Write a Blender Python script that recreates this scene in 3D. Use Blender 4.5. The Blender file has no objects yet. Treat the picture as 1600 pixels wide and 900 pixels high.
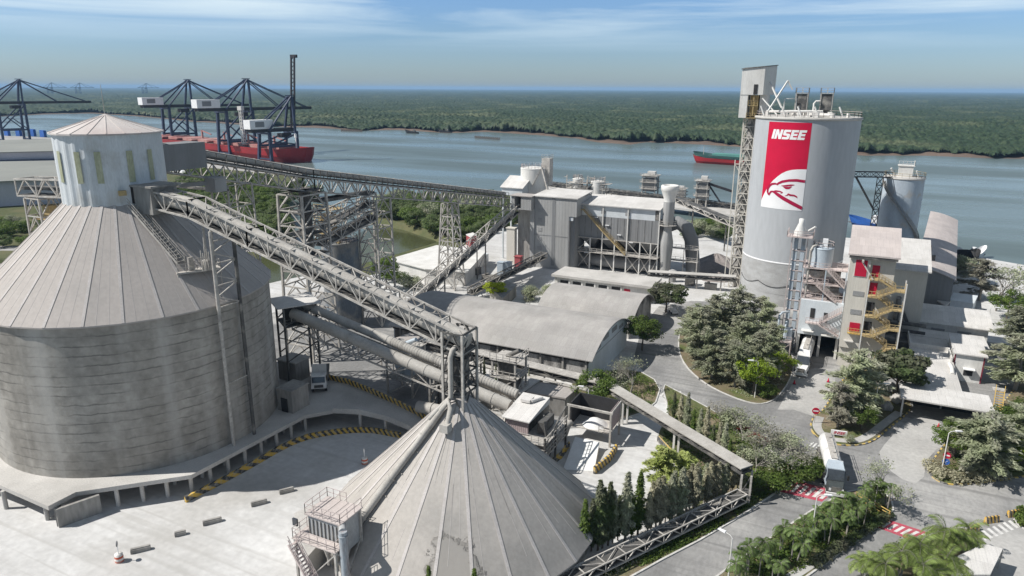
import bpy, bmesh, math, random
import numpy as np
from mathutils import Vector, Matrix
from mathutils.geometry import tessellate_polygon
R = math.radians; PI = math.pi
random.seed(7); rng = np.random.default_rng(7)
SC = bpy.context.scene; COL = SC.collection

# ------------------------------------------------------------------ survey
# World axes follow the plant's own grid: X along the sheds, Y towards the river.
CAMX, CAMY, CAMZ = 91.2, -62.9, 50.0
FPX = 1100.0; PITCH = math.atan(312.0 / FPX); ROLL = R(0.3); YAW = R(26)
def ray(x, y):
    u = (x - 800) / FPX; v = (450 - y) / FPX
    c, s = math.cos(ROLL), math.sin(ROLL)
    u, v = u*c - v*s, u*s + v*c
    cp, sp = math.cos(PITCH), math.sin(PITCH)
    dx, dy, dz = u, cp + v*sp, -sp + v*cp
    cy, sy = math.cos(YAW), math.sin(YAW)
    return (dx*cy - dy*sy, dx*sy + dy*cy, dz)
def g(x, y, z=0.0):
    """where the sight line through a photo point meets the level z"""
    d = ray(x, y); t = (z - CAMZ) / d[2]
    return (CAMX + d[0]*t, CAMY + d[1]*t)
def g3(x, y, z=0.0):
    a = g(x, y, z); return (a[0], a[1], z)

# ------------------------------------------------------------------ objects
LOC = {}
def tag(o, label=None, cat=None, group=None, kind=None):
    if label: o['label'] = label
    if cat: o['category'] = cat
    if group: o['group'] = group
    if kind: o['kind'] = kind
    return o
def thing(name, label, cat, loc=(0, 0, 0), rz=0, group=None):
    o = bpy.data.objects.new(name, None); COL.objects.link(o)
    o.empty_display_size = 0.5
    o.location = loc; o.rotation_euler = (0, 0, rz)
    tag(o, label, cat, group); LOC[o.name] = Vector(loc) if rz == 0 else None
    return o
def copy_tree(o, parent=None):
    c = o.copy(); COL.objects.link(c)
    if parent is not None: c.parent = parent
    for ch in o.children: copy_tree(ch, c)
    return c
def nrm(v): return Vector(v).normalized()
class MB:
    """collects shapes and links them as one mesh object"""
    def __init__(s): s.v = []; s.f = []; s.sm = []
    def add(s, vs, fs, smooth=False):
        b = len(s.v); s.v.extend([tuple(p) for p in vs])
        s.f.extend([tuple(i + b for i in f) for f in fs]); s.sm.extend([smooth]*len(fs)); return s
    def hexa(s, p):
        return s.add(p, [(0,3,2,1),(4,5,6,7),(0,1,5,4),(1,2,6,5),(2,3,7,6),(3,0,4,7)])
    def bx(s, x0, x1, y0, y1, z0, z1):
        return s.hexa([(x0,y0,z0),(x1,y0,z0),(x1,y1,z0),(x0,y1,z0),(x0,y0,z1),(x1,y0,z1),(x1,y1,z1),(x0,y1,z1)])
    def box(s, c, d, rz=0.0):
        ca, sa = math.cos(rz), math.sin(rz); x, y, z = c; a, b, h = d[0]/2, d[1]/2, d[2]/2
        q = [(x + i*ca - j*sa, y + i*sa + j*ca) for i, j in ((-a,-b),(a,-b),(a,b),(-a,b))]
        return s.hexa([(p[0],p[1],z-h) for p in q] + [(p[0],p[1],z+h) for p in q])
    def bar(s, p, q, w=0.15, h=None):
        p, q = Vector(p), Vector(q); d = q - p
        if d.length < 1e-6: return s
        h = h or w; d.normalize()
        up = Vector((0,0,1)) if abs(d.z) < 0.98 else Vector((1,0,0))
        r = d.cross(up).normalized(); u = r.cross(d)
        o = [(-r*w - u*h)/2, (r*w - u*h)/2, (r*w + u*h)/2, (-r*w + u*h)/2]
        return s.hexa([p+k for k in o] + [q+k for k in o])
    def tube(s, p, q, r=0.1, r2=None, n=8, smooth=True):
        p, q = Vector(p), Vector(q); d = (q-p).normalized(); r2 = r if r2 is None else r2
        up = Vector((0,0,1)) if abs(d.z) < 0.98 else Vector((1,0,0))
        a = d.cross(up).normalized(); b = a.cross(d)
        vs = []
        for c, rr in ((p, r), (q, r2)):
            for k in range(n):
                t = 2*PI*k/n; vs.append(c + (a*math.cos(t) + b*math.sin(t))*rr)
        s.add(vs, [(k, (k+1) % n, n+(k+1) % n, n+k) for k in range(n)], smooth)
        return s.add(vs, [tuple(range(n-1,-1,-1)), tuple(range(n, 2*n))])
    def path(s, pts, r, n=8):
        pts = [Vector(p) for p in pts]; rs = r if isinstance(r, (list, tuple)) else [r]*len(pts)
        vs = []; pa = None
        for i, p in enumerate(pts):
            d = (pts[min(i+1, len(pts)-1)] - pts[max(i-1, 0)]).normalized()
            up = Vector((0,0,1)) if abs(d.z) < 0.95 else Vector((0.3,1,0))
            a = d.cross(up).normalized() if pa is None else (pa - d*pa.dot(d)).normalized()
            pa = a; b = a.cross(d)
            vs += [p + (a*math.cos(2*PI*k/n) + b*math.sin(2*PI*k/n))*rs[i] for k in range(n)]
        fs = [(i*n+k, i*n+(k+1) % n, (i+1)*n+(k+1) % n, (i+1)*n+k) for i in range(len(pts)-1) for k in range(n)]
        s.add(vs, fs, True)
        return s.add(vs, [tuple(range(n-1,-1,-1)), tuple(range((len(pts)-1)*n, len(pts)*n))])
    def lathe(s, cx, cy, prof, n=32, a0=0.0, a1=None, smooth=True, off=0.0):
        full = a1 is None; a1 = a0 + 2*PI if full else a1
        m = n if full else n+1; vs = []
        for r, z in prof:
            for k in range(m):
                t = a0 + (a1-a0)*k/n + off; vs.append((cx + r*math.cos(t), cy + r*math.sin(t), z))
        fs = []
        for i in range(len(prof)-1):
            for k in range(n):
                k2 = (k+1) % m
                fs.append((i*m+k, i*m+k2, (i+1)*m+k2, (i+1)*m+k))
        return s.add(vs, fs, smooth)
    def disc(s, cx, cy, r, z, n=32):
        return s.add([(cx+r*math.cos(2*PI*k/n), cy+r*math.sin(2*PI*k/n), z) for k in range(n)], [tuple(range(n))])
    def prism(s, poly, z0, z1):
        n = len(poly)
        ar = sum(poly[i][0]*poly[(i+1) % n][1] - poly[(i+1) % n][0]*poly[i][1] for i in range(n))
        if ar < 0: poly = poly[::-1]
        vs = [(p[0], p[1], z0) for p in poly] + [(p[0], p[1], z1) for p in poly]
        fs = [(i, (i+1) % n, n+(i+1) % n, n+i) for i in range(n)]
        tri = tessellate_polygon([[Vector((p[0], p[1], 0)) for p in poly]])
        for t in tri:
            a, b, c = t
            cr = (poly[b][0]-poly[a][0])*(poly[c][1]-poly[a][1]) - (poly[b][1]-poly[a][1])*(poly[c][0]-poly[a][0])
            if cr < 0: b, c = c, b
            fs.append((n+a, n+b, n+c)); fs.append((a, c, b))
        return s.add(vs, fs)
    def sheet(s, poly, z):
        tri = tessellate_polygon([[Vector((p[0], p[1], 0)) for p in poly]]); fs = []
        for a, b, c in tri:
            cr = (poly[b][0]-poly[a][0])*(poly[c][1]-poly[a][1]) - (poly[b][1]-poly[a][1])*(poly[c][0]-poly[a][0])
            fs.append((a, b, c) if cr > 0 else (a, c, b))
        return s.add([(p[0], p[1], z) for p in poly], fs)
    def quad(s, a, b, c, d): return s.add([a, b, c, d], [(0,1,2,3)])
    def extr(s, poly, o, u, w, n, t):
        """polygon (in u,w) extruded from o by n*t"""
        o, u, w, n = Vector(o), Vector(u), Vector(w), Vector(n)
        m = len(poly); tri = tessellate_polygon([[Vector((p[0], p[1], 0)) for p in poly]])
        vs = [o + u*p[0] + w*p[1] for p in poly]; vs += [q + n*t for q in vs]
        fs = [(i, (i+1) % m, m+(i+1) % m, m+i) for i in range(m)]
        fs += [tuple(x) for x in tri] + [tuple(m+i for i in x[::-1]) for x in tri]
        return s.add(vs, fs)
    def rail(s, pts, h=1.1, step=1.6, w=0.05):
        for a, b in zip(pts, pts[1:]):
            a, b = Vector(a), Vector(b); L = (b-a).length; n = max(1, round(L/step))
            for z in (h, h*0.52): s.bar(a + Vector((0,0,z)), b + Vector((0,0,z)), w)
            for i in range(n+1):
                p = a + (b-a)*i/n; s.bar(p, p + Vector((0,0,h)), w)
        return s
    def stair(s, p, q, width=0.9, rail=True, tread=0.3):
        p, q = Vector(p), Vector(q); d = q - p; hd = Vector((d.x, d.y, 0)).normalized()
        side = Vector((-hd.y, hd.x, 0))*width/2
        n = max(3, int(abs(d.z)/tread))
        for sg in (1, -1):
            s.bar(p + side*sg, q + side*sg, 0.08, 0.26)
            if rail:
                for z in (1.0, 0.55): s.bar(p + side*sg + Vector((0,0,z)), q + side*sg + Vector((0,0,z)), 0.06)
                for i in range(0, n+1, max(1, n//5)):
                    c = p + d*i/n + side*sg; s.bar(c, c + Vector((0,0,1.0)), 0.06)
        for i in range(n):
            c = p + d*(i+0.5)/n
            s.hexa([c - side - hd*0.13, c - side + hd*0.13, c + side + hd*0.13, c + side - hd*0.13] +
                   [k + Vector((0,0,0.05)) for k in (c - side - hd*0.13, c - side + hd*0.13, c + side + hd*0.13, c + side - hd*0.13)])
        return s
    def truss(s, p, q, width, height, bays, ch=0.22, br=0.14, side=None, faces='nfbt'):
        """box truss; p,q centre of the floor at both ends"""
        p, q = Vector(p), Vector(q); d = q - p; hd = Vector((d.x, d.y, 0)).normalized()
        sd = Vector((-hd.y, hd.x, 0))*width/2; up = Vector((0,0,height))
        for sg in (1, -1):
            for k in (Vector((0,0,0)), up): s.bar(p + sd*sg + k, q + sd*sg + k, ch)
            for i in range(bays+1):
                c = p + d*i/bays + sd*sg
                if i in (0, bays) or i % 2 == 0: s.bar(c, c + up, br)
                if i < bays:
                    e = p + d*(i+1)/bays + sd*sg
                    if i % 2: s.bar(c + up, e, br)
                    else: s.bar(c, e + up, br)
        for i in range(bays+1):
            c = p + d*i/bays
            s.bar(c - sd, c + sd, br)
            if i % 2 == 0 or i == bays: s.bar(c - sd + up, c + sd + up, br)
            if i < bays and i % 2 == 0 and bays > 3:
                e = p + d*min(i+2,bays)/bays; k_ = 1 if i % 4 else -1
                s.bar(c - sd*k_ + up, e + sd*k_ + up, br*0.75)
            if False:
                e = p + d*(i+1)/bays
                s.bar(c - sd*(1 if i % 2 else -1) + up, e + sd*(1 if i % 2 else -1) + up, br*0.8)
        return s
    def lattice(s, legs0, legs1, n, w=0.14, x=False):
        """bracing between four legs (bottom points, top points)"""
        L = [(Vector(a), Vector(b)) for a, b in zip(legs0, legs1)]
        for i in range(n+1):
            for k in range(4):
                a, b = L[k], L[(k+1) % 4]
                pa = a[0] + (a[1]-a[0])*i/n; pb = b[0] + (b[1]-b[0])*i/n
                if i: s.bar(pa, pb, w)
                if i < n:
                    qa = a[0] + (a[1]-a[0])*(i+1)/n; qb = b[0] + (b[1]-b[0])*(i+1)/n
                    m = (qa+qb)/2
                    if x: s.bar(pa, qb, w*0.8); s.bar(pb, qa, w*0.8)
                    else: s.bar(pa, m, w*0.8); s.bar(pb, m, w*0.8)
        return s
    def build(s, name, mat, parent=None, world=True, smooth=None, flip=False):
        off = Vector((0,0,0))
        if world and parent is not None:
            r = parent
            while r.parent is not None: r = r.parent
            off = LOC.get(r.name) or Vector((0,0,0))
        me = bpy.data.meshes.new(name)
        vs = [(p[0]-off.x, p[1]-off.y, p[2]-off.z) for p in s.v]
        me.from_pydata(vs, [], s.f)
        me.polygons.foreach_set('use_smooth', [bool(k) for k in s.sm] if smooth is None else [smooth]*len(s.f))
        me.materials.append(mat); me.validate(); me.update()
        o = bpy.data.objects.new(name, me); COL.objects.link(o)
        if parent is not None: o.parent = parent
        return o
def solo(name, mb, mat, label, cat, loc=(0,0,0), group=None, kind=None):
    """a top-level thing that is one mesh; its origin sits at loc"""
    o = MB.build(mb, name, mat, None)
    if tuple(loc) != (0,0,0):
        o.data.transform(Matrix.Translation(-Vector(loc))); o.location = loc
    return tag(o, label, cat, group, kind)
def struct(name, mb, mat):
    o = mb.build(name, mat); o['kind'] = 'structure'; return o

# ------------------------------------------------------------------ materials
def mat(name, c1, c2=None, sc=0.5, rough=0.8, metal=0.0, stretch=(1,1,1), bump=0.0, bsc=3.0, lo=0.35, hi=0.65,
        fine=0.18, fsc=6.0, corr=None, island=0.0, coord='Object', spec=0.3, c3=None, sc3=0.07, lo3=.45, hi3=.6, tracks=None, laps=None):
    m = bpy.data.materials.new(name); m.use_nodes = True; nt = m.node_tree; N = nt.nodes; L = nt.links
    b = N['Principled BSDF']; b.inputs['Roughness'].default_value = rough; b.inputs['Metallic'].default_value = metal
    b.inputs['Specular IOR Level'].default_value = spec
    tc = N.new('ShaderNodeTexCoord'); mp = N.new('ShaderNodeMapping'); mp.inputs['Scale'].default_value = stretch
    L.new(tc.outputs[coord], mp.inputs['Vector'])
    n1 = N.new('ShaderNodeTexNoise'); n1.inputs['Scale'].default_value = sc; n1.inputs['Detail'].default_value = 7; n1.inputs['Roughness'].default_value = 0.62
    L.new(mp.outputs[0], n1.inputs['Vector'])
    mr = N.new('ShaderNodeMapRange'); mr.inputs[1].default_value = lo; mr.inputs[2].default_value = hi
    L.new(n1.outputs['Fac'], mr.inputs[0])
    mx = N.new('ShaderNodeMix'); mx.data_type = 'RGBA'
    c2 = c2 or tuple(k*0.75 for k in c1)
    mx.inputs[6].default_value = (*c1, 1); mx.inputs[7].default_value = (*c2, 1); L.new(mr.outputs[0], mx.inputs[0])
    col = mx.outputs[2]
    if c3:
        n3 = N.new('ShaderNodeTexNoise'); n3.inputs['Scale'].default_value = sc3; n3.inputs['Detail'].default_value = 5
        L.new(tc.outputs[coord], n3.inputs['Vector'])
        m3 = N.new('ShaderNodeMapRange'); m3.inputs[1].default_value = lo3; m3.inputs[2].default_value = hi3; L.new(n3.outputs['Fac'], m3.inputs[0])
        x3 = N.new('ShaderNodeMix'); x3.data_type = 'RGBA'; L.new(m3.outputs[0], x3.inputs[0]); L.new(col, x3.inputs[6]); x3.inputs[7].default_value = (*c3, 1)
        col = x3.outputs[2]
    n2 = N.new('ShaderNodeTexNoise'); n2.inputs['Scale'].default_value = fsc; n2.inputs['Detail'].default_value = 4
    L.new(mp.outputs[0] if stretch != (1,1,1) else tc.outputs[coord], n2.inputs['Vector'])
    m2 = N.new('ShaderNodeMapRange'); m2.inputs[1].default_value = 0.3; m2.inputs[2].default_value = 0.7
    m2.inputs[3].default_value = 1 - fine; m2.inputs[4].default_value = 1 + fine; L.new(n2.outputs['Fac'], m2.inputs[0])
    vm = N.new('ShaderNodeVectorMath'); vm.operation = 'SCALE'; L.new(col, vm.inputs[0]); L.new(m2.outputs[0], vm.inputs['Scale'])
    out = vm.outputs[0]
    if island:
        ge = N.new('ShaderNodeNewGeometry'); m4 = N.new('ShaderNodeMapRange'); m4.inputs[3].default_value = 1 - island; m4.inputs[4].default_value = 1 + island
        L.new(ge.outputs['Random Per Island'], m4.inputs[0])
        v2 = N.new('ShaderNodeVectorMath'); v2.operation = 'SCALE'; L.new(out, v2.inputs[0]); L.new(m4.outputs[0], v2.inputs['Scale']); out = v2.outputs[0]
        oi = N.new('ShaderNodeObjectInfo'); m5 = N.new('ShaderNodeMapRange'); m5.inputs[3].default_value = 0.8; m5.inputs[4].default_value = 1.2
        L.new(oi.outputs['Random'], m5.inputs[0])
        v3 = N.new('ShaderNodeVectorMath'); v3.operation = 'SCALE'; L.new(out, v3.inputs[0]); L.new(m5.outputs[0], v3.inputs['Scale']); out = v3.outputs[0]
    L.new(out, b.inputs['Base Color'])
    if laps:                                   # sheet laps / joints: (width, length, strength)
        bt = N.new('ShaderNodeTexBrick'); bt.inputs['Scale'].default_value = 1.0; bt.inputs['Brick Width'].default_value = laps[0]; bt.inputs['Row Height'].default_value = laps[1]; bt.inputs['Mortar Size'].default_value = laps[3]; bt.offset = .5
        bt.inputs['Color1'].default_value = (1,1,1,1); bt.inputs['Color2'].default_value = (.90,.895,.89,1); bt.inputs['Mortar'].default_value = (1-laps[2],1-laps[2],1-laps[2],1); L.new(tc.outputs['Object'], bt.inputs['Vector'])
        xb = N.new('ShaderNodeMix'); xb.data_type = 'RGBA'; xb.blend_type = 'MULTIPLY'; xb.inputs[0].default_value = 1; L.new(out, xb.inputs[6]); L.new(bt.outputs['Color'], xb.inputs[7]); out = xb.outputs[2]; L.new(out, b.inputs['Base Color'])
    if tracks:
        mt_ = N.new('ShaderNodeMapping'); mt_.inputs['Rotation'].default_value = (0,0,tracks[0]); mt_.inputs['Scale'].default_value = (.035,.9,1); L.new(tc.outputs['Object'], mt_.inputs[0])
        nt_ = N.new('ShaderNodeTexNoise'); nt_.inputs['Scale'].default_value = 1.0; nt_.inputs['Detail'].default_value = 5; nt_.inputs['Distortion'].default_value = .6; L.new(mt_.outputs[0], nt_.inputs['Vector'])
        rt2 = N.new('ShaderNodeMapRange'); rt2.inputs[1].default_value = .5; rt2.inputs[2].default_value = .68; rt2.inputs[4].default_value = tracks[2]; L.new(nt_.outputs['Fac'], rt2.inputs[0])
        xt = N.new('ShaderNodeMix'); xt.data_type = 'RGBA'; L.new(rt2.outputs[0], xt.inputs[0]); L.new(out, xt.inputs[6]); xt.inputs[7].default_value = (*tracks[1],1); out = xt.outputs[2]; L.new(out, b.inputs['Base Color'])
    last = None
    if bump:
        n4 = N.new('ShaderNodeTexNoise'); n4.inputs['Scale'].default_value = bsc; n4.inputs['Detail'].default_value = 6
        L.new(mp.outputs[0], n4.inputs['Vector'])
        bp = N.new('ShaderNodeBump'); bp.inputs['Strength'].default_value = bump; bp.inputs['Distance'].default_value = 0.1
        L.new(n4.outputs['Fac'], bp.inputs['Height']); last = bp
    if corr:                                   # corrugated sheet: (axis, period in m, depth)
        wv = N.new('ShaderNodeTexWave'); wv.bands_direction = corr[0]; wv.inputs['Scale'].default_value = 0.314/corr[1]
        L.new(tc.outputs['Object'], wv.inputs['Vector'])
        b2 = N.new('ShaderNodeBump'); b2.inputs['Strength'].default_value = 0.8; b2.inputs['Distance'].default_value = corr[2]
        L.new(wv.outputs['Fac'], b2.inputs['Height'])
        if last: L.new(last.outputs[0], b2.inputs['Normal'])
        last = b2
    if last: L.new(last.outputs[0], b.inputs['Normal'])
    m['b'] = 0
    return m
def leafmat(name, c1, c2, isl=0.35, dust=None):
    c1 = tuple(k*1.2 for k in c1); c2 = tuple(k*1.2 for k in c2)
    m = mat(name, c1, c2, sc=0.35, rough=0.55, fine=0.12, fsc=3.0, island=isl, c3=dust, sc3=0.25, lo3=.4, hi3=.62)
    b = m.node_tree.nodes['Principled BSDF']
    nt = m.node_tree; tr = nt.nodes.new('ShaderNodeBsdfTranslucent'); ms = nt.nodes.new('ShaderNodeMixShader'); ms.inputs[0].default_value = 0.45
    src = b.inputs['Base Color'].links[0].from_socket
    nt.links.new(src, tr.inputs['Color']); nt.links.new(b.outputs[0], ms.inputs[1]); nt.links.new(tr.outputs[0], ms.inputs[2])
    nt.links.new(ms.outputs[0], nt.nodes['Material Output'].inputs['Surface'])
    return m
def stripes(name, ca, cb, axis, period, slant=0.0):
    """hazard stripes along an axis of the object, slanting with height"""
    m = bpy.data.materials.new(name); m.use_nodes = True; nt = m.node_tree; N = nt.nodes; L = nt.links
    b = N['Principled BSDF']; b.inputs['Roughness'].default_value = 0.75
    tc = N.new('ShaderNodeTexCoord'); d = N.new('ShaderNodeVectorMath'); d.operation = 'DOT_PRODUCT'
    d.inputs[1].default_value = (axis[0], axis[1], slant); L.new(tc.outputs['Object'], d.inputs[0])
    a = N.new('ShaderNodeMath'); a.operation = 'DIVIDE'; a.inputs[1].default_value = period; L.new(d.outputs['Value'], a.inputs[0])
    f = N.new('ShaderNodeMath'); f.operation = 'FRACT'; L.new(a.outputs[0], f.inputs[0])
    c = N.new('ShaderNodeMath'); c.operation = 'GREATER_THAN'; c.inputs[1].default_value = 0.5; L.new(f.outputs[0], c.inputs[0])
    mx = N.new('ShaderNodeMix'); mx.data_type = 'RGBA'; mx.inputs[6].default_value = (*ca,1); mx.inputs[7].default_value = (*cb,1); L.new(c.outputs[0], mx.inputs[0])
    n2 = N.new('ShaderNodeTexNoise'); n2.inputs['Scale'].default_value = 2.5; n2.inputs['Detail'].default_value = 6; L.new(tc.outputs['Object'], n2.inputs['Vector'])
    mr = N.new('ShaderNodeMapRange'); mr.inputs[1].default_value = .45; mr.inputs[2].default_value = .75; mr.inputs[4].default_value = .8; L.new(n2.outputs['Fac'], mr.inputs[0])
    m3 = N.new('ShaderNodeMix'); m3.data_type = 'RGBA'; L.new(mr.outputs[0], m3.inputs[0]); L.new(mx.outputs[2], m3.inputs[6]); m3.inputs[7].default_value = (.42,.4,.36,1)
    L.new(m3.outputs[2], b.inputs['Base Color']); return m

M = {}
M['conc'] = mat('concrete_weathered', (.36,.345,.32), (.22,.212,.2), sc=.22, stretch=(1,1,.25), bump=.25, bsc=1.2, fine=.2, fsc=2.0)
M['conc_l'] = mat('concrete_dusty', (.54,.52,.49), (.40,.385,.36), sc=.15, fine=.12, bump=.15)
M['roof'] = mat('roof_dusty', (.43,.40,.375), (.37,.345,.325), sc=.12, fine=.07, fsc=3, bump=.1, laps=(1.1,4.0,.22,.03))
M['roofp'] = mat('roof_pinkish', (.55,.49,.46), (.47,.42,.40), sc=.2, fine=.08, corr=('X', .3, .01), laps=(1.0,5,.18,.03))
M['roof_l'] = mat('roof_pale', (.64,.62,.595), (.54,.525,.50), sc=.2, fine=.1, corr=('X', .35, .008), c3=(.45,.435,.41), sc3=.12, lo3=.52, hi3=.75, laps=(1.1,4.2,.2,.03))
M['steel'] = mat('steel_dusty', (.50,.475,.435), (.34,.32,.295), sc=.7, rough=.7, fine=.2, fsc=3)
M['steel_m'] = mat('steel_brownish', (.30,.28,.25), (.19,.18,.165), sc=.7, rough=.7, fine=.2, fsc=3)
M['steel_d'] = mat('steel_dark', (.11,.107,.102), (.06,.06,.06), sc=.6, rough=.7, c3=(.27,.255,.23), sc3=.5, lo3=.5, hi3=.7)
M['belt'] = mat('belt_cover', (.46,.44,.405), (.35,.33,.30), sc=.5, rough=.75, fine=.12)
M['white'] = mat('white_sheet', (.60,.63,.65), (.52,.55,.56), sc=.3, stretch=(1,1,.3), rough=.55, fine=.08, c3=(.46,.46,.44), sc3=.3, lo3=.55, hi3=.75)
M['grey'] = mat('grey_sheet', (.37,.37,.365), (.30,.298,.29), sc=.25, stretch=(1,1,.15), rough=.6, fine=.06, corr=('X',.9,.03))
M['grey2'] = mat('grey_sheet_dull', (.235,.24,.245), (.2,.2,.2), sc=.25, stretch=(1,1,.15), rough=.6, fine=.06, corr=('X',.9,.03))
M['wall'] = mat('wall_white_dusty', (.70,.69,.66), (.57,.555,.525), sc=.3, stretch=(1,1,.2), fine=.08)
M['cream'] = mat('cream_sheet', (.62,.59,.53), (.54,.51,.45), sc=.25, stretch=(1,1,.15), fine=.06)
M['silo'] = mat('silo_paint', (.43,.445,.46), (.375,.39,.405), sc=.12, stretch=(1,1,.2), rough=.5, fine=.05, fsc=1.5)
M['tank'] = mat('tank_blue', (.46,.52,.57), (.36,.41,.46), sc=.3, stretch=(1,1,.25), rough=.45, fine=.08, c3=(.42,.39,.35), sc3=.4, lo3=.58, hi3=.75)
M['bluewh'] = mat('bluish_white', (.68,.72,.75), (.58,.62,.64), sc=.3, stretch=(1,1,.3), rough=.5, fine=.06)
M['red'] = mat('red_paint', (.50,.015,.05), (.44,.012,.04), sc=.6, rough=.45, fine=.06)
M['redp'] = mat('red_painted_road', (.45,.06,.10), (.38,.10,.12), sc=1.2, fine=.15, c3=(.40,.36,.34), sc3=1.0, lo3=.55, hi3=.75)
M['whitep'] = mat('white_paint', (.8,.8,.8), (.72,.72,.72), sc=.6, rough=.45, fine=.04)
M['roadw'] = mat('road_marking', (.68,.67,.65), (.5,.49,.47), sc=1.5, fine=.1)
M['yellow'] = mat('yellow_paint', (.55,.38,.10), (.42,.30,.12), sc=1.0, fine=.12)
M['rust'] = mat('ochre_steel', (.47,.36,.17), (.33,.25,.14), sc=1.0, fine=.15)
M['glass'] = mat('dark_glass', (.06,.07,.08), (.045,.05,.06), sc=.5, rough=.15, spec=.6)
M['black'] = mat('black_rubber', (.025,.025,.027), (.04,.04,.04), sc=1.0)
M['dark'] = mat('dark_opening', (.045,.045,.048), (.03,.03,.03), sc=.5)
M['pink'] = mat('pinkish_sheet', (.36,.29,.29), (.30,.25,.25), sc=.5, corr=('X', .3, .03))
M['louvre'] = mat('grey_louvre', (.33,.33,.33), (.28,.28,.28), sc=1.0, corr=('Z', .12, .03))
M['trans'] = mat('yellowed_panel', (.42,.43,.30), (.33,.34,.22), sc=.6, stretch=(1,1,.3), rough=.5)
M['haz'] = stripes('hazard_x', (.62,.40,.06), (.05,.05,.05), (1, .35), .85, .7)
M['hazy'] = stripes('hazard_y', (.62,.40,.06), (.05,.05,.05), (.5, 1), .85, .7)
M['kerbyb'] = stripes('kerb_striped', (.6,.42,.1), (.07,.07,.07), (1, .8), 1.6)
M['hazr'] = stripes('barrel_bands', (.5,.10,.05), (.7,.68,.65), (0, 0), .5, 1.0)
M['shadetank'] = mat('tank_shade_dusty', (.17,.20,.23), (.12,.14,.165), sc=.4, stretch=(1,1,.3), c3=(.26,.255,.24), sc3=.3)  # dusty blue grey, darkened in the colour for the shadow over the tank
M['redcab'] = mat('faded_red', (.33,.07,.08), (.28,.08,.08))
M['craneb'] = mat('crane_navy', (.045,.06,.11), (.035,.045,.08), sc=.3, rough=.45, fine=.1)
M['craned'] = mat('crane_dark', (.03,.03,.038), (.05,.045,.045), sc=.3, rough=.6)
M['shipred'] = mat('ship_red', (.36,.02,.025), (.25,.022,.025), sc=.05, rough=.5, fine=.08)
M['shipdeck'] = mat('ship_deck', (.33,.10,.09), (.42,.28,.25), sc=.08, fine=.1)
M['green'] = mat('ship_green', (.10,.28,.24), (.09,.22,.2), sc=.1)
M['blue'] = mat('vivid_blue', (.03,.12,.42), (.03,.10,.34), sc=.3)
M['sand'] = mat('gravel_heap', (.30,.265,.25), (.2,.18,.17), sc=.5, bump=.5, fine=.2)
M['bark'] = mat('bark', (.17,.145,.12), (.10,.085,.07), sc=2, stretch=(1,1,.3), bump=.3)
M['barkg'] = mat('bark_grey', (.30,.28,.25), (.2,.185,.165), sc=2, stretch=(1,1,.3))
M['rock'] = mat('boulder', (.45,.43,.40), (.3,.285,.27), sc=.8, bump=.4)
M['grass'] = mat('grass_bed', (.085,.115,.035), (.15,.125,.075), sc=.35, bump=.6, bsc=8, fine=.3, fsc=5, c3=(.22,.175,.12), sc3=.15, lo3=.5, hi3=.62)
M['soil'] = mat('dry_soil', (.20,.155,.105), (.14,.125,.07), sc=.3, bump=.5, bsc=6, fine=.25, c3=(.10,.12,.04), sc3=.2, lo3=.5, hi3=.62)
M['brush'] = mat('dry_bank', (.115,.11,.05), (.06,.08,.028), sc=.15, bump=.6, fine=.3)
M['mud'] = mat('river_mud', (.165,.115,.085), (.12,.09,.07), sc=.03, fine=.15, fsc=.3)
# ------------------------------------------------------------------ ground, water, roads
M['road'] = mat('dusty_asphalt', (.20,.198,.195), (.33,.323,.312), sc=.10, stretch=(1,.5,1), fine=.12, fsc=2.5, bump=.15, bsc=6, lo=.42, hi=.7, c3=(.43,.42,.40), sc3=.05, lo3=.52, hi3=.66, tracks=(R(62),(.15,.148,.145),.55))
M['ground'] = mat('white_dust_ground', (.61,.605,.595), (.48,.473,.46), sc=.09, fine=.09, fsc=1.2, bump=.3, bsc=1.5, c3=(.385,.37,.345), sc3=.055, lo3=.5, hi3=.74, tracks=(R(-24),(.40,.39,.37),.55))
M['court'] = mat('pale_forecourt', (.45,.44,.42), (.37,.36,.345), sc=.2, fine=.1, fsc=2, c3=(.3,.295,.285), sc3=.15, lo3=.52, hi3=.7)
def pxs(*p, z=0.0): return [g(x, y, z) for x, y in p]
mb = MB()
GP = pxs((-900,1500),(-1200,520),(0,412),(380,452),(445,437),(545,418),(620,397),(665,384),(700,373),(690,366),(640,350),(590,341),(584,326),(600,313),(690,310),(800,303),(880,312),(1000,330),(1060,346),(1140,356),(1330,372),(1500,386),(1520,400),(1600,414),(1900,450),(3500,1500),(1500,1700),(700,1700))
mb.prism(GP, -6, 0); struct('ground', mb, M['ground'])
mb = MB()
PP = pxs((-1500,470),(0,389),(300,393),(398,391),(436,376),(446,345),(430,310),(470,272),(492,262),(440,254),(384,246),(330,238),(280,229),(220,223),(150,219),(60,213),(-300,200),(-2500,200))
mb.prism(PP, -6, -0.6)
M['port'] = mat('port_paving', (.40,.385,.37), (.30,.29,.275), sc=.03, fine=.1, fsc=.3)
struct('port_ground', mb, M['port'])
mb = MB(); mb.sheet(pxs((-1400,468),(0,384),(300,388),(396,386),(432,372),(440,345),(424,312),(462,276),(330,262),(200,262),(60,300),(-300,330), z=-.5), -0.55)
struct('brush_land', mb, M['brush'])
mb = MB(); mb.sheet(pxs((545,418),(620,397),(665,384),(700,373),(690,366),(640,350),(590,341),(586,328),(690,312),(800,305),(822,345),(770,362),(722,385),(640,410),(590,428),(545,436)), .006); struct('creek_bank', mb, M['brush'])
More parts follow.
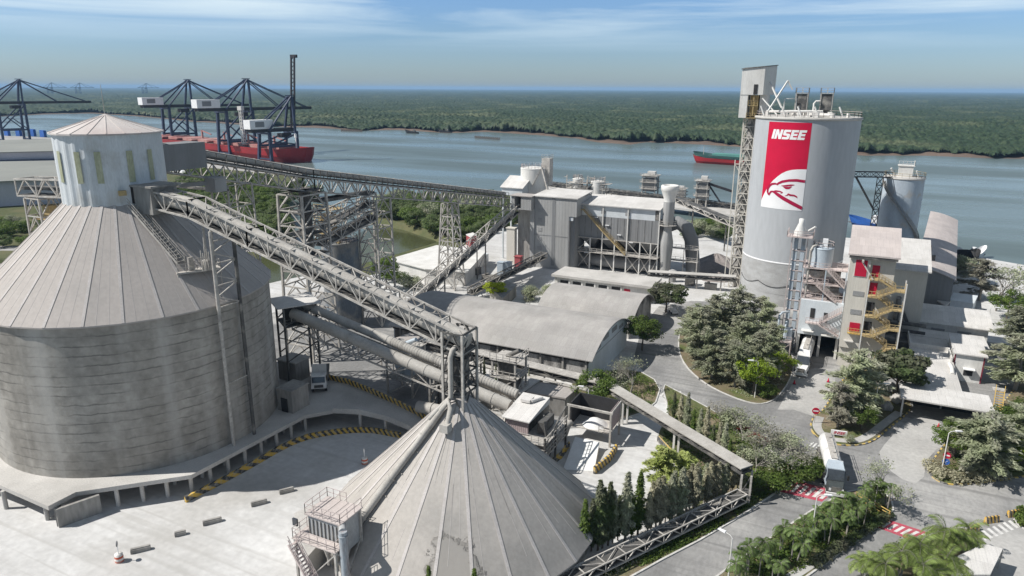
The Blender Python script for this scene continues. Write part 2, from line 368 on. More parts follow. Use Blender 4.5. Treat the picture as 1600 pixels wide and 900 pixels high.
mb = MB(); mb.sheet(chaikin(pxs((520,640),(560,560),(700,470),(760,440),(840,470),(740,560),(700,640),(600,640)),2) if False else [(4,24.5),(50,24),(58,30),(58,37),(30,44),(14,44),(10,72),(-26,78),(-26,40),(-10,27)], .006); struct('grey_yard_shade', mb, M['road'])  # dirty grey ground and the shade lying on it, coloured as one dark sheet
def skirt(px, z0, z1, w, flip=1):
    P = [g(x,y) for x,y in px]; o = []
    for i,p in enumerate(P):
        a, b = P[max(i-1,0)], P[min(i+1,len(P)-1)]; d = Vector((b[0]-a[0],b[1]-a[1])).normalized(); o.append((p[0]-d.y*w*flip,p[1]+d.x*w*flip))
    m = MB()
    for i in range(len(P)-1): m.quad((*P[i],z0),(*P[i+1],z0),(*o[i+1],z1),(*o[i],z1))
    return m
struct('bank_slope', skirt([(0,412),(380,452),(445,437),(545,418),(620,397),(665,384),(700,373),(690,366),(640,350),(590,341),(584,326),(600,313),(690,310),(800,303)],.01,-2.2,3.0), M['brush'])
struct('bank_slope', skirt([(0,389),(300,393),(398,391),(436,376),(446,345),(430,310),(470,272)],-.5,-2.2,4.0,-1), M['brush'])
# river: one sheet to the horizon
def watermat(name, c, rough, sc, bump):
    m = bpy.data.materials.new(name); m.use_nodes = True; nt = m.node_tree; N = nt.nodes; L = nt.links
    b = N['Principled BSDF']; b.inputs['Roughness'].default_value = rough; b.inputs['IOR'].default_value = 1.33
    tc = N.new('ShaderNodeTexCoord')
    mp = N.new('ShaderNodeMapping'); mp.inputs['Scale'].default_value = (.004, .018, 1); mp.inputs['Rotation'].default_value = (0,0,R(-26)); L.new(tc.outputs['Object'], mp.inputs[0])
    n0 = N.new('ShaderNodeTexNoise'); n0.inputs['Scale'].default_value = 1.0; n0.inputs['Detail'].default_value = 5; L.new(mp.outputs[0], n0.inputs['Vector'])
    mx = N.new('ShaderNodeMix'); mx.data_type = 'RGBA'; mx.inputs[6].default_value = (*c,1); mx.inputs[7].default_value = (*[k*.72 for k in c],1)
    mr = N.new('ShaderNodeMapRange'); mr.inputs[1].default_value = .4; mr.inputs[2].default_value = .62; L.new(n0.outputs['Fac'], mr.inputs[0]); L.new(mr.outputs[0], mx.inputs[0]); L.new(mx.outputs[2], b.inputs['Base Color'])
    r2 = N.new('ShaderNodeMapRange'); r2.inputs[1].default_value = .4; r2.inputs[2].default_value = .62; r2.inputs[3].default_value = rough*.7; r2.inputs[4].default_value = rough*1.4; L.new(n0.outputs['Fac'], r2.inputs[0]); L.new(r2.outputs[0], b.inputs['Roughness'])
    n1 = N.new('ShaderNodeTexNoise'); n1.inputs['Scale'].default_value = sc; n1.inputs['Detail'].default_value = 6; L.new(tc.outputs['Object'], n1.inputs['Vector'])
    bp = N.new('ShaderNodeBump'); bp.inputs['Strength'].default_value = bump; bp.inputs['Distance'].default_value = .3; L.new(n1.outputs['Fac'], bp.inputs['Height']); L.new(bp.outputs[0], b.inputs['Normal'])
    return m
M['water'] = watermat('river_water', (.135,.18,.178), .28, .25, .2)
M['creekw'] = watermat('creek_water', (.085,.095,.045), .12, .3, .08)
mb = MB()
for r0, r1 in ((0,800),(800,4000),(4000,30000)):
    n = 48; vs = []
    for r_ in (r0, r1):
        for k in range(n): vs.append((CAMX + r_*math.cos(2*PI*k/n), CAMY + r_*math.sin(2*PI*k/n), -2.0))
    mb.add(vs, [(k, (k+1)%n, n+(k+1)%n, n+k) for k in range(n)] if r0 else [(0, n+k, n+(k+1)%n) for k in range(n)])
struct('river', mb, M['water'])
mb = MB(); mb.sheet(pxs((-1500,480),(0,384),(380,388),(440,368),(470,372),(500,400),(545,372),(600,346),(650,350),(710,362),(710,380),(660,392),(545,425),(445,445),(380,460),(0,420), z=-1.99), -1.99)
struct('creek', mb, M['creekw'])
# roads: one sheet under the beds
def chaikin(P, k=2, closed=True):
    for _ in range(k):
        Q = []
        n = len(P)
        for i in range(n if closed else n-1):
            a, b = P[i], P[(i+1) % n]
            Q += [(a[0]*.75+b[0]*.25, a[1]*.75+b[1]*.25), (a[0]*.25+b[0]*.75, a[1]*.25+b[1]*.75)]
        P = Q if closed else [P[0]] + Q + [P[-1]]
    return P
mb = MB(); mb.sheet(pxs((1003,510),(1030,478),(1080,470),(1330,480),(1430,520),(1750,560),(2300,1500),(500,1500),(860,950),(1030,850),(1190,752),(1100,680),(1030,615),(990,560)), .004)
struct('road', mb, M['road'])
mb = MB(); mb.sheet(chaikin(pxs((1420,655),(1455,648),(1500,690),(1452,705),(1440,760),(1400,745),(1370,712),(1385,690)),1), .008)
mb.sheet(pxs((1528,850),(1590,815),(1680,770),(2100,1100),(1450,1100)), .008)
mb.sheet(pxs((1238,600),(1262,576),(1308,576),(1302,610),(1270,650),(1240,640),(1215,640)), .008)
struct('pavement', mb, M['court'])
def bed(name, px, m, kerb, inset=0.22, h=.14, smooth=2):
    P = chaikin(pxs(*px), smooth) if smooth else pxs(*px)
    n = len(P)
    ar = sum(P[i][0]*P[(i+1)%n][1] - P[(i+1)%n][0]*P[i][1] for i in range(n))
    if ar < 0: P = P[::-1]
    I = []
    for i in range(n):
        a, b, c = P[i-1], P[i], P[(i+1)%n]
        d1 = Vector((b[0]-a[0], b[1]-a[1])); d2 = Vector((c[0]-b[0], c[1]-b[1]))
        d = (d1.normalized() + d2.normalized()).normalized(); I.append((b[0]-d.y*inset, b[1]+d.x*inset))
    mb = MB()
    vs = [(p[0],p[1],0) for p in P] + [(p[0],p[1],h) for p in P] + [(p[0],p[1],h) for p in I] + [(p[0],p[1],0) for p in I]
    fs = []
    for i in range(n):
        j = (i+1) % n
        fs += [(i,j,n+j,n+i), (n+i,n+j,2*n+j,2*n+i), (2*n+i,2*n+j,3*n+j,3*n+i)]
    mb.add(vs, fs); struct('kerb', mb, kerb)
    mb = MB(); mb.sheet(I, h-.03); struct(name, mb, m)
M['kerb'] = mat('kerb_pale', (.6,.585,.56), (.45,.435,.41), sc=1.0)
bed('planted_bed', [(1057,540),(1068,572),(1105,604),(1160,628),(1195,634),(1222,618),(1243,578),(1238,548),(1200,540),(1150,500),(1100,478),(1065,505)], M['soil'], M['kerb'])
bed('lawn_island', [(1268,652),(1264,672),(1284,692),(1330,699),(1365,692),(1392,668),(1428,640),(1418,622),(1340,588),(1312,592),(1288,640)], M['grass'], M['kerbyb'])
bed('planted_bed', [(1452,722),(1450,742),(1470,756),(1500,760),(1620,744),(1800,700),(1760,590),(1600,585),(1560,640),(1500,665)], M['soil'], M['kerbyb'])
bed('verge', [(1032,598),(1060,612),(1130,650),(1200,700),(1252,742),(1222,766),(1120,832),(1008,890),(800,1010),(760,1010),(880,880),(1010,838),(1085,790),(1110,762),(1085,748),(1040,712),(1024,690),(1030,668),(1046,650)], M['grass'], M['kerb'], smooth=1)
bed('median', [(1287,785),(1340,762),(1392,772),(1399,806),(1330,853),(1264,901),(1100,1020),(960,1020),(1128,893),(1223,826)], M['grass'], M['kerb'], smooth=1)
bed('planted_bed', [(1440,838),(1500,820),(1538,842),(1520,880),(1460,960),(1300,960),(1350,892)], M['soil'], M['kerb'])
bed('verge', [(900,585),(990,575),(1035,600),(1022,640),(960,660),(935,640),(880,625)], M['grass'], M['kerb'], smooth=1)
bed('verge', [(1590,800),(1582,812),(1600,830),(1640,830),(1640,780),(1605,785)], M['grass'], M['kerb'])
# footpaths in the beds
def strip(px, w, z): 
    P = chaikin(pxs(*px), 2, False); L_, R_ = [], []
    for i, p in enumerate(P):
        a, b = P[max(i-1,0)], P[min(i+1, len(P)-1)]; d = Vector((b[0]-a[0], b[1]-a[1])).normalized()
        L_.append((p[0]-d.y*w/2, p[1]+d.x*w/2)); R_.append((p[0]+d.y*w/2, p[1]-d.x*w/2))
    m = MB()
    for i in range(len(P)-1): m.quad((*L_[i],z),(*R_[i],z),(*R_[i+1],z),(*L_[i+1],z))
    return m
struct('footpath', strip([(1281,652),(1274,668),(1290,686),(1330,691),(1352,686),(1385,660),(1405,645)], 1.3, .135), M['court'])
struct('footpath', strip([(1034,692),(1048,712),(1092,748),(1108,760)], 1.2, .135), M['court'])
struct('footpath', strip([(1222,912),(1300,862),(1340,836),(1380,808)], 1.1, .14), M['court'])
# painted crossings
def para(mb, a, b, c, d, z): mb.quad((*a,z),(*b,z),(*c,z),(*d,z))
def lerp(a, b, t): return (a[0]+(b[0]-a[0])*t, a[1]+(b[1]-a[1])*t)
def crossing(q, n, z, red=True, fr=(.18,.82)):
    A, B, C, D = pxs(*q)          # A-B one long side, D-C the other
    if red:
        m = MB(); para(m, A, B, C, D, z); struct('red_crossing_paint', m, M['redp'])
    m = MB()
    for k in range(n):
        t0, t1 = (k+.25)/n, (k+.75)/n
        p, q_, r, s = lerp(A,B,t0), lerp(A,B,t1), lerp(D,C,t1), lerp(D,C,t0)
        para(m, lerp(p,s,fr[0]), lerp(q_,r,fr[0]), lerp(q_,r,fr[1]), lerp(p,s,fr[1]), z+.004)
    struct('crossing_stripes', m, M['roadw'])
crossing([(1388,812),(1468,838),(1440,850),(1370,824)], 7, .010)
crossing([(1236,750),(1306,766),(1284,784),(1218,768)], 6, .010)
crossing([(1512,836),(1612,800),(1626,812),(1530,850)], 12, .014, False, (.05,.95))
crossing([(1040,606),(1066,612),(1056,626),(1030,618)], 5, .010, False, (0,1))
crossing([(1268,690),(1290,697),(1284,703),(1262,696)], 4, .010, False, (0,1))

# ------------------------------------------------------------------ far bank and mangrove
SH = [(-400,176),(0,182),(60,179),(140,177),(300,190),(420,198),(480,199),(520,201),(560,204),(620,203),(700,208),(760,206),(840,211),(900,216),(930,222),(985,226),(1010,222),(1100,226),(1200,232),(1350,243),(1450,243),(1540,247),(1600,248),(2100,270)]
sa, sr = [], []
for x, y in SH:
    p = g(x, y, -2.0); sa.append(math.atan2(p[1]-CAMY, p[0]-CAMX)); sr.append(math.hypot(p[0]-CAMX, p[1]-CAMY))
o_ = np.argsort(sa); sa = np.array(sa)[o_]; sr = np.array(sr)[o_]
def shore(th): return np.interp(th, sa, sr)
def hsh(i, j, s):
    x = (i*374761393 + j*668265263 + s*2147483647) & 0xffffffff
    x = ((x ^ (x >> 13))*1274126177) & 0xffffffff
    return ((x ^ (x >> 16)) & 0xffff)/65535.0
def caps(X, Y, cell, hlo, hhi, seed, sharp=1.0):
    I = np.floor(X/cell).astype(np.int64); J = np.floor(Y/cell).astype(np.int64); H = np.zeros_like(X)
    for di in (-1,0,1):
        for dj in (-1,0,1):
            i, j = I+di, J+dj
            cx = (i + .15 + .7*hsh(i,j,seed))*cell; cy = (j + .15 + .7*hsh(i,j,seed+1))*cell
            h = hlo + (hhi-hlo)*hsh(i,j,seed+2); rr = cell*(.62 + .3*hsh(i,j,seed+3))
            d2 = ((X-cx)**2 + (Y-cy)**2)/(rr*rr)
            H = np.maximum(H, h*np.sqrt(np.clip(1 - d2*sharp, 0, 1)))
    return H
def grid_mesh(name, X, Y, Z, keep, m):
    nr, nc = X.shape; vid = np.arange(nr*nc).reshape(nr, nc)
    q = np.stack([vid[:-1,:-1], vid[:-1,1:], vid[1:,1:], vid[1:,:-1]], -1)
    kk = keep[:-1,:-1] & keep[1:,1:] & keep[:-1,1:] & keep[1:,:-1]
    q = q[kk]; used = np.zeros(nr*nc, bool); used[q.ravel()] = True
    remap = np.cumsum(used)-1; q = remap[q]
    co = np.stack([X.ravel(), Y.ravel(), Z.ravel()], -1)[used].astype(np.float32)
    me = bpy.data.meshes.new(name); me.vertices.add(len(co)); me.vertices.foreach_set('co', co.ravel())
    me.loops.add(q.size); me.loops.foreach_set('vertex_index', q.astype(np.int32).ravel())
    me.polygons.add(len(q)); me.polygons.foreach_set('loop_start', np.arange(0, q.size, 4, dtype=np.int32)); me.polygons.foreach_set('loop_total', np.full(len(q), 4, np.int32))
    me.update(calc_edges=True); me.validate(); me.materials.append(m)
    o = bpy.data.objects.new(name, me); COL.objects.link(o); return o
th = np.linspace(R(116)-R(47), R(116)+R(47), 1500)
rs = [440.0]
while rs[-1] < 26000: rs.append(rs[-1] + (1.7 if rs[-1] < 1250 else max(1.7, (rs[-1]-1250)*.012 + 1.7)))
rs = np.array(rs); TH, RR = np.meshgrid(th, rs)
X = CAMX + RR*np.cos(TH); Y = CAMY + RR*np.sin(TH)
wob = 9*np.sin(TH*61) + 6*np.sin(TH*143+1) + 4*np.sin(TH*331+2)
sd = RR - (shore(TH) + wob + 16 + 9*np.sin(TH*47+.5))          # distance behind the first trees
ca_, sa_ = math.cos(.6), math.sin(.6); X2, Y2 = X*ca_-Y*sa_, X*sa_+Y*ca_
Hh = np.maximum(caps(X, Y, 7.4, 1.5, 7.8, 11), caps(X2, Y2, 5.1, 1.0, 6.4, 17)) + caps(X, Y, 2.9, .1, 1.7, 31) + caps(X, Y, 1.5, 0, .8, 61)*(RR < 1300)
Hh += 1.8*np.sin(X*.021+1+np.sin(Y*.013))*np.sin(Y*.019+np.sin(X*.009)) + 1.3*np.sin(X*.043+Y*.031+2*np.sin(Y*.007))
Hh = np.maximum(Hh*.9, np.where(sd > 6, 2.5, 0)) * np.clip(sd/5, 0, 1)**.5
Hh *= 1 + .25*np.sin(X*.013+Y*.008)*np.sin(Y*.017-X*.004)
M['mangrove'] = leafmat('mangrove_leaves', (.034,.060,.022), (.062,.086,.034), 0)
def retune(m, sc, c3, sc3):
    pass
nm = M['mangrove'].node_tree.nodes
M['mangrove'] = mat('mangrove_canopy', (.014,.032,.014), (.036,.056,.023), sc=.16, rough=.7, fine=.5, fsc=.55, bump=1.0, bsc=.9, c3=(.085,.10,.05), sc3=.008, lo3=.52, hi3=.7)
fo = grid_mesh('mangrove_forest', X, Y, -1.2 + Hh, sd > 0, M['mangrove'])
tag(fo, 'dense dark green mangrove forest covering the far river bank to the horizon', 'forest', None, 'stuff')
k0 = shore(th); P0 = [(CAMX+r_*math.cos(t), CAMY+r_*math.sin(t)) for r_, t in zip(k0, th)]
st = np.arange(0, 1500, 10); vs = []
for i in st:
    t = th[i]
    for rr_, z in ((k0[i]-3, -2.05), (k0[i]+14, -1.5), (k0[i]+60, -1.2), (27000, -1.2)): vs.append((CAMX+rr_*math.cos(t), CAMY+rr_*math.sin(t), z))
mb = MB(); mb.add(vs, [(4*i+k, 4*i+k+4, 4*i+k+5, 4*i+k+1) for i in range(len(st)-1) for k in range(3)]); struct('mud_bank', mb, M['mud'])
# ------------------------------------------------------------------ clinker silo on its deck
def corrugated(mb, cx, cy, r, z0, z1, n, d=.07, a0=0, a1=2*PI):
    vs = []
    for z in (z0, z1):
        for k in range(n):
            rr = r + (d if (k % 4) in (1,2) else 0); t = 2*PI*k/n; vs.append((cx+rr*math.cos(t), cy+rr*math.sin(t), z))
    mb.add(vs, [(k, (k+1)%n, n+(k+1)%n, n+k) for k in range(n)])
def m_layered(name, c1, c2, lift, seed, sc_=(.095,.09,.083), st_=(.5,.485,.455), a1=.9, a2=.5, bmp=.5):
    """board-marked concrete poured in lifts, with dark seams and run-off streaks"""
    m = mat(name, c1, c2, sc=.17, stretch=(1,1,1.0), bump=bmp, bsc=.8, fine=.16, fsc=1.2, lo=.36, hi=.62)
    nt = m.node_tree; N = nt.nodes; L = nt.links; b = N['Principled BSDF']; src = b.inputs['Base Color'].links[0].from_socket
    tc = N.new('ShaderNodeTexCoord'); sp = N.new('ShaderNodeSeparateXYZ'); L.new(tc.outputs['Object'], sp.inputs[0])
    wn = N.new('ShaderNodeTexNoise'); wn.inputs['Scale'].default_value = .7; wn.inputs['Detail'].default_value = 5; L.new(tc.outputs['Object'], wn.inputs['Vector'])
    a = N.new('ShaderNodeMath'); a.operation = 'MULTIPLY_ADD'; L.new(wn.outputs['Fac'], a.inputs[0]); a.inputs[1].default_value = .5; L.new(sp.outputs['Z'], a.inputs[2])
    d = N.new('ShaderNodeMath'); d.operation = 'DIVIDE'; d.inputs[1].default_value = lift; L.new(a.outputs[0], d.inputs[0])
    f = N.new('ShaderNodeMath'); f.operation = 'FRACT'; L.new(d.outputs[0], f.inputs[0])
    r = N.new('ShaderNodeMapRange'); r.inputs[1].default_value = .0; r.inputs[2].default_value = .17; r.inputs[3].default_value = 1; r.inputs[4].default_value = 0; L.new(f.outputs[0], r.inputs[0])
    n2 = N.new('ShaderNodeTexNoise'); n2.inputs['Scale'].default_value = .28; n2.inputs['Detail'].default_value = 4; L.new(tc.outputs['Object'], n2.inputs['Vector'])
    r2 = N.new('ShaderNodeMapRange'); r2.inputs[1].default_value = .36; r2.inputs[2].default_value = .56; r2.inputs[4].default_value = a1; L.new(n2.outputs['Fac'], r2.inputs[0])
    mu = N.new('ShaderNodeMath'); mu.operation = 'MULTIPLY'; L.new(r.outputs[0], mu.inputs[0]); L.new(r2.outputs[0], mu.inputs[1])
    mx = N.new('ShaderNodeMix'); mx.data_type = 'RGBA'; L.new(mu.outputs[0], mx.inputs[0]); L.new(src, mx.inputs[6]); mx.inputs[7].default_value = (*sc_,1)
    # pale run-off streaks
    mp = N.new('ShaderNodeMapping'); mp.inputs['Scale'].default_value = (.30,.30,.014); L.new(tc.outputs['Object'], mp.inputs[0])
    n3 = N.new('ShaderNodeTexNoise'); n3.inputs['Scale'].default_value = 1.0; n3.inputs['Detail'].default_value = 6; L.new(mp.outputs[0], n3.inputs['Vector'])
    r3 = N.new('ShaderNodeMapRange'); r3.inputs[1].default_value = .5; r3.inputs[2].default_value = .68; r3.inputs[4].default_value = a2; L.new(n3.outputs['Fac'], r3.inputs[0])
    m4 = N.new('ShaderNodeMix'); m4.data_type = 'RGBA'; L.new(r3.outputs[0], m4.inputs[0]); L.new(mx.outputs[2], m4.inputs[6]); m4.inputs[7].default_value = (*st_,1)
    L.new(m4.outputs[2], b.inputs['Base Color']); return m
M['lift'] = m_layered('poured_concrete', (.37,.35,.315), (.245,.23,.205), 1.25, 0)
def sheetcone(name, c1, c2, cx=0, cy=0, ndiv=28):
    m = mat(name, c1, c2, sc=.1, fine=.06, fsc=2.0, bump=.12, bsc=2, c3=tuple(k*.86 for k in c1), sc3=.09, lo3=.5, hi3=.68)
    return m
M['seam'] = mat('seam_cap', (.50,.47,.45), (.42,.395,.375), sc=.5, fine=.1)
M['cone'] = mat('cone_sheet_dusty', (.43,.393,.365), (.38,.35,.325), sc=.10, fine=.06, fsc=2.0, bump=.12, bsc=2, c3=(.36,.335,.315), sc3=.10, lo3=.52, hi3=.72)
M['cone2'] = mat('cone_sheet_grey', (.42,.392,.36), (.36,.337,.31), sc=.14, fine=.07, fsc=2.5, bump=.18, bsc=1.6, c3=(.30,.285,.265), sc3=.12, lo3=.55, hi3=.7)
def spill(m, c, r, col):
    nt = m.node_tree; N = nt.nodes; L = nt.links; b = N['Principled BSDF']; src = b.inputs['Base Color'].links[0].from_socket
    tc = N.new('ShaderNodeTexCoord'); ds = N.new('ShaderNodeVectorMath'); ds.operation = 'DISTANCE'; ds.inputs[1].default_value = c; L.new(tc.outputs['Object'], ds.inputs[0])
    n = N.new('ShaderNodeTexNoise'); n.inputs['Scale'].default_value = .45; n.inputs['Detail'].default_value = 8; n.inputs['Roughness'].default_value = .65; L.new(tc.outputs['Object'], n.inputs['Vector'])
    a = N.new('ShaderNodeMath'); a.operation = 'MULTIPLY_ADD'; L.new(n.outputs['Fac'], a.inputs[0]); a.inputs[1].default_value = 7.0; L.new(ds.outputs['Value'], a.inputs[2])
    mr = N.new('ShaderNodeMapRange'); mr.inputs[1].default_value = r+3.3; mr.inputs[2].default_value = r+3.9; mr.inputs[3].default_value = .8; mr.inputs[4].default_value = 0; L.new(a.outputs[0], mr.inputs[0])
    mx = N.new('ShaderNodeMix'); mx.data_type = 'RGBA'; L.new(mr.outputs[0], mx.inputs[0]); L.new(src, mx.inputs[6]); mx.inputs[7].default_value = (*col,1); L.new(mx.outputs[2], b.inputs['Base Color'])
    bp = N.new('ShaderNodeBump'); bp.inputs['Distance'].default_value = .25; L.new(mr.outputs[0], bp.inputs['Height']); old = b.inputs['Normal'].links[0].from_socket; L.new(old, bp.inputs['Normal']); L.new(bp.outputs[0], b.inputs['Normal'])
spill(M['cone2'], (5.6,-12.0,4.6), 2.4, (.27,.255,.235))
DZ = 3.0
t = thing('clinker_silo', 'huge round concrete silo with dusty conical roof and white drum on top', 'silo', (0,0,DZ))
mb = MB(); mb.lathe(0,0,[(18.7,DZ),(18.7,23.0)], 120); 
mb.build('wall', M['lift'], t)
def cone_facets(mb, cx, cy, r0, z0, r1, z1, n, off=0):
    for k in range(n):
        a, b = 2*PI*k/n+off, 2*PI*(k+1)/n+off
        mb.quad((cx+r0*math.cos(a),cy+r0*math.sin(a),z0),(cx+r0*math.cos(b),cy+r0*math.sin(b),z0),(cx+r1*math.cos(b),cy+r1*math.sin(b),z1),(cx+r1*math.cos(a),cy+r1*math.sin(a),z1))
NC = 28
mb = MB(); cone_facets(mb,0,0,19.15,22.9,6.3,35.2,NC); mb.lathe(0,0,[(18.6,22.75),(19.15,22.72),(19.15,22.9)],NC,smooth=False)
rf = mb.build('roof', M['cone'], t)
mb = MB()
for k in range(NC):
    a = 2*PI*k/NC
    mb.bar((19.15*math.cos(a),19.15*math.sin(a),22.93),(6.4*math.cos(a),6.4*math.sin(a),35.14),.34,.045)
    for s in (.33,.66):
        a2 = a + 2*PI/NC*s
        q = (math.cos(PI/NC)/math.cos((s-.5)*2*PI/NC))
        mb.bar((19.15*q*math.cos(a2),19.15*q*math.sin(a2),22.9),(6.4*q*math.cos(a2),6.4*q*math.sin(a2),35.1),.04,.03)
mb.build('ridge_seams', M['seam'], rf)
hd = MB(); corrugated(hd,0,0,6.4,35.0,44.1,112,.09); dr = hd.build('drum_wall', M['white'], t)
for deg in (288,316,338,370,395):
    p = MB(); a = R(deg-26)
    p.lathe(0,0,[(6.56,38.0),(6.56,42.0)],4,a-.058,a+.058,smooth=False); p.build('light_panel', M['trans'], dr)
mb = MB(); NR = 20
for k in range(NR):
    a, b = 2*PI*k/NR, 2*PI*(k+1)/NR
    mb.add([(6.85*math.cos(a),6.85*math.sin(a),44.2),(6.85*math.cos(b),6.85*math.sin(b),44.2),(0,0,46.4)],[(0,1,2)])
    mb.bar((6.85*math.cos(a),6.85*math.sin(a),44.22),(0,0,46.42),.12,.08)
mb.lathe(0,0,[(6.4,44.0),(6.85,44.0),(6.85,44.2)],NR,smooth=False)
M['roofred'] = mat('drum_roof_faded', (.54,.50,.475), (.44,.37,.35), sc=.14, fine=.06, lo=.5, hi=.75)
mb.build('drum_roof', M['roofred'], t)
mb = MB(); mb.tube((0,0,46.3),(0,0,50.2),.05,.03,6); mb.build('antenna', M['steel'], t)
# door and dust box on the drum, roof stair with landing
ad = R(345); dx, dy = math.cos(ad), math.sin(ad)
mb = MB(); mb.box((6.5*dx,6.5*dy,36.3),(.25,1.1,2.2),ad); mb.build('door', M['dark'], t)
a2 = R(331); mb = MB(); mb.box((6.75*math.cos(a2),6.75*math.sin(a2),36.7),(.9,.9,.6),a2); mb.build('fan_box', M['rust'], t)
mb = MB(); an = R(305-26)
def pc(rad, ang, z): return (rad*math.cos(ang), rad*math.sin(ang), z)
zc = lambda r_: 22.9 + (19.15-r_)*(35.2-22.9)/(19.15-6.3)
mb.stair(pc(14.2,R(-9),zc(14.2)+.45), pc(6.9,R(-22),zc(6.9)+.45), 1.2, True, .35); mb.build('roof_stair', M['steel'], t)
LP = pc(15.3,R(-5),0)
mb = MB(); mb.box((LP[0]-.2,LP[1]+.6,27.0),(5.4,2.4,.22),R(62)); 
cr = [(LP[0]-.2+i*math.cos(R(62))-j*math.sin(R(62)), LP[1]+.6+i*math.sin(R(62))+j*math.cos(R(62)),27.1) for i,j in ((-2.6,-1.1),(2.6,-1.1),(2.6,1.1),(-2.6,1.1))]
mb.rail(cr, 1.1, 1.1); 
for c in cr: mb.bar((c[0],c[1],27),(c[0],c[1],24.0),.16)
mb.build('roof_landing', M['steel'], t)
mb = MB(); c = (LP[0]+1.0,LP[1]+1.2); mb.lathe(c[0],c[1],[(0,28.4),(.5,28.3),(.6,27.9),(.6,27.1)],12); mb.box((c[0]-1.1,c[1]-1.6,28.0),(.3,.7,1.7)); mb.tube((c[0],c[1],28.3),(c[0],c[1],32.6),.16,.16,8)
for i in range(5): mb.bar((c[0]+.5+.15*(i%2),c[1]-.3*i,27.1),(c[0]+.5,c[1]-.3*i,29.4+.4*(i%3)),.09)
mb.build('dust_filter', M['steel'], t)
# deck
dk = thing('silo_deck', 'raised concrete deck on short columns under the round concrete silo', 'platform', (0,-20,0))
DP = [g(x,y,DZ) for x,y in ((-350,690),(-60,735),(0,758),(75,791),(118,769),(299,742),(476,649),(520,641),(545,600),(470,585),(420,560))] + [(5,24),(-22,20)]
mb = MB(); mb.prism(DP, DZ-.55, DZ-.003); mb.build('slab', M['conc_l'], dk)
def along(px, z, n):
    pts = [Vector((*g(x,y,z),0)) for x,y in px]; L_ = [0]
    for a,b in zip(pts,pts[1:]): L_.append(L_[-1]+(b-a).length)
    out = []
    for i in range(n):
        s = L_[-1]*i/(n-1)
        for k in range(len(pts)-1):
            if s <= L_[k+1]+1e-6: out.append(pts[k]+(pts[k+1]-pts[k])*((s-L_[k])/(L_[k+1]-L_[k]))); break
    return out
for px,n in (([(-120,738),(66,786)],4),([(178,765),(297,744),(474,652)],11),([(172,742),(300,728),(466,640)],9)):
    for p in along(px, DZ-.6, n):
        m_ = MB(); m_.tube((p.x,p.y+.25,0),(p.x,p.y+.25,DZ-.55),.26,.26,10); m_.build('column', M['conc_l'], dk)
A, B = g(75,791,DZ), g(118,769,DZ)
mb = MB(); mb.bar((A[0]+.4,A[1]+.5,1.2),(B[0]+2.0,B[1]+1.5,1.2),.4,2.4); mb.bar((A[0]+.2,A[1]+.6,1.2),(A[0]-1.6,A[1]+2.1,1.2),.3,2.4); mb.build('end_wall', M['conc'], dk)
mb = MB(); mb.lathe(0,0,[(15,0),(15,DZ-.6)],48); mb.build('inner_wall', M['conc'], dk)
# ramp that leaves the deck, its striped parapets and the lower striped wall
RP0 = [g(x,y,DZ) for x,y in ((470,585),(545,600))]; 
near = [g3(x,y,z) for x,y,z in ((520,641,3.0),(560,643,2.9),(600,652,2.5),(640,668,1.8),(668,690,.9))]
far = [g3(x,y,z) for x,y,z in ((545,600,3.0),(580,614,2.9),(620,632,2.5),(655,650,1.8),(690,672,.9))]
mb = MB()
for i in range(4):
    a,b,c,d = near[i],near[i+1],far[i+1],far[i]
    mb.hexa([(p[0],p[1],p[2]-.5) for p in (a,b,c,d)]+[a,b,c,d])
rp = thing('truck_ramp', 'dusty concrete ramp curving down from the silo deck past the dump truck', 'ramp', (near[0][0],near[0][1],0))
mb.build('carriageway', M['conc_l'], rp)
mb = MB()
for a,b in zip(near,near[1:]): mb.bar((a[0],a[1],a[2]+.05),(b[0],b[1],b[2]+.05),.25,.7)
mb.build('edge_beam', M['conc_l'], rp)
mb = MB(); pf = [g3(x,y,DZ) for x,y in ((512,592),(545,600))] + far[1:]
for a,b in zip(pf,pf[1:]): mb.bar((a[0],a[1],a[2]+.4),(b[0],b[1],b[2]+.4),.3,.8)
mb.build('parapet', M['haz'], rp)
for p in near[1:4]+far[1:4]:
    m_ = MB(); m_.tube((p[0],p[1]+.3,0),(p[0],p[1]+.3,p[2]-.4),.25,.25,8); m_.build('column', M['conc_l'], rp)
lw = chaikin([g(x,y) for x,y in ((290,785),(380,738),(462,690),(520,678),(575,674),(626,684))], 2, False)
mb = MB()
for a,b in zip(lw,lw[1:]): mb.bar((*a,.4),(*b,.4),.35,.8)
solo('striped_wall', mb, M['haz'], 'low yellow and black striped wall curving below the silo deck', 'wall', (*lw[0],0))
# concrete rooms at the silo foot
mb = MB(); mb.bx(16.8,19.7,9.2,12.8,DZ,DZ+3.4); mb.bx(16.7,19.8,9.1,12.9,DZ+3.4,DZ+3.6)
t = solo('concrete_room', mb, M['conc'], 'small square concrete room against the foot of the big silo', 'building', (18.2,11,DZ))
mb = MB(); mb.bx(17.6,18.8,9.08,9.19,DZ+.02,DZ+2.2); d = mb.build('door', M['dark'], None); d.parent = t; d.data.transform(Matrix.Translation((-18.2,-11,-DZ)))
mb = MB(); mb.bx(8.4,12.2,18.2,21.4,DZ,DZ+3.4)
t2 = thing('storage_hut','long low concrete hut in shade behind the dump truck','building',(10.3,19.8,DZ))
mb.build('wall', M['conc'], t2); mb = MB(); mb.bx(8.2,12.4,18.0,21.6,DZ+3.4,DZ+3.6); mb.build('roof', M['conc_l'], t2)
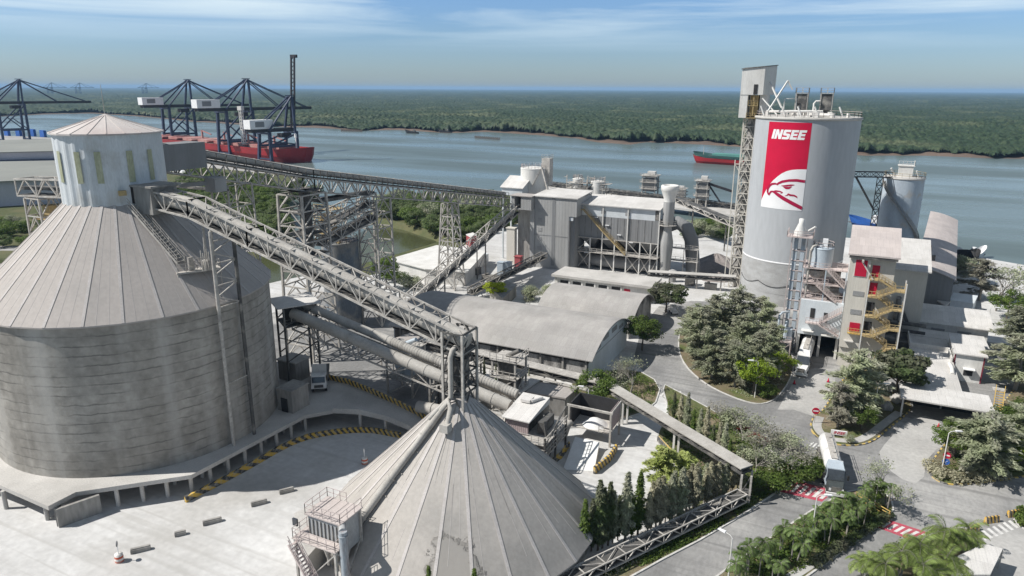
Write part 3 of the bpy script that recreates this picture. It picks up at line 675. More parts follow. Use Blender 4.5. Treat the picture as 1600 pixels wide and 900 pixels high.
# two-pole trestle carrying the gallery
t = thing('trestle', 'tall two legged lattice trestle standing on the deck before the big silo', 'trestle', (19.4,0,DZ))
for y in (-1.85,1.85):
    m_ = MB(); m_.tube((19.4,y,DZ),(19.4,y*.95,32.6),.24,.24,8); m_.build('leg', M['steel_d'] if y > 0 else M['steel'], t)
mb = MB()
for i in range(7):
    z = 22.6 + i*1.45; s = 1 if i % 2 else -1
    mb.bar((19.4,-1.8,z),(19.4,1.8,z),.14) if i % 2 == 0 else None
    mb.bar((19.4,-1.8*s,z),(19.4,1.8*s,z+1.45),.14)
mb.build('bracing', M['steel'], t); mb = MB(); mb.bar((19.4,-1.8,12),(19.4,1.8,12),.14); mb.build('tie_bar', M['steel'], t)

# ------------------------------------------------------------------ conveyor galleries
def gallery(name, label, pts, width, height, bays, tube_r=.7, mt='steel', floor=True, roof=None, ch=.22, br=.14, cover='belt', tube_off=0, tube_z=None, rails=False, thing_loc=None):
    t = thing(name, label, 'conveyor', thing_loc or (pts[0][0],pts[0][1],0))
    mb = MB(); 
    for (p,q),n in zip(zip(pts,pts[1:]), bays): mb.truss(p,q,width,height,n,ch,br)
    mb.build('truss', M[mt], t)
    mb = MB()
    for p,q in zip(pts,pts[1:]): mb.bar(Vector(p)+Vector((0,0,.12)),Vector(q)+Vector((0,0,.12)),width*.9,.1)
    if floor: mb.build('walkway', M['steel_d'], t)
    if tube_r:
        P_ = [Vector(p)+Vector((0,0,(tube_z or tube_r+.35))) for p in pts]
        d = P_[1]-P_[0]; sd = Vector((-d.y,d.x,0)).normalized()*tube_off
        mb = MB()
        for a,b in zip(P_,P_[1:]):
            n = int((b-a).length/3)
            mb.tube(a+sd,b+sd,tube_r,None,14)
            for i in range(1,n): 
                c = a+(b-a)*i/n+sd; e=(b-a).normalized()*.06; mb.tube(c-e,c+e,tube_r+.05,None,14)
        mb.build('belt_cover', M[cover], t)
    if roof is not None:
        mb = MB()
        for p,q in zip(pts,pts[1:]): mb.bar(Vector(p)+Vector((0,0,height+.12)),Vector(q)+Vector((0,0,height+.12)),width+.4,.14)
        mb.build('roof', M[roof], t)
    return t
G1 = [(7.2,0,34.9),(15.5,0,34.0),(25.3,0,31.1),(55.4,0,22.3)]
t = gallery('conveyor_gallery','long open truss conveyor sloping from the white drum down to the near cone roof',G1,3.0,2.2,[4,6,18],.95,tube_off=-.3)
mb = MB(); mb.rail([(7.5,1.2,35.0),(15.5,1.2,34.1),(25.3,1.2,31.2),(55,1.2,22.4)],1.1,2.0,.05); mb.build('handrail', M['steel'], t)
mb = MB(); mb.bx(6.0,9.6,-2.0,2.0,33.9,37.4); mb.bx(5.6,10.2,-2.3,2.3,37.4,37.65)
mb.build('head_box', M['conc'], t)
# head tower above the near cone
t = thing('head_tower', 'dark square steel tower with crossed bracing on top of the near cone roof', 'tower', (54.1,0,15.6))
L0 = [(52.9,-1.6,15.2),(55.4,-1.6,15.2),(55.4,1.6,15.2),(52.9,1.6,15.2)]; L1 = [(a,b,24.6) for a,b,_ in L0]
for a,b in zip(L0,L1): m_ = MB(); m_.bar(a,b,.26); m_.build('leg', M['steel'], t)
mb = MB(); mb.lattice(L0,L1,4,.16); 
for z in (18.2,21.6): mb.bx(53,55.3,-1.5,1.5,z-.06,z)
mb.rail([(53,-1.5,18.2),(55.3,-1.5,18.2),(55.3,1.5,18.2)],1.0,1.0,.06); mb.rail([(53,-1.5,21.6),(55.3,-1.5,21.6),(55.3,1.5,21.6)],1.0,1.0,.06)
mb.build('bracing', M['steel_d'], t)
mb = MB(); mb.path([(54.2,-1.0,22.9),(54.2,-1.7,22.7),(54.1,-1.95,22.0),(54.1,-1.95,17.4),(53.4,-2.3,16.6),(52.2,-3.6,15.0)],.28,10); mb.build('dust_pipe', M['belt'], t)
mb = MB(); mb.lathe(54.1,0,[(1.1,22.4),(1.1,19.6),(.5,18.2),(.5,16.6)],14); mb.box((54.1,.2,21),(1.5,1.4,1.2)); mb.build('chute', M['steel_d'], t)
# gallery 2 towards the mill
def zb(b): return 41.3-2.4 + (b-9)*(-.184) + .15
G2 = [(0,6.6,38.2),(0,38,31.3),(0,119,16.9)]
t = gallery('conveyor_gallery','very long conveyor on high towers running from the white drum to the mill',G2,2.8,2.5,[14,40],.62,tube_z=3.75,br=.17,tube_off=.3,mt='steel')
mb = MB(); mb.bx(-1.9,1.9,6.2,14,38.2,42.0); mb.build('housing', M['grey2'], t)
mb = MB()
for p_,q_ in zip(G2,G2[1:]):
    p, q = Vector(p_), Vector(q_); n = int((q-p).length/1.9)
    mb.bar(p+Vector((0,0,2.75)),q+Vector((0,0,2.75)),2.2,.35)
    for i in range(n+1):
        c = p+(q-p)*i/n
        for sx in (-1.3,1.3): mb.bar(c+Vector((sx,0,2.5)),c+Vector((sx,0,4.1)),.12)
        mb.bar(c+Vector((-1.3,0,3.35)),c+Vector((1.3,0,3.35)),.1)
    for sx in (-1.3,1.3):
        for z in (3.3,4.1): mb.bar(p+Vector((sx,0,z)),q+Vector((sx,0,z)),.09)
mb.build('belt_frame', M['steel_d'], t)
def tower(label, cx, cy, z1, w0, w1, n, d0=None, d1=None, m1='steel', x=False, w=.28, name='lattice_tower'):
    d0 = d0 or w0; d1 = d1 or w1
    t = thing(name, label, 'tower', (cx,cy,0))
    A = [(cx+i*w0/2,cy+j*d0/2,0) for i,j in ((-1,-1),(1,-1),(1,1),(-1,1))]; B = [(cx+i*w1/2,cy+j*d1/2,z1) for i,j in ((-1,-1),(1,-1),(1,1),(-1,1))]
    for a,b in zip(A,B): m_ = MB(); m_.bar(a,b,w); m_.build('leg', M[m1], t)
    mb = MB(); mb.lattice(A,B,n,w*.6,x); mb.build('bracing', M['steel'], t)
    return t
t = tower('widest lattice tower under the long conveyor, next to the big silo',0,36,31.3,6.5,5.6,11,7.5,6.5,w=.4)
mb = MB()
for z in (20,24,28,32): mb.bx(-2.6,2.6,33.2,39,z-.1,z)
mb.box((.6,36,26),(1.4,1.6,12)); mb.build('floors', M['steel_d'], t)
t = tower('middle lattice tower under the long conveyor, beside the dark tank',0,57.5,27.5,5.0,4.6,9,5.5,5.0,w=.34)
tower('slim tapering lattice tower under the long conveyor, near the mill',-.5,89,22.0,5.2,3.0,7,5.2,3.0,w=.32)
t = thing('transfer_gallery','pair of dark truss galleries hung between the two tall lattice towers','conveyor',(0,47,22))
mb = MB(); mb.truss((0,39.5,23.8),(0,56,26.6),3.4,2.4,7,.24,.16); mb.truss((0,39.5,20.8),(0,56,23.4),3.4,2.2,7,.24,.16); mb.build('truss', M['steel'], t)
mb = MB(); mb.bar((0,39.5,24.2),(0,56,27.0),2.9,.2); mb.bar((0,39.5,21.1),(0,56,23.8),2.9,.9); mb.bar((0,39.5,29.4),(0,56,29.0),2.6,.6); mb.build('floor', M['steel_d'], t)
# tower and platform close to the drum
t = tower('lattice support frame below the long conveyor, close behind the white drum',0,20,34.9,4.4,3.6,10,6,5,w=.24)
mb = MB(); mb.bx(-8,2.4,16,17.2,34.2,34.5); mb.rail([(-8,16,34.5),(2.4,16,34.5)],1.1,1.5); mb.build('platform', M['steel_d'], t)
mb = MB(); mb.box((2.2,14.6,36.6),(3.2,2.6,.15)); mb.box((2.6,14.6,35.5),(2.2,2.2,2.0)); mb.bar((-1,11,35.6),(2,14,35.8),.6); solo('hopper_hut', mb, M['grey'], 'small dark roofed hut hung beside the long conveyor behind the drum', 'hut', (2.2,14.6,34.5))
# left gallery
G3 = [(-13.2,3.6,34.2),(-27,3.6,33.6)]
t = gallery('conveyor_gallery','short truss gallery sticking out from the left side of the silo drum',[(-6.2,3.6,34.3),(-27,3.6,33.4)],3.0,2.6,[8],0,ch=.26,br=.18,roof=None)
mb = MB(); mb.bar((-6.2,3.6,35.4),(-27,3.6,34.5),1.6,.5); mb.build('belt_cover', M['steel_d'], t)
t = tower('stacked steel tower under the short left hand gallery',-23,3.6,33.2,4.4,3.6,12,4.4,3.6,w=.28)
mb = MB()
for z in range(6,33,3): mb.bx(-24.6,-21.4,2.0,5.2,z-.1,z)
mb.box((-22.2,4,16),(1.6,1.6,32)); mb.build('floors', M['rust'], t)
# covered tubes to the shed
S0, S1 = Vector((11.5,20.4,14.7)), Vector((50.6,21.0,6.3))
t = thing('tube_conveyor','pair of fat dusty tubes on a truss sloping down behind the near cone','conveyor',(11.5,20.4,0))
d = (S1-S0).normalized(); sd = Vector((-d.y,d.x,0)).normalized()
for s,r_ in ((-1.1,.88),(1.25,.7)):
    mb = MB(); up_ = Vector((0,0,.9 if s > 0 else 0)); a = S0+sd*s+up_; b = S1+sd*s+up_; mb.tube(a,b,r_,None,16)
    for i in range(1,14): c=a+(b-a)*i/14; mb.tube(c-d*.07,c+d*.07,r_+.06,None,16)
    if s > 0:
        for i in range(50): c=a+(b-a)*(.45+.55*i/50); mb.tube(c-d*.06,c+d*.06,r_+.05,None,12)
    mb.build('tube', M['belt'], t)
mb = MB(); mb.truss(S0+Vector((0,0,-2.6)),S1+Vector((0,0,-2.0)),3.0,1.9,12,.22,.14); mb.build('truss', M['steel'], t)
mb = MB(); mb.bar(S0+Vector((0,0,-.65)),S1+Vector((0,0,-.65)),3.2,.08); mb.rail([S0+sd*-1.75+Vector((0,0,-.6)),S1+sd*-1.75+Vector((0,0,-.6))],1.0,2.0,.06); mb.build('walkway', M['steel'], t)
for f_ in (.66,):
    c = S0+(S1-S0)*f_
    m_ = MB()
    for s in (-1.3,1.3): m_.bar((c.x+sd.x*s,c.y+sd.y*s,0),(c.x+sd.x*s,c.y+sd.y*s,c.z-2.5),.3)
    for i in range(3): m_.bar((c.x-sd.x*1.3,c.y-sd.y*1.3,i*2+1),(c.x+sd.x*1.3,c.y+sd.y*1.3,i*2+3),.15)
    m_.build('trestle', M['steel_d'], t)
cp = [g(x,y,21) for x,y in ((422,472),(470,459),(486,463),(436,477))]
t = thing('tail_canopy','flat pale canopy plate on a steel frame at the right edge of the big silo','canopy',(10,20,0))
mb = MB(); mb.prism([(6.0,19.6),(11.6,15.9),(15.2,22.0),(9.4,25.8)],16.2,16.35); mb.build('roof', M['roof_l'], t)
mb = MB()
Q4 = ((7.4,19.9),(11.8,17.0),(14.2,21.8),(9.6,24.8))
for p in Q4: mb.bar((*p,DZ),(*p,16.2),.26)
for z in (7,10,13):
    for k in range(4): mb.bar((*Q4[k],z),(*Q4[(k+1)%4],z+2.6),.16)
mb.prism([(7.4,19.9),(11.8,17.0),(14.2,21.8),(9.6,24.8)],12.8,13.0); mb.box((10.8,20.8,14.6),(2.6,2.6,3.3)); mb.rail([(11.8,17.0,13.0),(14.2,21.8,13.0)],1.1,1.0); mb.build('frame', M['steel_d'], t)

# ------------------------------------------------------------------ near cone store
CX, CY = 54.2, -.1
NC2 = 24; O2 = R(4)
t = thing('cone_store','low grey cone shaped store with seamed sheet roof in the foreground','silo',(CX,CY,0))
mb = MB(); cone_facets(mb,CX,CY,15.8,2.3,.9,16.9,NC2,O2); mb.lathe(CX,CY,[(15.2,2.15),(15.8,2.12),(15.8,2.3)],NC2,smooth=False,off=O2); mb.lathe(CX,CY,[(.9,16.9),(.7,17.3),(0,17.4)],12)
rf = mb.build('roof', M['cone2'], t)
mb = MB()
zc2 = lambda r_: 2.3+(15.8-r_)*14.6/14.9
for k in range(NC2):
    a = 2*PI*k/NC2+O2
    mb.bar((CX+15.8*math.cos(a),CY+15.8*math.sin(a),2.32),(CX+1*math.cos(a),CY+1*math.sin(a),16.85),.34,.04)
    rr = random.Random(k)
    for _ in range(3):
        s = rr.choice((.33,.66)); a2 = a + 2*PI/NC2*s; q = math.cos(PI/NC2)/math.cos((s-.5)*2*PI/NC2)
        r0 = rr.uniform(6,15.5); r1 = rr.uniform(2.5,r0-2)
        mb.bar((CX+r0*q*math.cos(a2),CY+r0*q*math.sin(a2),zc2(r0)),(CX+r1*q*math.cos(a2),CY+r1*q*math.sin(a2),zc2(r1)),.04,.035)
mb.build('ridge_seams', M['seam'], rf)
mb = MB(); mb.lathe(CX,CY,[(15.1,0),(15.1,2.2)],48); mb.build('wall', M['conc'], t)
# dust duct down the roof
ang = R(-117); du, dv = math.cos(ang), math.sin(ang)
def on(r_, h, off=0): return (CX+r_*du-dv*off, CY+r_*dv+du*off, zc2(r_)+h)
t2 = thing('dust_duct','round grey duct running down the near cone roof to the filter unit','duct',(CX+14*du,CY+14*dv,2))
mb = MB(); mb.path([on(2.6,.9,.3),on(2.9,.75,.3),on(9,.65),on(9.05,.65),on(14.4,.7),on(15.2,1.0,-.4),on(16.2,1.6,-1.4)],[.34,.36,.36,.42,.42,.42,.42],12)
for r_ in (5,9,12.5): mb.tube(on(r_-.06,.65),on(r_+.06,.65),.5,None,12)
mb.build('pipe', M['belt'], t2)
mb = MB(); mb.path([on(2.9,.8,.3),on(2.2,1.5,1.0),on(2.5,1.3,1.9),on(3.2,.3,2.3)],.3,10); mb.box(on(3.4,.4,2.3),(1.0,1.0,.9)); mb.build('elbow', M['belt'], t2)
mb = MB()
for r_ in (4,6,8,10,12,14): mb.bar(on(r_,.1,-.7),on(r_,.1,.7),.09); mb.bar(on(r_,0),on(r_,.5),.08)
mb.build('bracket', M['steel'], t2)
M['dcase'] = mat('dusty_casing', (.42,.43,.43), (.32,.325,.33), sc=.5, stretch=(1,1,.4), fine=.12)
# filter unit with platform, at the left foot of the cone
t = thing('filter_unit','grey filter housing with railed platforms and stair at the left foot of the near cone','filter unit',(47.5,-14.5,0))
mb = MB(); mb.bx(45.3,49.3,-15.8,-12.8,4.6,8.3); h_ = mb.build('casing', M['dcase'], t)
mb = MB()
for k in range(8): mb.bx(45.4+k*.5,45.5+k*.5,-15.88,-15.8,4.8,7.9)
mb.build('casing_ribs', M['steel_d'], h_)
mb = MB(); mb.bx(45.0,49.6,-16.0,-12.4,8.3,8.45)
for k in range(4): mb.bx(45.8+k*1.0,45.86+k*1.0,-15.9,-12.5,8.45,8.49)
mb.build('top_deck', M['roofp'], t)
M['rail'] = mat('pale_handrail', (.55,.47,.45), (.42,.36,.34), sc=1.0)
mb = MB(); mb.rail([(45.05,-15.9,8.45),(49.5,-15.9,8.45),(49.5,-12.5,8.45)],1.1,1.0,.05); mb.rail([(45.05,-15.9,8.45),(45.05,-12.5,8.45),(47.6,-12.5,8.45)],1.1,1.0,.05)
mb.rail([(44.4,-17.2,6.2),(49.8,-17.2,6.2),(49.8,-16,6.2)],1.1,1.0,.05); mb.rail([(44.4,-17.2,6.2),(44.4,-13,6.2)],1.1,1.0,.05); mb.build('handrail', M['rail'], t)
mb = MB(); mb.bx(44.3,49.9,-17.3,-15.9,6.06,6.18); mb.bx(44.3,45.25,-15.9,-13,6.06,6.18); mb.build('walkway', M['roofp'], t)
mb = MB(); mb.stair((49.4,-18.4,.2),(44.8,-17.8,6.1),.9); mb.build('stair', M['rail'], t)
for p in ((44.6,-17.1),(49.7,-17.1),(45.2,-12.7),(49.4,-12.7),(49.4,-15.9)):
    m_ = MB(); m_.bar((*p,0),(*p,6.1 if p[1]<-17 else 8.3),.24); m_.build('leg', M['steel'], t)
mb = MB()
for k in range(3): mb.lathe(46.2+k*1.15,-14.3,[(.7,4.6),(.15,2.4),(.15,1.6)],8)
for a,b in (((44.6,-17.1,.3),(49.7,-17.1,5.8)),((49.6,-17.1,.3),(49.4,-12.7,5))): mb.bar(a,b,.12)
mb.build('hoppers', M['steel'], t)
mb = MB(); mb.box((44.1,-16.4,7.4),(.6,.2,.8)); mb.build('floodlight', M['glass'], t)
t2 = thing('exhaust_stack','rust streaked round stack standing beside the filter unit','chimney',(50.4,-16.6,0))
mb = MB(); mb.tube((50.4,-16.6,0),(50.4,-16.6,8.4),.42,None,20); mb.tube((50.4,-16.6,7.9),(50.4,-16.6,8.0),.5,None,20)
M['stackm'] = mat('stack_rusty', (.36,.40,.43), (.20,.15,.13), sc=.45, stretch=(1,1,.3), lo=.45, hi=.6, c3=(.35,.10,.06), sc3=.4, lo3=.6, hi3=.68)
mb.build('shaft', M['stackm'], t2); mb = MB(); mb.tube((50.4,-16.6,8.3),(49.2,-15.2,7.9),.38,None,12); mb.build('elbow', M['dcase'], t2)
mb = MB(); P_ = [g(x,y) for x,y in ((462,835),(497,818),(520,862),(484,905))]; mb.prism(P_,0,2.8); t2 = solo('concrete_bunker', mb, M['conc_l'], 'low open concrete bunker below the filter unit stair', 'bunker', (*P_[0],0))
# ------------------------------------------------------------------ mill building, filter house, chimney
t = thing('mill_building','tall grey sheet clad mill building where the long conveyor ends','building',(12,119,0))
mb = MB(); mb.bx(9.5,20.2,119,131,0,20.6); mb.bx(20.2,22.3,119,131,15.6,20.6); w1 = mb.build('wall', M['grey'], t)
mb = MB(); mb.bx(14.9,15.9,118.93,119,1,20.4); mb.bx(20.0,20.22,118.9,119,0,15.6); mb.bx(9.4,20.3,118.92,118.995,9.6,9.72); mb.build('cladding_joints', M['grey2'], w1)
mb = MB(); mb.add([(9.0,118.6,20.6),(22.7,118.6,20.6),(22.7,131.4,21.3),(9.0,131.4,21.3),(9.0,118.6,20.85),(22.7,118.6,20.85),(22.7,131.4,21.55),(9.0,131.4,21.55)],[(0,3,2,1),(4,5,6,7),(0,1,5,4),(1,2,6,5),(2,3,7,6),(3,0,4,7)]); mb.build('roof', M['roof_l'], t)
mb = MB(); mb.bx(3.6,9.5,120.5,130,0,17.2); mb.build('side_bay', M['conc'], t)
mb = MB(); mb.bx(8.3,9.6,118.6,120.5,0,17); mb.build('corner_column', M['grey'], t)
for k in range(6):
    m_ = MB(); m_.bx(10.6,11.9,118.92,119.02,2.4+k*2.75,3.5+k*2.75); m_.build('louvre', M['louvre'], t)
mb = MB(); mb.bx(20.3,21.6,120,128,0,15.6); mb.build('duct_shaft', M['grey2'], t)
mb = MB(); mb.bx(20.25,21.2,119.2,119.9,14.4,15.4); mb.build('vent', M['white'], t)
t = thing('transfer_house','small white sheet box hung on the mill corner at the conveyor end','hut',(5.6,119,16.8))
mb = MB(); mb.bx(3.2,4.2,116.8,121.2,17,20.6); mb.bx(6.2,9.4,116.8,121.2,17,20.6); mb.bx(3.2,9.4,121.0,121.3,17,20.6); mb.bx(3.2,9.4,116.8,121.2,16.8,17); mb.build('wall', M['grey'], t)
mb = MB(); mb.bx(2.8,9.7,116.4,121.6,20.6,20.8); mb.build('roof', M['roof'], t)
t = thing('roof_hut','sloping roofed sheet hut beside a white tank behind the conveyor end','hut',(0,127,17))
mb = MB(); mb.add([(-3.5,124,19.5),(3.2,124,19.5),(3.2,130,19.5),(-3.5,130,19.5),(-3.5,124,21.6),(3.2,124,21.6),(3.2,130,24.2),(-3.5,130,24.2)],[(0,3,2,1),(4,5,6,7),(0,1,5,4),(1,2,6,5),(2,3,7,6),(3,0,4,7)])
for p in ((-3.2,124.3),(2.9,124.3),(2.9,129.7),(-3.2,129.7)): mb.bar((*p,0),(*p,19.5),.4)
mb.build('wall', M['white'], t); mb = MB(); mb.add([(-3.9,123.6,21.65),(3.6,123.6,21.65),(3.6,130.3,24.4),(-3.9,130.3,24.4),(-3.9,123.6,21.85),(3.6,123.6,21.85),(3.6,130.3,24.6),(-3.9,130.3,24.6)],[(0,3,2,1),(4,5,6,7),(0,1,5,4),(1,2,6,5),(2,3,7,6),(3,0,4,7)]); mb.build('roof', M['roof_l'], t)
def tank(name, label, cx, cy, r, z0, z1, m='white', rail=True, legs=False, dome=.4, n=28, cat='tank'):
    t = thing(name, label, cat, (cx,cy,0))
    mb = MB(); mb.lathe(cx,cy,[(r,z0),(r,z1)],n); mb.lathe(cx,cy,[(r+.06,z1-.15),(r+.06,z1+.05),(r*.9,z1+.1),(r*.3,z1+dome),(0,z1+dome)],n); mb.build('shell', M[m], t)
    if rail:
        mb = MB(); P_ = [(cx+(r-.1)*math.cos(2*PI*k/12),cy+(r-.1)*math.sin(2*PI*k/12),z1) for k in range(13)]; mb.rail(P_,1.1,1.2,.07); mb.build('handrail', M['rail'], t)
    if legs:
        for k in range(4): m_ = MB(); a = PI/4+k*PI/2; m_.bar((cx+r*.85*math.cos(a),cy+r*.85*math.sin(a),0),(cx+r*.85*math.cos(a),cy+r*.85*math.sin(a),z0),.3); m_.build('leg', M['steel'], t)
    return t
t = tank('storage_tank','white round tank with railed top standing behind the mill roof',3.2,132,3.9,12,27.0,'wall')
mb = MB(); mb.box((7.2,133,26),(2.6,2.6,8)); mb.bar((4.5,128.2,22),(7,129.5,27.5),.35); mb.bar((9.5,128.2,21.5),(7,129.5,27.5),.5); mb.rail([(5.9,131.7,30),(8.5,131.7,30),(8.5,134.3,30)],1.1,.9,.07); mb.build('elevator_head', M['steel'], t)
for k,(cx,cy,r,z) in enumerate(((11.0,149,1.6,22.4),(17.5,150,2.2,21.8))):
    t = tank('process_vessel',['narrow pale vessel with pipes behind the mill roof','cluttered pale vessel group with railings right of the mill roof'][k],cx,cy,r,0,z,'wall')
    mb = MB()
    rr = random.Random(k)
    for i in range(12):
        x = cx + rr.uniform(-3.6,4.2); y = cy + rr.uniform(-2.5,2); h = rr.uniform(17,z+2.0)
        mb.bar((x,y,14),(x,y,h),.22); mb.bar((x,y,h-.6),(x+rr.uniform(-2,2),y,h-.6),.18)
    for z_ in (17,19.5,21.2): mb.bx(cx-3.2,cx+4.2,cy-2,cy+2,z_-.1,z_); mb.rail([(cx-3.2,cy-2,z_),(cx+4.2,cy-2,z_)],1,1.2,.08)
    mb.build('pipework', M['steel'], t)
t = thing('filter_house','long filter house of white and grey sheets raised on steel posts','building',(33,128,0))
B0 = 123.5
mb = MB(); mb.bx(21.6,44.2,B0,134,15.6,18.6); mb.build('upper_wall', M['white'], t)
mb = MB(); mb.bx(21.4,44.4,B0-.05,133.5,9.3,15.6); w_ = mb.build('casing', M['grey2'], t)
mb = MB()
for k in range(1,12): mb.bx(21.4+k*1.92-.04,21.4+k*1.92+.04,B0-.1,B0-.05,9.4,15.5)
mb.bx(43.3,44.25,B0-.08,B0-.02,15.7,18.5); mb.build('casing_joints', M['steel_d'], w_)
mb = MB(); mb.add([(21.2,B0-.7,18.6),(44.8,B0-.7,18.6),(44.8,134.5,19.9),(21.2,134.5,19.9),(21.2,B0-.7,18.85),(44.8,B0-.7,18.85),(44.8,134.5,20.15),(21.2,134.5,20.15)],[(0,3,2,1),(4,5,6,7),(0,1,5,4),(1,2,6,5),(2,3,7,6),(3,0,4,7)]); mb.build('roof', M['roof_l'], t)
for k in range(4):
    x0 = 21.6+k*5.7; m_ = MB()
    m_.add([(x0,B0+.3,9.3),(x0+5.5,B0+.3,9.3),(x0+5.5,133,9.3),(x0,133,9.3),(x0+2.2,B0+3.5,6),(x0+3.3,B0+3.5,6),(x0+3.3,129,6),(x0+2.2,129,6)],[(0,1,5,4),(1,2,6,5),(2,3,7,6),(3,0,4,7),(4,5,6,7)]); m_.build('hopper', M['grey2'], t)
for x in (21.4,25.1,28.6,32.3,35.8,39.6,42.6,44.6):
    m_ = MB(); m_.bar((x,B0-.3,0),(x,B0-.3,18.4 if x in (28.6,35.8,44.6) else 9.3),.3); m_.build('post', M['wall'], t)
mb = MB(); xs = (21.4,25.1,28.6,32.3,35.8,39.6,42.6,44.6)
for a,b in ((0,1),(3,2),(5,4),(5,6),(6,7)): mb.bar((xs[a],B0-.3,.4),(xs[b],B0-.3,5.2),.16); mb.bar((xs[b],B0-.3,.4),(xs[a],B0-.3,5.2),.16) if a in (0,5) else None
for a,b in ((0,1),(5,4),(6,7),(6,5)): mb.bar((xs[a],B0-.3,5.6),(xs[b],B0-.3,9.2),.16)
mb.bar((21.4,B0-.3,9.3),(44.6,B0-.3,9.3),.22); mb.build('bracing', M['steel'], t)
mb = MB(); mb.bx(21.2,44.8,B0-1.4,B0+4,5.25,5.4); mb.rail([(21.2,B0-1.4,5.4),(44.8,B0-1.4,5.4)],1.1,1.6,.08); mb.build('walkway', M['steel'], t)
mb = MB(); mb.bx(21.5,44.5,132.5,133,0,9.29); mb.bx(21.5,44.5,B0+5,132.4,.2,.6); mb.build('back_wall', M['steel_d'], t)  # dark backing added to give the darkness behind the hoppers
mb = MB(); mb.tube((19.5,B0+3,2.2),(44,B0+3,2.2),1.7,None,16); mb.build('collecting_duct', M['grey2'], t)
mb = MB()
for x in (27.9,34.9): mb.bx(x,x+1.3,B0-.06,B0+.02,16.4,17.3)
mb.build('window', M['louvre'], t)
mb = MB(); mb.stair((35.8,B0-1.0,5.6),(29.0,B0-1.0,11.6),.9); mb.stair((29.0,B0-1.0,11.6),(23.0,B0-1.0,17.4),.9); mb.bx(21.6,23.2,B0-1.5,B0-.4,17.3,17.42); mb.build('stair', M['rust'], t)
mb = MB(); 
for x,z in ((26,15.2),(29.4,13.2),(33,10.8),(36.5,9.0)): mb.bx(x,x+1.1,B0-.5,B0-.12,z,z+.18)
mb.build('light_bracket', M['whitep'], t)
t = thing('chimney','round grey chimney with flared white collar and ring platform beside the filter house','chimney',(46.6,124.5,0))
mb = MB(); mb.lathe(46.6,124.5,[(1.45,0),(1.5,5),(1.75,8.5),(1.75,10),(1.15,13),(1.1,14),(1.5,15),(1.5,21)],24); mb.build('shaft', M['grey'], t)
mb = MB(); mb.lathe(46.6,124.5,[(1.5,21),(1.55,22),(2.3,24),(2.4,24.2),(2.4,25.2),(2.2,25.4),(1.8,25.4),(1.6,24)],24); mb.build('collar', M['wall'], t)
mb = MB(); mb.lathe(46.6,124.5,[(1.5,14.6),(2.5,14.6),(2.5,14.75),(1.5,14.75)],16,smooth=False); mb.rail([(46.6+2.4*math.cos(2*PI*k/10),124.5+2.4*math.sin(2*PI*k/10),14.75) for k in range(11)],1.1,1.6,.08); mb.build('ring_platform', M['steel'], t)
t = thing('elbow_duct','broad dark elbow duct curving down to the ground behind the chimney','duct',(51,130,0))
mb = MB(); mb.path([(44.5,130,13),(48,130,14.5),(50.6,130,13.2),(52.2,129.6,10),(53,129,5),(53.6,128.6,0)],[1.9,1.9,1.9,1.9,1.9,2.0],16); mb.build('pipe', M['grey2'], t)
mb = MB()
for z in (4.8,8.2): mb.bx(47.5,55,125.6,127.4,z-.1,z); mb.rail([(47.5,125.6,z),(55,125.6,z)],1.1,1.4,.08)
for x in (47.6,51.2,54.9): mb.bar((x,125.7,0),(x,125.7,8.2),.22)
mb.build('frame', M['steel'], t)
# ------------------------------------------------------------------ low buildings and arched sheds
t = thing('workshop','long low white workshop with flat concrete roof below the filter house','building',(37,98,0))
mb = MB(); mb.bx(25,49.6,97.6,105.5,0,4.1); mb.build('wall', M['wall'], t); mb = MB(); mb.bx(24.4,50.4,96.8,106,4.1,4.7); mb.build('roof', M['conc_l'], t)
for k in range(5):
    m_ = MB(); m_.bx(26.6+k*3.4,28.9+k*3.4,97.52,97.62,1.9,3.3); m_.build('window', M['dark'], t)
for k in range(6):
    m_ = MB(); m_.bx(25.5+k*3.4,25.9+k*3.4,97.3,97.6,0,4.1); m_.build('pilaster', M['wall'], t)
mb = MB(); mb.bx(43.4,44.9,97.5,97.59,1.7,3.1); mb.build('red_panel', M['red'], t)
def arch(t, a0, a1, b0, b1, eave, rise, mroof, mgable, mwall, over=.8, n=22):
    w = (b1-b0); Rr = (w*w/4 + rise*rise)/(2*rise); cb = (b0+b1)/2; cz = eave + rise - Rr; th_ = math.asin(w/2/Rr)
    P_ = [(cb + Rr*math.sin(-th_ + 2*th_*k/n), cz + Rr*math.cos(-th_ + 2*th_*k/n)) for k in range(n+1)]
    mb = MB()
    for i in range(n):
        (y0,z0),(y1,z1) = P_[i],P_[i+1]
        e = .8 if i == 0 else 0; e2 = .8 if i == n-1 else 0
        d = Vector((y1-y0,z1-z0)).normalized(); y0 -= d.x*e; z0 -= d.y*e; y1 += d.x*e2; z1 += d.y*e2
        mb.hexa([(a0-over,y0,z0),(a1+over,y0,z0),(a1+over,y1,z1),(a0-over,y1,z1),(a0-over,y0,z0+.16),(a1+over,y0,z0+.16),(a1+over,y1,z1+.16),(a0-over,y1,z1+.16)])
    mb.build('roof', mroof, t)
    mb = MB()
    for a in (a0,a1-.2):
        mb = MB(); poly = [(b0,0),(b1,0)] + [(y,z-.03) for y,z in P_[::-1]]
        mb.extr(poly,(a,0,0),(0,1,0),(0,0,1),(1,0,0),.2); mb.build('gable', mgable, t)
    mb = MB(); mb.bx(a0+.2,a1-.2,b0+.02,b0+.22,0,eave); mb.build('side_wall', mwall, t); mb = MB(); mb.bx(a0+.2,a1-.2,b1-.22,b1-.02,0,eave); mb.build('side_wall', mwall, t)
    return P_
M['archroof'] = mat('arched_roof_sheet', (.42,.40,.38), (.33,.318,.30), sc=.14, fine=.09, laps=(1.05,2.4,.2,.025), corr=('X',.4,.02), c3=(.30,.29,.28), sc3=.08, lo3=.5, hi3=.75)
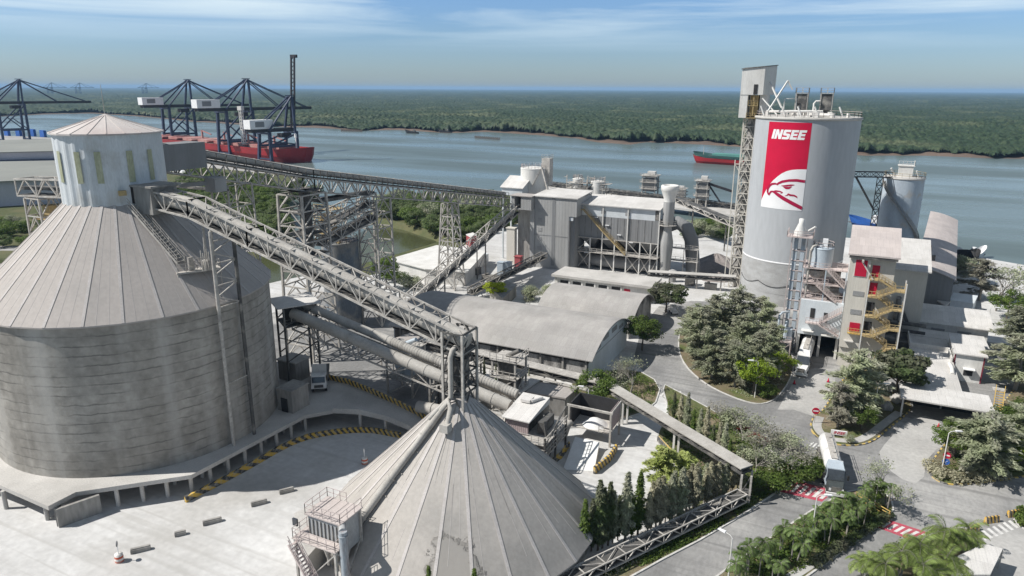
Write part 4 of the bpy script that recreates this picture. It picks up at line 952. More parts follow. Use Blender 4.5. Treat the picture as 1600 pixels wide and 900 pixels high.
M['dirtywall'] = mat('stained_wall', (.42,.405,.385), (.13,.125,.12), sc=.5, stretch=(1,1,.45), fine=.25, lo=.44, hi=.58)
t = thing('arched_shed','biggest arched roof shed with white gable and stained side wall','shed',(33,56,0))
arch(t,12.5,53.4,45.2,67.4,5.2,3.0,M['archroof'],M['bluewh'],M['dirtywall'])
mb = MB()
for y0,y1,z0,z1 in ((48.4,51.2,5.3,6.0),(52.6,55.6,5.9,6.8),(57.4,60.4,5.9,6.8),(61.8,64.4,5.3,6.0)): mb.bx(53.4,53.45,y0,y1,z0,z1)
mb.bx(53.38,53.46,45.6,67,4.75,4.85); mb.build('gable_louvre', M['louvre'], t)
for k in range(10):
    m_ = MB(); m_.bx(14+k*4.3,14.35+k*4.3,44.95,45.22,0,5.0); m_.build('pilaster', M['conc'], t)
mb = MB(); mb.bx(12.5,53.4,45.0,45.21,4.3,4.95); mb.build('dark_clerestory', M['dark'], t)
t = thing('arched_shed','smaller arched roof shed behind the biggest one, near the dark round tree','shed',(43,80,0))
arch(t,32.5,52.6,71.6,88.4,4.0,3.0,M['archroof'],M['dirtywall'],M['wall'])
def slabroof(name, label, px, z, th_=.25, m='roof_l', wall=None, posts=True, cat='shed', wm='wall'):
    P_ = [g(x,y,z) for x,y in px]; c = P_[0]; t = thing(name, label, cat, (c[0],c[1],0))
    mb = MB(); mb.prism(P_, z-th_, z); mb.build('roof', M[m], t)
    cx = sum(p[0] for p in P_)/len(P_); cy = sum(p[1] for p in P_)/len(P_)
    Q = [(p[0]+(cx-p[0])*.05,p[1]+(cy-p[1])*.05) for p in P_]
    if wall is not None: mb = MB(); mb.prism(Q, wall, z-th_-.003); mb.build('wall', M[wm], t)
    else:
        for p in Q: m_ = MB(); m_.bar((*p,0),(*p,z-th_),.25); m_.build('post', M['steel'], t)
    return t, P_
t,P_ = slabroof('store_building','wide flat roofed white store with red panels at the end of the creek',[(607,405),(664,420),(730,425),(760,392),(682,383)],4.0,wall=0,cat='building',m='wall')
mb = MB(); a = Vector((*g(615,408,3.7),0)); b = Vector((*g(640,414,3.7),0)); n_ = Vector((b.y-a.y,-(b.x-a.x),0)).normalized()
for f0,f1,c in ((.0,.28,'redcab'),(.36,1,'redcab')):
    m_ = MB(); p = a+(b-a)*f0+n_*-.2; q = a+(b-a)*f1+n_*-.2
    m_.hexa([(p.x,p.y,1.2),(q.x,q.y,1.2),(q.x-n_.x*.3,q.y-n_.y*.3,1.2),(p.x-n_.x*.3,p.y-n_.y*.3,1.2),(p.x,p.y,3.4),(q.x,q.y,3.4),(q.x-n_.x*.3,q.y-n_.y*.3,3.4),(p.x-n_.x*.3,p.y-n_.y*.3,3.4)])
    m_.build('red_panel', M[c], t)
slabroof('canopy','flat dusty canopy between the tube conveyor and the biggest arched shed',[(592,537),(640,520),(692,540),(640,560)],4.5,m='roof',posts=True,cat='canopy')
slabroof('lean_to','long pale lean-to roof in front of the biggest arched shed',[(738,560),(852,588),(813,614),(735,598)],3.8,wall=0,m='roof_l',wm='conc')
slabroof('flat_shed','low flat roof with rusty patch beside the pale lean-to',[(826,594),(905,604),(884,622),(822,612)],3.4,wall=0,m='roof',wm='conc')
slabroof('flat_shed','low dark topped block behind the bright yellow tree',[(764,450),(790,438),(808,445),(786,466)],3.0,wall=0,m='conc',wm='conc')
t,P_ = slabroof('red_kiosk','tiny hut with curved white roof and red front by the creek end',[(728,366),(735,370),(745,367),(739,363)],3.6,wall=0,cat='hut',m='wall',wm='redcab')
for k in range(2):
    x,y = g(783+k*11,431); mb = MB(); mb.bx(x-.85,x+.85,y-.8,y+.8,0,3.9); mb.bx(x-.95,x+.95,y-.9,y+.9,3.9,4.05); t_ = solo('grey_cabinet', mb, M['tank'], ['left of two blue grey cabinets below the mill corner','right of two blue grey cabinets below the mill corner'][k], 'cabinet', (x,y,0), 'cabinets below the mill')
mb = MB(); x,y = g(797,412); mb.bx(x-1.2,x+1.4,y,y+1.6,0,10.5); mb.bx(x-1.4,x+1.6,y-.2,y+1.8,10.5,10.8); solo('service_shaft', mb, M['cream'], 'plain beige shaft against the left side of the mill', 'shaft', (x,y,0))
mb = MB(); x,y = g(809,418); mb.bx(x-.9,x+.9,y-.4,y+1.2,0,3.2); mb.bx(x-1.1,x+1.1,y-.6,y+1.4,3.2,3.4); solo('red_cabin', mb, M['redcab'], 'narrow red cabin squeezed against the mill corner', 'cabin', (x,y,0))
# inclined conveyors to the mill
t = gallery('conveyor','steep open conveyor rising from behind the biggest arched shed to the mill',[(2.6,64,1.6),(3.4,119,15.6)],2.8,2.4,[22],.6,br=.17,tube_off=-.3)
for y in (78,99): 
    m_ = MB(); z = 2.2+(y-64)*13.8/55; m_.bar((1.7,y,0),(1.7,y,z),.25); m_.bar((4.3,y,0),(4.3,y,z),.25); m_.bar((1.7,y,z*.2),(4.3,y,z*.7),.14); m_.build('trestle', M['steel_d'], t)
x,y = g(735,462,1.2)
t = gallery('conveyor','low dark conveyor climbing from the bright yellow tree to the mill base',[(x,y,1.6),(16.6,110,5.4)],2.0,1.4,[14],.4,mt='steel_m',cover='steel_d',br=.15)
t = gallery('conveyor','level covered conveyor between the chimney and the great silo',[(44.5,115,2.6),(66.5,118,3.1)],2.0,1.0,[10],0,mt='steel_d',roof='conc_l',br=.12)
for x in (50,57,63): m_ = MB(); m_.bar((x,115.5+(x-44)*.1,0),(x,115.5+(x-44)*.1,2.6),.3); m_.build('post', M['steel'], t)
mb = MB(); x,y = g(1141,405); 
t = tank('small_vessel','small grey horizontal vessel near the round dark tree',*g(1050,440),1.0,0,3.0,'grey',False)
for k,(px_,py_,w_,d_,h_,mn,lb) in enumerate(((700,432,5,1.2,1.2,'conc','low grey concrete wall left of the grey cabinets'),(742,428,3,2,1.8,'steel_d','dark machine skid on the pale ground before the mill'),(716,440,2.2,2.2,2.4,'tank','small blue grey box beside the tapering tower foot'),(765,438,4,1.5,1.4,'steel_m','brownish skid beside the low dark conveyor'),(690,418,6,.4,1.6,'conc','thin concrete wall in front of the white store'),(757,410,2,1.4,2.6,'white','white box on the pale ground left of the mill'),(1078,445,2.4,1.8,2.2,'steel_d','dark skid at the foot of the elbow duct'),(1110,452,3,1.2,1.5,'conc','concrete block by the tallest silo base'),(868,470,3,1.5,1.6,'steel_m','brownish box between the arched sheds and workshop'))):
    x,y = g(px_,py_); mb = MB(); mb.bx(x-w_/2,x+w_/2,y-d_/2,y+d_/2,0,h_); mb.bx(x-w_/2-.08,x+w_/2+.08,y-d_/2-.08,y+d_/2+.08,h_,h_+.1); mb.bx(x-w_*.3,x-w_*.1,y-d_*.3,y+d_*.3,h_+.1,h_+.5); solo('equipment_box', mb, M[mn], lb, 'equipment', (x,y,0))
# covered conveyor round the yard
t = gallery('conveyor','dark level conveyor running along the stained wall of the biggest arched shed',[(24,38.4,5.2),(58.6,38.0,3.6)],1.8,.8,[16],0,mt='steel_d',roof='steel',br=.1)
for x in (30,40,50): m_ = MB(); m_.bar((x,38.3,0),(x,38.3,4.2),.25); m_.build('post', M['steel'], t)
mb = MB()
for o in (-1.6,-2.1): mb.tube((24,38.4+o,4.6),(58,38+o,3.4),.16,None,8)
mb.build('pipe', M['belt'], t)
t = gallery('conveyor','straight covered conveyor on white posts crossing above the yard trees',[(57.8,38.2,4.1),(83.3,20.2,4.1)],1.7,.6,[16],0,mt='steel_d',roof='belt',br=.1)
for x,y in ((63.4,34.2),(72.9,27.6)):
    for k in (-.5,.5): m_ = MB(); m_.bar((x+k*.5,y+k*.8,0),(x+k*.5,y+k*.8,4.1),.28); m_.build('post', M['wall'], t)
t = thing('corner_tower','slim steel corner tower joining the covered and the ground conveyor','tower',(83.3,20.2,0))
for p in ((82.7,20.9),(83.9,21.0),(84.0,19.6),(82.9,19.4)): m_ = MB(); m_.bar((*p,0),(*p,4.1),.24); m_.build('leg', M['steel'], t)
mb = MB(); mb.bx(82.6,84.1,19.3,21.1,1.3,1.42); mb.bar((82.7,20.9,.2),(83.9,19.6,3.9),.12); mb.build('bracing', M['steel_d'], t)
t = gallery('conveyor','low truss conveyor beside the ditch along the lower road',[(83.2,19.0,1.0),(64.5,-13.2,.5)],1.5,1.0,[26],0,mt='steel',br=.1,ch=.14)
mb = MB(); mb.bar((83.2,19.0,1.7),(64.5,-13.2,1.2),1.1,.12); mb.build('belt', M['steel_d'], t)
mb = MB(); p = Vector((83.2,19.0,0)); q = Vector((64.5,-13.2,0)); sd = Vector((-(q-p).y,(q-p).x,0)).normalized()
mb.bar(p-sd*1.9+Vector((0,0,.16)),q-sd*1.9+Vector((0,0,.16)),1.9,.12); solo('concrete_apron', mb, M['pinkc'] if 'pinkc' in M else M['conc_l'], 'narrow dusty concrete strip along the ground conveyor', 'apron', (83,19,0), kind='structure')
# ------------------------------------------------------------------ shed on platform and loading bay beside the yard
for k,(x0,y0,w_,d_,h_,lb) in enumerate(((24,27,5,4,8.5,'dark steel frame with stacked floors nearest the big silo in the shaded yard'),(33,27.5,6,5,6.5,'dark steel frame with hoppers in the middle of the shaded yard'),(43,29,4,4,9.0,'dark slim steel frame behind the level pipe in the shaded yard'))):
    t = thing('process_tower',lb,'tower',(x0,y0,0)); m_ = MB()
    for i in (0,1):
        for j in (0,1): m_.bar((x0+i*w_,y0+j*d_,0),(x0+i*w_,y0+j*d_,h_),.28)
    for z in (.36,.68,1): m_.bx(x0-.3,x0+w_+.3,y0-.3,y0+d_+.3,h_*z-.12,h_*z); m_.rail([(x0-.3,y0-.3,h_*z),(x0+w_+.3,y0-.3,h_*z),(x0+w_+.3,y0+d_+.3,h_*z)],1.1,1.2,.08)
    for a,b in ((0,.36),(.36,.68)): m_.bar((x0,y0,h_*a),(x0+w_,y0,h_*b),.16); m_.bar((x0+w_,y0,h_*a),(x0+w_,y0+d_,h_*b),.16)
    m_.build('frame', M['steel'], t)
    m_ = MB(); m_.lathe(x0+w_*.4,y0+d_*.5,[(1.5,h_*.95),(1.5,h_*.55),(.3,h_*.3)],14); m_.box((x0+w_*.75,y0+d_*.5,h_*.36+1.0),(w_*.35,d_*.5,2.0)); m_.tube((x0+w_*.4,y0+d_*.5,h_),(x0+w_,y0+d_*.4,h_+1.5),.35); m_.build('machine', M['steel_d'] if k else M['tank'], t)
t = thing('screen_shed','small pale roofed shed on a railed steel platform right of the near cone','shed',(54,19.5,0))
mb = MB(); mb.add([(51.4,15.6,6.6),(55.6,15.6,6.6),(55.6,22.6,6.6),(51.4,22.6,6.6),(51.4,15.6,6.75),(55.6,15.6,6.75),(55.6,22.6,7.55),(51.4,22.6,7.55)],[(0,3,2,1),(4,5,6,7),(0,1,5,4),(1,2,6,5),(2,3,7,6),(3,0,4,7)]); mb.box((53,20.6,7.6),(1.4,1.6,.4)); mb.tube((53.8,20.2,7.6),(54.8,21.8,7.7),.25,None,8); mb.build('roof', M['roof_l'], t)
mb = MB(); mb.bx(51.7,55.2,16.1,16.25,4.5,6.6); mb.bx(51.7,51.85,16.1,22,4.5,6.6); mb.build('wall', M['pink'], t)
mb = MB(); mb.bx(52,54.9,17,22,4.5,6.4); mb.build('inner_machine', M['steel_d'], t)
mb = MB()
for z in (2.6,4.4): mb.bx(50.4,58.4,14.6,22.4,z-.12,z); mb.rail([(50.4,14.6,z),(58.4,14.6,z),(58.4,22.4,z)],1.1,1.0,.07)
mb.build('platform', M['steel'], t)
for p in ((50.5,14.7),(54.4,14.7),(58.3,14.7),(58.3,18.5),(58.3,22.3),(50.5,22.3)): m_ = MB(); m_.bar((*p,0),(*p,5.4 if p[0]>58 else 4.3),.24); m_.build('leg', M['steel_d'], t)
mb = MB(); mb.bar((58.3,14.7,4.4),(58.3,22,7.0),.2); mb.bar((58.3,14.7,.3),(58.3,18.5,4),.14); mb.box((56.6,19,5.4),(1.0,3.5,1.6)); mb.bar((57.0,17.5,6.4),(57.6,17,4.4),.35); mb.build('frame', M['steel_d'], t)
t = thing('cross_pipe','fat level pipe passing behind the near cone peak to the railed shed','duct',(44,19,0))
mb = MB(); mb.tube((35.5,19,3.4),(51.4,19,4.0),.9,None,16)
for k in range(5): mb.tube((38+k*3,19,3.5+k*.11),(38.2+k*3,19,3.51+k*.11),1.0,None,16)
mb.build('pipe', M['belt'], t); mb = MB()
for x in (38,44,50): mb.bx(x-.3,x+.3,17.8,20.2,0,2.9)
mb.build('saddle', M['conc'], t)
t = thing('loading_bay','open fronted loading bay with dark back wall and heaped white powder','shed',(60.6,27.5,0))
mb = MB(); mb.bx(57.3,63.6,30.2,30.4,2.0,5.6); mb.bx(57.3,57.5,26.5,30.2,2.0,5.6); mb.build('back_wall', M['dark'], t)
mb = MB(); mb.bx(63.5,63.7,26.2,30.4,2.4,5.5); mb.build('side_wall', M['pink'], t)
mb = MB(); mb.bx(57.0,64.0,25.8,26.1,5.2,5.5); mb.bx(57.2,57.45,25.8,26.1,2.4,5.2); mb.bx(63.6,63.85,25.8,26.1,0,5.2); mb.bx(63.6,63.85,30.2,30.45,0,5.2); mb.bx(63.6,63.85,26.1,30.45,5.2,5.5); mb.build('frame', M['steel'], t)
mb = MB(); mb.bx(57.4,63.6,26.2,30.2,1.9,2.0); mb.rail([(62,25.9,2.0),(63.6,25.9,2.0)],1,.8,.08); mb.build('floor', M['steel'], t)
M['powder'] = mat('white_powder', (.78,.78,.77), (.68,.68,.66), sc=.5, fine=.05, bump=.3)
mb = MB(); mb.lathe(60.6,28.2,[(1.9,2.0),(1.5,2.3),(.8,2.75),(.2,2.95),(0,2.95)],20); solo('powder_heap', mb, M['powder'], 'bright white powder heap lying inside the open loading bay', 'heap', (60.6,28.2,2))
mb = MB(); mb.path([(56.6,25.2,.6),(57.0,25.8,2.2),(57.5,26.4,2.7)],[.8,.75,.6],12); solo('spout_hood', mb, M['belt'], 'grey curved hood beside the loading bay opening', 'hood', (57,24.8,0))
mb = MB(); A,B,C,D = (58.9,24.6),(62.6,24.6),(64.0,18.6),(60.0,17.2)
mb.add([(*A,1.2),(*B,1.2),(*C,.03),(*D,.03),(*A,0),(*B,0),(*C,0),(*D,0)],[(0,3,2,1),(0,1,5,4),(1,2,6,5),(2,3,7,6),(3,0,4,7)]); solo('loading_ramp', mb, M['powder'], 'white dusted ramp leading up to the loading bay', 'ramp', (61,21,0))
def wallband(name, label, pts, h, m, th_=.3, cap=True):
    mb = MB()
    for a,b in zip(pts,pts[1:]): mb.bar((a[0],a[1],h/2),(b[0],b[1],h/2),th_,h)
    solo(name, mb, M[m], label, 'wall', (*pts[0],0))
wallband('striped_wall','striped yellow wall on the right edge of the white loading ramp',[(64.9,25.6),(65.0,22.0),(64.2,18.0)],1.1,'hazy')
wallband('striped_wall','curved striped wall at the foot of the railed shed platform',[(56.0,17.4),(57.2,17.0),(58.2,17.8),(58.6,20.0),(58.4,23.4)],.9,'haz')
wallband('striped_wall','faded striped wall along the far edge of the white yard',chaikin([g(1028,690),(g(1052,716)),g(1086,748)],1,False),.9,'faded' if 'faded' in M else 'kerbyb')
# cement yard debris: concrete blocks and barrels
for k,(x,y,L_,r_) in enumerate(((282,836,1.2,.35),(220,861,2.0,.35),(332,817,2.1,.4),(405,788,1.9,.42),(448,769,1.8,.4))):
    p = g(x,y); mb = MB(); mb.box((p[0],p[1],.22),(L_,.5,.44),r_+R(26)+.1); mb.box((p[0],p[1],.5),(L_*.96,.3,.12),r_+R(26)+.1); solo('concrete_block', mb, M['conc'], ['shortest grey concrete block on the white yard','grey concrete block nearest the left barrel sign','long grey concrete block third from the left on the yard','grey concrete block fourth from the left on the yard','grey concrete block farthest right on the white yard'][k], 'barrier', (*p,0), 'concrete blocks on the white yard')
for k,(x,y) in enumerate(((187,877),(570,724))):
    p = g(x,y); t = thing('barrel_marker',['red banded barrel with round sign on the near white yard','red banded barrel with a post left of the near cone'][k],'marker',(*p,0),0,'banded barrels on the yard')
    mb = MB(); mb.lathe(0,0,[(.42,0),(.46,.3),(.42,.35),(.46,.62),(.42,.68),(.42,.95),(0,.97)],16); mb.build('barrel', M['hazr'], t, False)
    mb = MB(); mb.tube((0,0,.9),(0,0,2.2),.04); mb.build('post', M['whitep'], t, False)
    if k == 0: mb = MB(); mb.tube((-.03,-.02,2.2),(.02,.03,2.2),.32,None,16); mb.build('sign', M['grey2'], t, False)
# ------------------------------------------------------------------ great silo with painted banner
SX, SY, SR, SZ = 78.8, 121.3, 11.6, 44.0
t = thing('cement_silo','tallest grey round silo with red and white painted banner','silo',(SX,SY,0))
mb = MB(); mb.lathe(SX,SY,[(SR,10.5),(SR,SZ-.6)],96); mb.build('wall', M['silo'], t)
M['silolow'] = mat('silo_base_dusty', (.40,.405,.405), (.325,.325,.32), sc=.3, stretch=(1,1,2), fine=.12, lo=.4, hi=.62)
mb = MB(); mb.lathe(SX,SY,[(SR+.01,0),(SR+.01,10.49)],96); mb.lathe(SX,SY,[(SR+.06,3.0),(SR+.06,3.4)],96); mb.build('base', M['silolow'], t)
mb = MB(); mb.lathe(SX,SY,[(SR+.02,10.4),(SR+.08,10.45),(SR+.08,10.75),(SR+.02,10.8)],96); mb.build('white_ring', M['whitep'], t)
mb = MB(); 
cab = []
for k in range(61):
    th_ = R(200)+R(150)*k/60; cab.append((SX+(SR+.12)*math.cos(th_),SY+(SR+.12)*math.sin(th_),5.6-1.0*abs(math.sin(k/60*PI*4))))
mb.path(cab,.06,6); mb.build('slack_cable', M['black'], t)
mb = MB(); mb.lathe(SX,SY,[(SR,SZ-.6),(SR+.25,SZ-.5),(SR+.25,SZ),(SR-.3,SZ+.05),(0,SZ+.4)],72); rf = mb.build('roof', M['conc_l'], t)
def cylhit(x, y, r):
    d = ray(x,y); ox, oy = CAMX-SX, CAMY-SY; a = d[0]**2+d[1]**2; b = 2*(ox*d[0]+oy*d[1]); c = ox*ox+oy*oy-r*r
    s = (-b-math.sqrt(b*b-4*a*c))/(2*a); return math.atan2(oy+d[1]*s, ox+d[0]*s), CAMZ+d[2]*s
tl, tr, bl, br = [cylhit(*p,SR) for p in ((1202.5,190),(1268.9,192),(1188.6,323.6),(1253.3,328.3))]
TH0 = (tl[0]+bl[0])/2; TH1 = (tr[0]+br[0])/2; ZT = (tl[1]+tr[1])/2; ZB = (bl[1]+br[1])/2
def bp(s, q, off): a = TH0+(TH1-TH0)*s; r = SR+off; return (SX+r*math.cos(a), SY+r*math.sin(a), ZT+(ZB-ZT)*q)
def bpoly(poly, off, name, m, parent, cols=24):
    """paint film following the silo wall: polygon in banner coordinates cut into narrow columns"""
    bm = bmesh.new(); vs = [bm.verts.new((p[0],p[1],0)) for p in poly]; bm.faces.new(vs)
    for k in range(1,cols):
        bmesh.ops.bisect_plane(bm, geom=bm.verts[:]+bm.edges[:]+bm.faces[:], plane_co=(k/cols,0,0), plane_no=(1,0,0))
    bmesh.ops.triangulate(bm, faces=bm.faces[:]); bm.verts.ensure_lookup_table(); bm.verts.index_update()
    mb = MB(); mb.add([bp(v.co.x,v.co.y,off) for v in bm.verts],[tuple(v.index for v in f.verts) for f in bm.faces], True); bm.free()
    return mb.build(name, m, parent)
M['bred'] = mat('banner_red', (.56,.006,.045), (.50,.006,.04), sc=.3, rough=.4, fine=.04)
M['bwhite'] = mat('banner_white', (.8,.8,.8), (.74,.74,.74), sc=.3, rough=.4, fine=.03)
bn = bpoly([(0,0),(1,0),(1,1),(0,1)],.02,'banner',M['bred'],t)
dome = [(1,.52),(.89,.521),(.785,.525),(.68,.534),(.58,.55),(.475,.58),(.38,.62),(.28,.67),(.19,.73),(.12,.79),(.07,.84),(.03,.885),(0,.925)]
bpoly(dome+[(0,1),(1,1)],.04,'white_field',M['bwhite'],bn)
def ribbon(pts, w, off, mb):
    """stroke on the banner; w in banner widths"""
    if not isinstance(w,(list,tuple)): w = [w]*len(pts)
    q_, w_ = [], []
    for i in range(len(pts)-1):
        for k in range(6): f = k/6; q_.append((pts[i][0]+(pts[i+1][0]-pts[i][0])*f, pts[i][1]+(pts[i+1][1]-pts[i][1])*f)); w_.append(1.25*(w[i]+(w[i+1]-w[i])*f))
    pts, w = q_+[pts[-1]], w_+[w[-1]*1.25]
    asp = abs((ZB-ZT)/((TH1-TH0)*SR)); W_ = w if isinstance(w,(list,tuple)) else [w]*len(pts); L_, R_ = [], []
    for i,p in enumerate(pts):
        a, b = pts[max(i-1,0)], pts[min(i+1,len(pts)-1)]; d = Vector((b[0]-a[0],(b[1]-a[1])*asp)).normalized()
        L_.append((p[0]-d.y*W_[i]/2,p[1]+d.x*W_[i]/2/asp)); R_.append((p[0]+d.y*W_[i]/2,p[1]-d.x*W_[i]/2/asp))
    vs = [bp(min(q[0],1),q[1],off) for q in L_+R_]; n = len(pts)
    mb.add(vs,[(i,i+1,n+i+1,n+i) for i in range(n-1)],True)
def cs(x, y):
    q = (y-396)/485; s = (x-(441-50*q))/(238-4*q); return (s,(y-396-9*s)/485)
M['maroon'] = mat('banner_maroon', (.40,.01,.06), (.36,.01,.05), sc=.3, rough=.4, fine=.03)
mb = MB()
ribbon([cs(*p) for p in ((641,724),(600,718),(560,720),(525,728),(505,738),(494,748))],[.05,.05,.045,.045,.04,.03],.08,mb)
ribbon([cs(*p) for p in ((500,744),(484,742),(466,745),(450,757),(440,774),(438,790),(443,804),(449,812))],[.02,.035,.04,.045,.045,.04,.03,.01],.082,mb)
ribbon([cs(*p) for p in ((448,812),(452,800),(458,790),(468,787),(480,790),(500,803),(530,822),(580,850),(627,876))],[.01,.035,.035,.03,.045,.06,.065,.065,.06],.084,mb)
ribbon([cs(*p) for p in ((466,788),(490,783),(512,784),(526,790),(515,795))],[.015,.03,.025,.02,.005],.086,mb)
ribbon([cs(*p) for p in ((520,752),(545,750),(570,746),(588,744))],[.01,.03,.03,.01],.086,mb)
ribbon([cs(*p) for p in ((530,757),(545,763),(560,762),(574,754))],[.01,.04,.04,.01],.086,mb)
ribbon([cs(*p) for p in ((538,808),(552,803),(556,797),(566,802),(584,803),(598,810),(601,818))],[.005,.02,.03,.035,.03,.025,.005],.086,mb)
mb.build('bird_head_emblem', M['maroon'], bn)
# lettering, heavy slanted capitals
E_ = [(0,0),(.86,0),(.86,.24),(.34,.24),(.34,.385),(.80,.385),(.80,.615),(.34,.615),(.34,.76),(.86,.76),(.86,1),(0,1)]
I_ = [(0,0),(.36,0),(.36,1),(0,1)]
N_ = [(0,0),(.36,0),(.64,.52),(.64,0),(.98,0),(.98,1),(.62,1),(.34,.48),(.34,1),(0,1)]
S_ = [(.12,0),(.94,0),(.94,.24),(.42,.24),(.37,.28),(.37,.35),(.42,.385),(.82,.40),(.92,.46),(.96,.55),(.96,.85),(.90,.95),(.80,1),(.02,1),(.02,.76),(.54,.76),(.60,.72),(.60,.65),(.54,.615),(.16,.60),(.06,.55),(.02,.47),(.02,.14),(.06,.05)]
x = .115
for ch in (I_,N_,S_,E_,E_):
    wch = max(p[0] for p in ch); sc_ = .176
    poly = [(x + p[0]*sc_ + (1-p[1])*.045 - .005, .083 + p[1]*.108) for p in ch]
    bpoly(poly,.05,'lettering',M['bwhite'],bn,40); x += wch*sc_+.014
# roof plant of the great silo
def ringrail(cx, cy, r, z, n, parent, m='rail', h=1.1):
    mb = MB(); mb.rail([(cx+r*math.cos(2*PI*k/n),cy+r*math.sin(2*PI*k/n),z) for k in range(n+1)],h,2.0,.07); return mb.build('handrail', M[m], parent)
ringrail(SX,SY,SR-.1,SZ,36,t)
mb = MB()
for x0,y0 in ((77.2,119.5),(82.5,120.0)):
    for i,j in ((-1.3,-1.1),(1.3,-1.1),(1.3,1.1),(-1.3,1.1)): mb.bar((x0+i,y0+j,SZ),(x0+i,y0+j,SZ+5.4),.14)
    mb.rail([(x0-1.4,y0-1.2,SZ+5.35),(x0+1.4,y0-1.2,SZ+5.35),(x0+1.4,y0+1.2,SZ+5.35),(x0-1.4,y0+1.2,SZ+5.35),(x0-1.4,y0-1.2,SZ+5.35)],1.1,1.3,.08); mb.bx(x0-1.4,x0+1.4,y0-1.2,y0+1.2,SZ+5.2,SZ+5.35)
mb.build('filter_frames', M['steel'], t)
for x0,y0 in ((77.2,119.5),(82.5,120.0)):
    m_ = MB(); m_.bx(x0-1.1,x0+1.1,y0-.9,y0+.9,SZ+1.6,SZ+5.1); m_.add([(x0-1.1,y0-.9,SZ+1.6),(x0+1.1,y0-.9,SZ+1.6),(x0+1.1,y0+.9,SZ+1.6),(x0-1.1,y0+.9,SZ+1.6),(x0-.3,y0-.3,SZ+.6),(x0+.3,y0-.3,SZ+.6),(x0+.3,y0+.3,SZ+.6),(x0-.3,y0+.3,SZ+.6)],[(0,1,5,4),(1,2,6,5),(2,3,7,6),(3,0,4,7)]); m_.build('filter_box', M['steel_d'], t)
mb = MB()
mb.path([(80,118.5,SZ+.3),(80,118.4,SZ+3.0),(80.4,118.4,SZ+3.5),(81.2,118.6,SZ+3.5)],.22,8); mb.path([(79.2,117,SZ+.6),(84,113.5,SZ+.5)],.45,10); mb.path([(70.5,118,SZ+1),(76,116,SZ+1.2),(82,119,SZ+1.2)],.3,8)
mb.path([(73.6,118,SZ+.3),(73.6,118,SZ+4.0),(76.2,118,SZ+4.0),(76.2,118,SZ+.3)],.14,8); mb.bar((70.5,115,SZ+1.2),(73.8,118.5,SZ+8.0),.3); mb.bar((73.8,118.5,SZ+8),(75,118.8,SZ+6),.3)
rr = random.Random(3)
for k in range(26):
    a = rr.uniform(PI*1.05,PI*1.95); q = rr.uniform(2,10.5); x0,y0 = SX+q*math.cos(a),SY+q*math.sin(a); mb.box((x0,y0,SZ+.5),(rr.uniform(.3,1.6),rr.uniform(.3,1.0),rr.uniform(.6,1.6)),rr.random()*3)
for x0 in (69.8,74.5,78,81.5,86.5): mb.tube((x0,SY-9.6+abs(x0-SX)*.25,SZ+.3),(x0-.9,SY-9.4+abs(x0-SX)*.25,SZ+2.4),.2)
mb.build('roof_pipework', M['wall'], t)
# bucket elevator tower
t = thing('bucket_elevator','slim lattice elevator tower with sheet head house beside the tallest silo','elevator',(66.2,123,0))
A = [(64.2,122.2,0),(67.0,122.2,0),(67.0,125.6,0),(64.2,125.6,0)]; Bq = [(a,b,44) for a,b,_ in A]
for a,b in zip(A,Bq): m_ = MB(); m_.bar(a,b,.3); m_.build('leg', M['cream'], t)
mb = MB(); mb.lattice(A,Bq,16,.17); mb.build('bracing', M['cream'], t)
mb = MB(); mb.bx(65.0,65.9,123.2,124.6,0,44); mb.bx(66.1,66.7,123.2,124.6,0,44)
for k in range(14): mb.bx(64.3,66.9,122.4,125.4,2.2+k*3,2.32+k*3); mb.box((65.6,122.6,3.4+k*3),(.9,.5,1.1))
mb.build('casing', M['steel'], t)
mb = MB()
for k in range(13): mb.stair((64.5 if k%2 else 66.6,122.7,2.3+k*3),(66.6 if k%2 else 64.5,122.7,5.3+k*3),.7,True,.4)
mb.build('stair', M['steel'], t)
mb = MB()
for z in (8,20,32): mb.bar((63.0,122.4,z),(67.2,122.4,z),.2); mb.bar((63.0,122.4,z),(64.3,122.4,z-2),.14)
mb.bar((63.0,122.4,0),(63.0,122.4,33),.22); mb.build('side_mast', M['cream'], t)
mb = MB(); mb.add([(63.2,119.6,48.8),(68.4,119.6,48.8),(70.4,125.5,48.8),(63.2,125.5,48.8),(63.2,119.6,54.6),(68.4,119.6,55.2),(70.4,125.5,55.6),(63.2,125.5,55.0)],[(0,3,2,1),(4,5,6,7),(0,1,5,4),(1,2,6,5),(2,3,7,6),(3,0,4,7)]); hh = mb.build('head_house', M['wall'], t)
mb = MB(); mb.add([(63,119.4,54.62),(68.6,119.4,55.22),(70.6,125.7,55.62),(63,125.7,55.02),(63,119.4,54.8),(68.6,119.4,55.4),(70.6,125.7,55.8),(63,125.7,55.2)],[(0,3,2,1),(4,5,6,7),(0,1,5,4),(1,2,6,5),(2,3,7,6),(3,0,4,7)]); mb.build('roof', M['steel_d'], hh)
mb = MB(); mb.bx(63.2,65.0,119.7,125.5,43.4,48.8); mb.bx(67.6,69.4,121.5,125.5,43.6,48.8); mb.build('side_cladding', M['wall'], t)
mb = MB(); mb.bx(66.2,67.1,119.5,119.62,48.9,51.2); mb.build('opening', M['dark'], hh)
mb = MB(); mb.bx(65,67.6,119.6,125,43.3,43.45); mb.rail([(65,119.6,43.45),(69,119.6,43.45)],1.1,1,.08); mb.bx(65.2,67.4,119.8,121,46.2,46.3); mb.rail([(65.2,119.8,46.3),(67.4,119.8,46.3)],1.1,.8,.08); mb.bar((66.4,120,44),(66.4,120,48.8),.2); mb.bx(65.4,67.3,121.5,124,43.5,48.7); mb.build('platform', M['rust'], t)
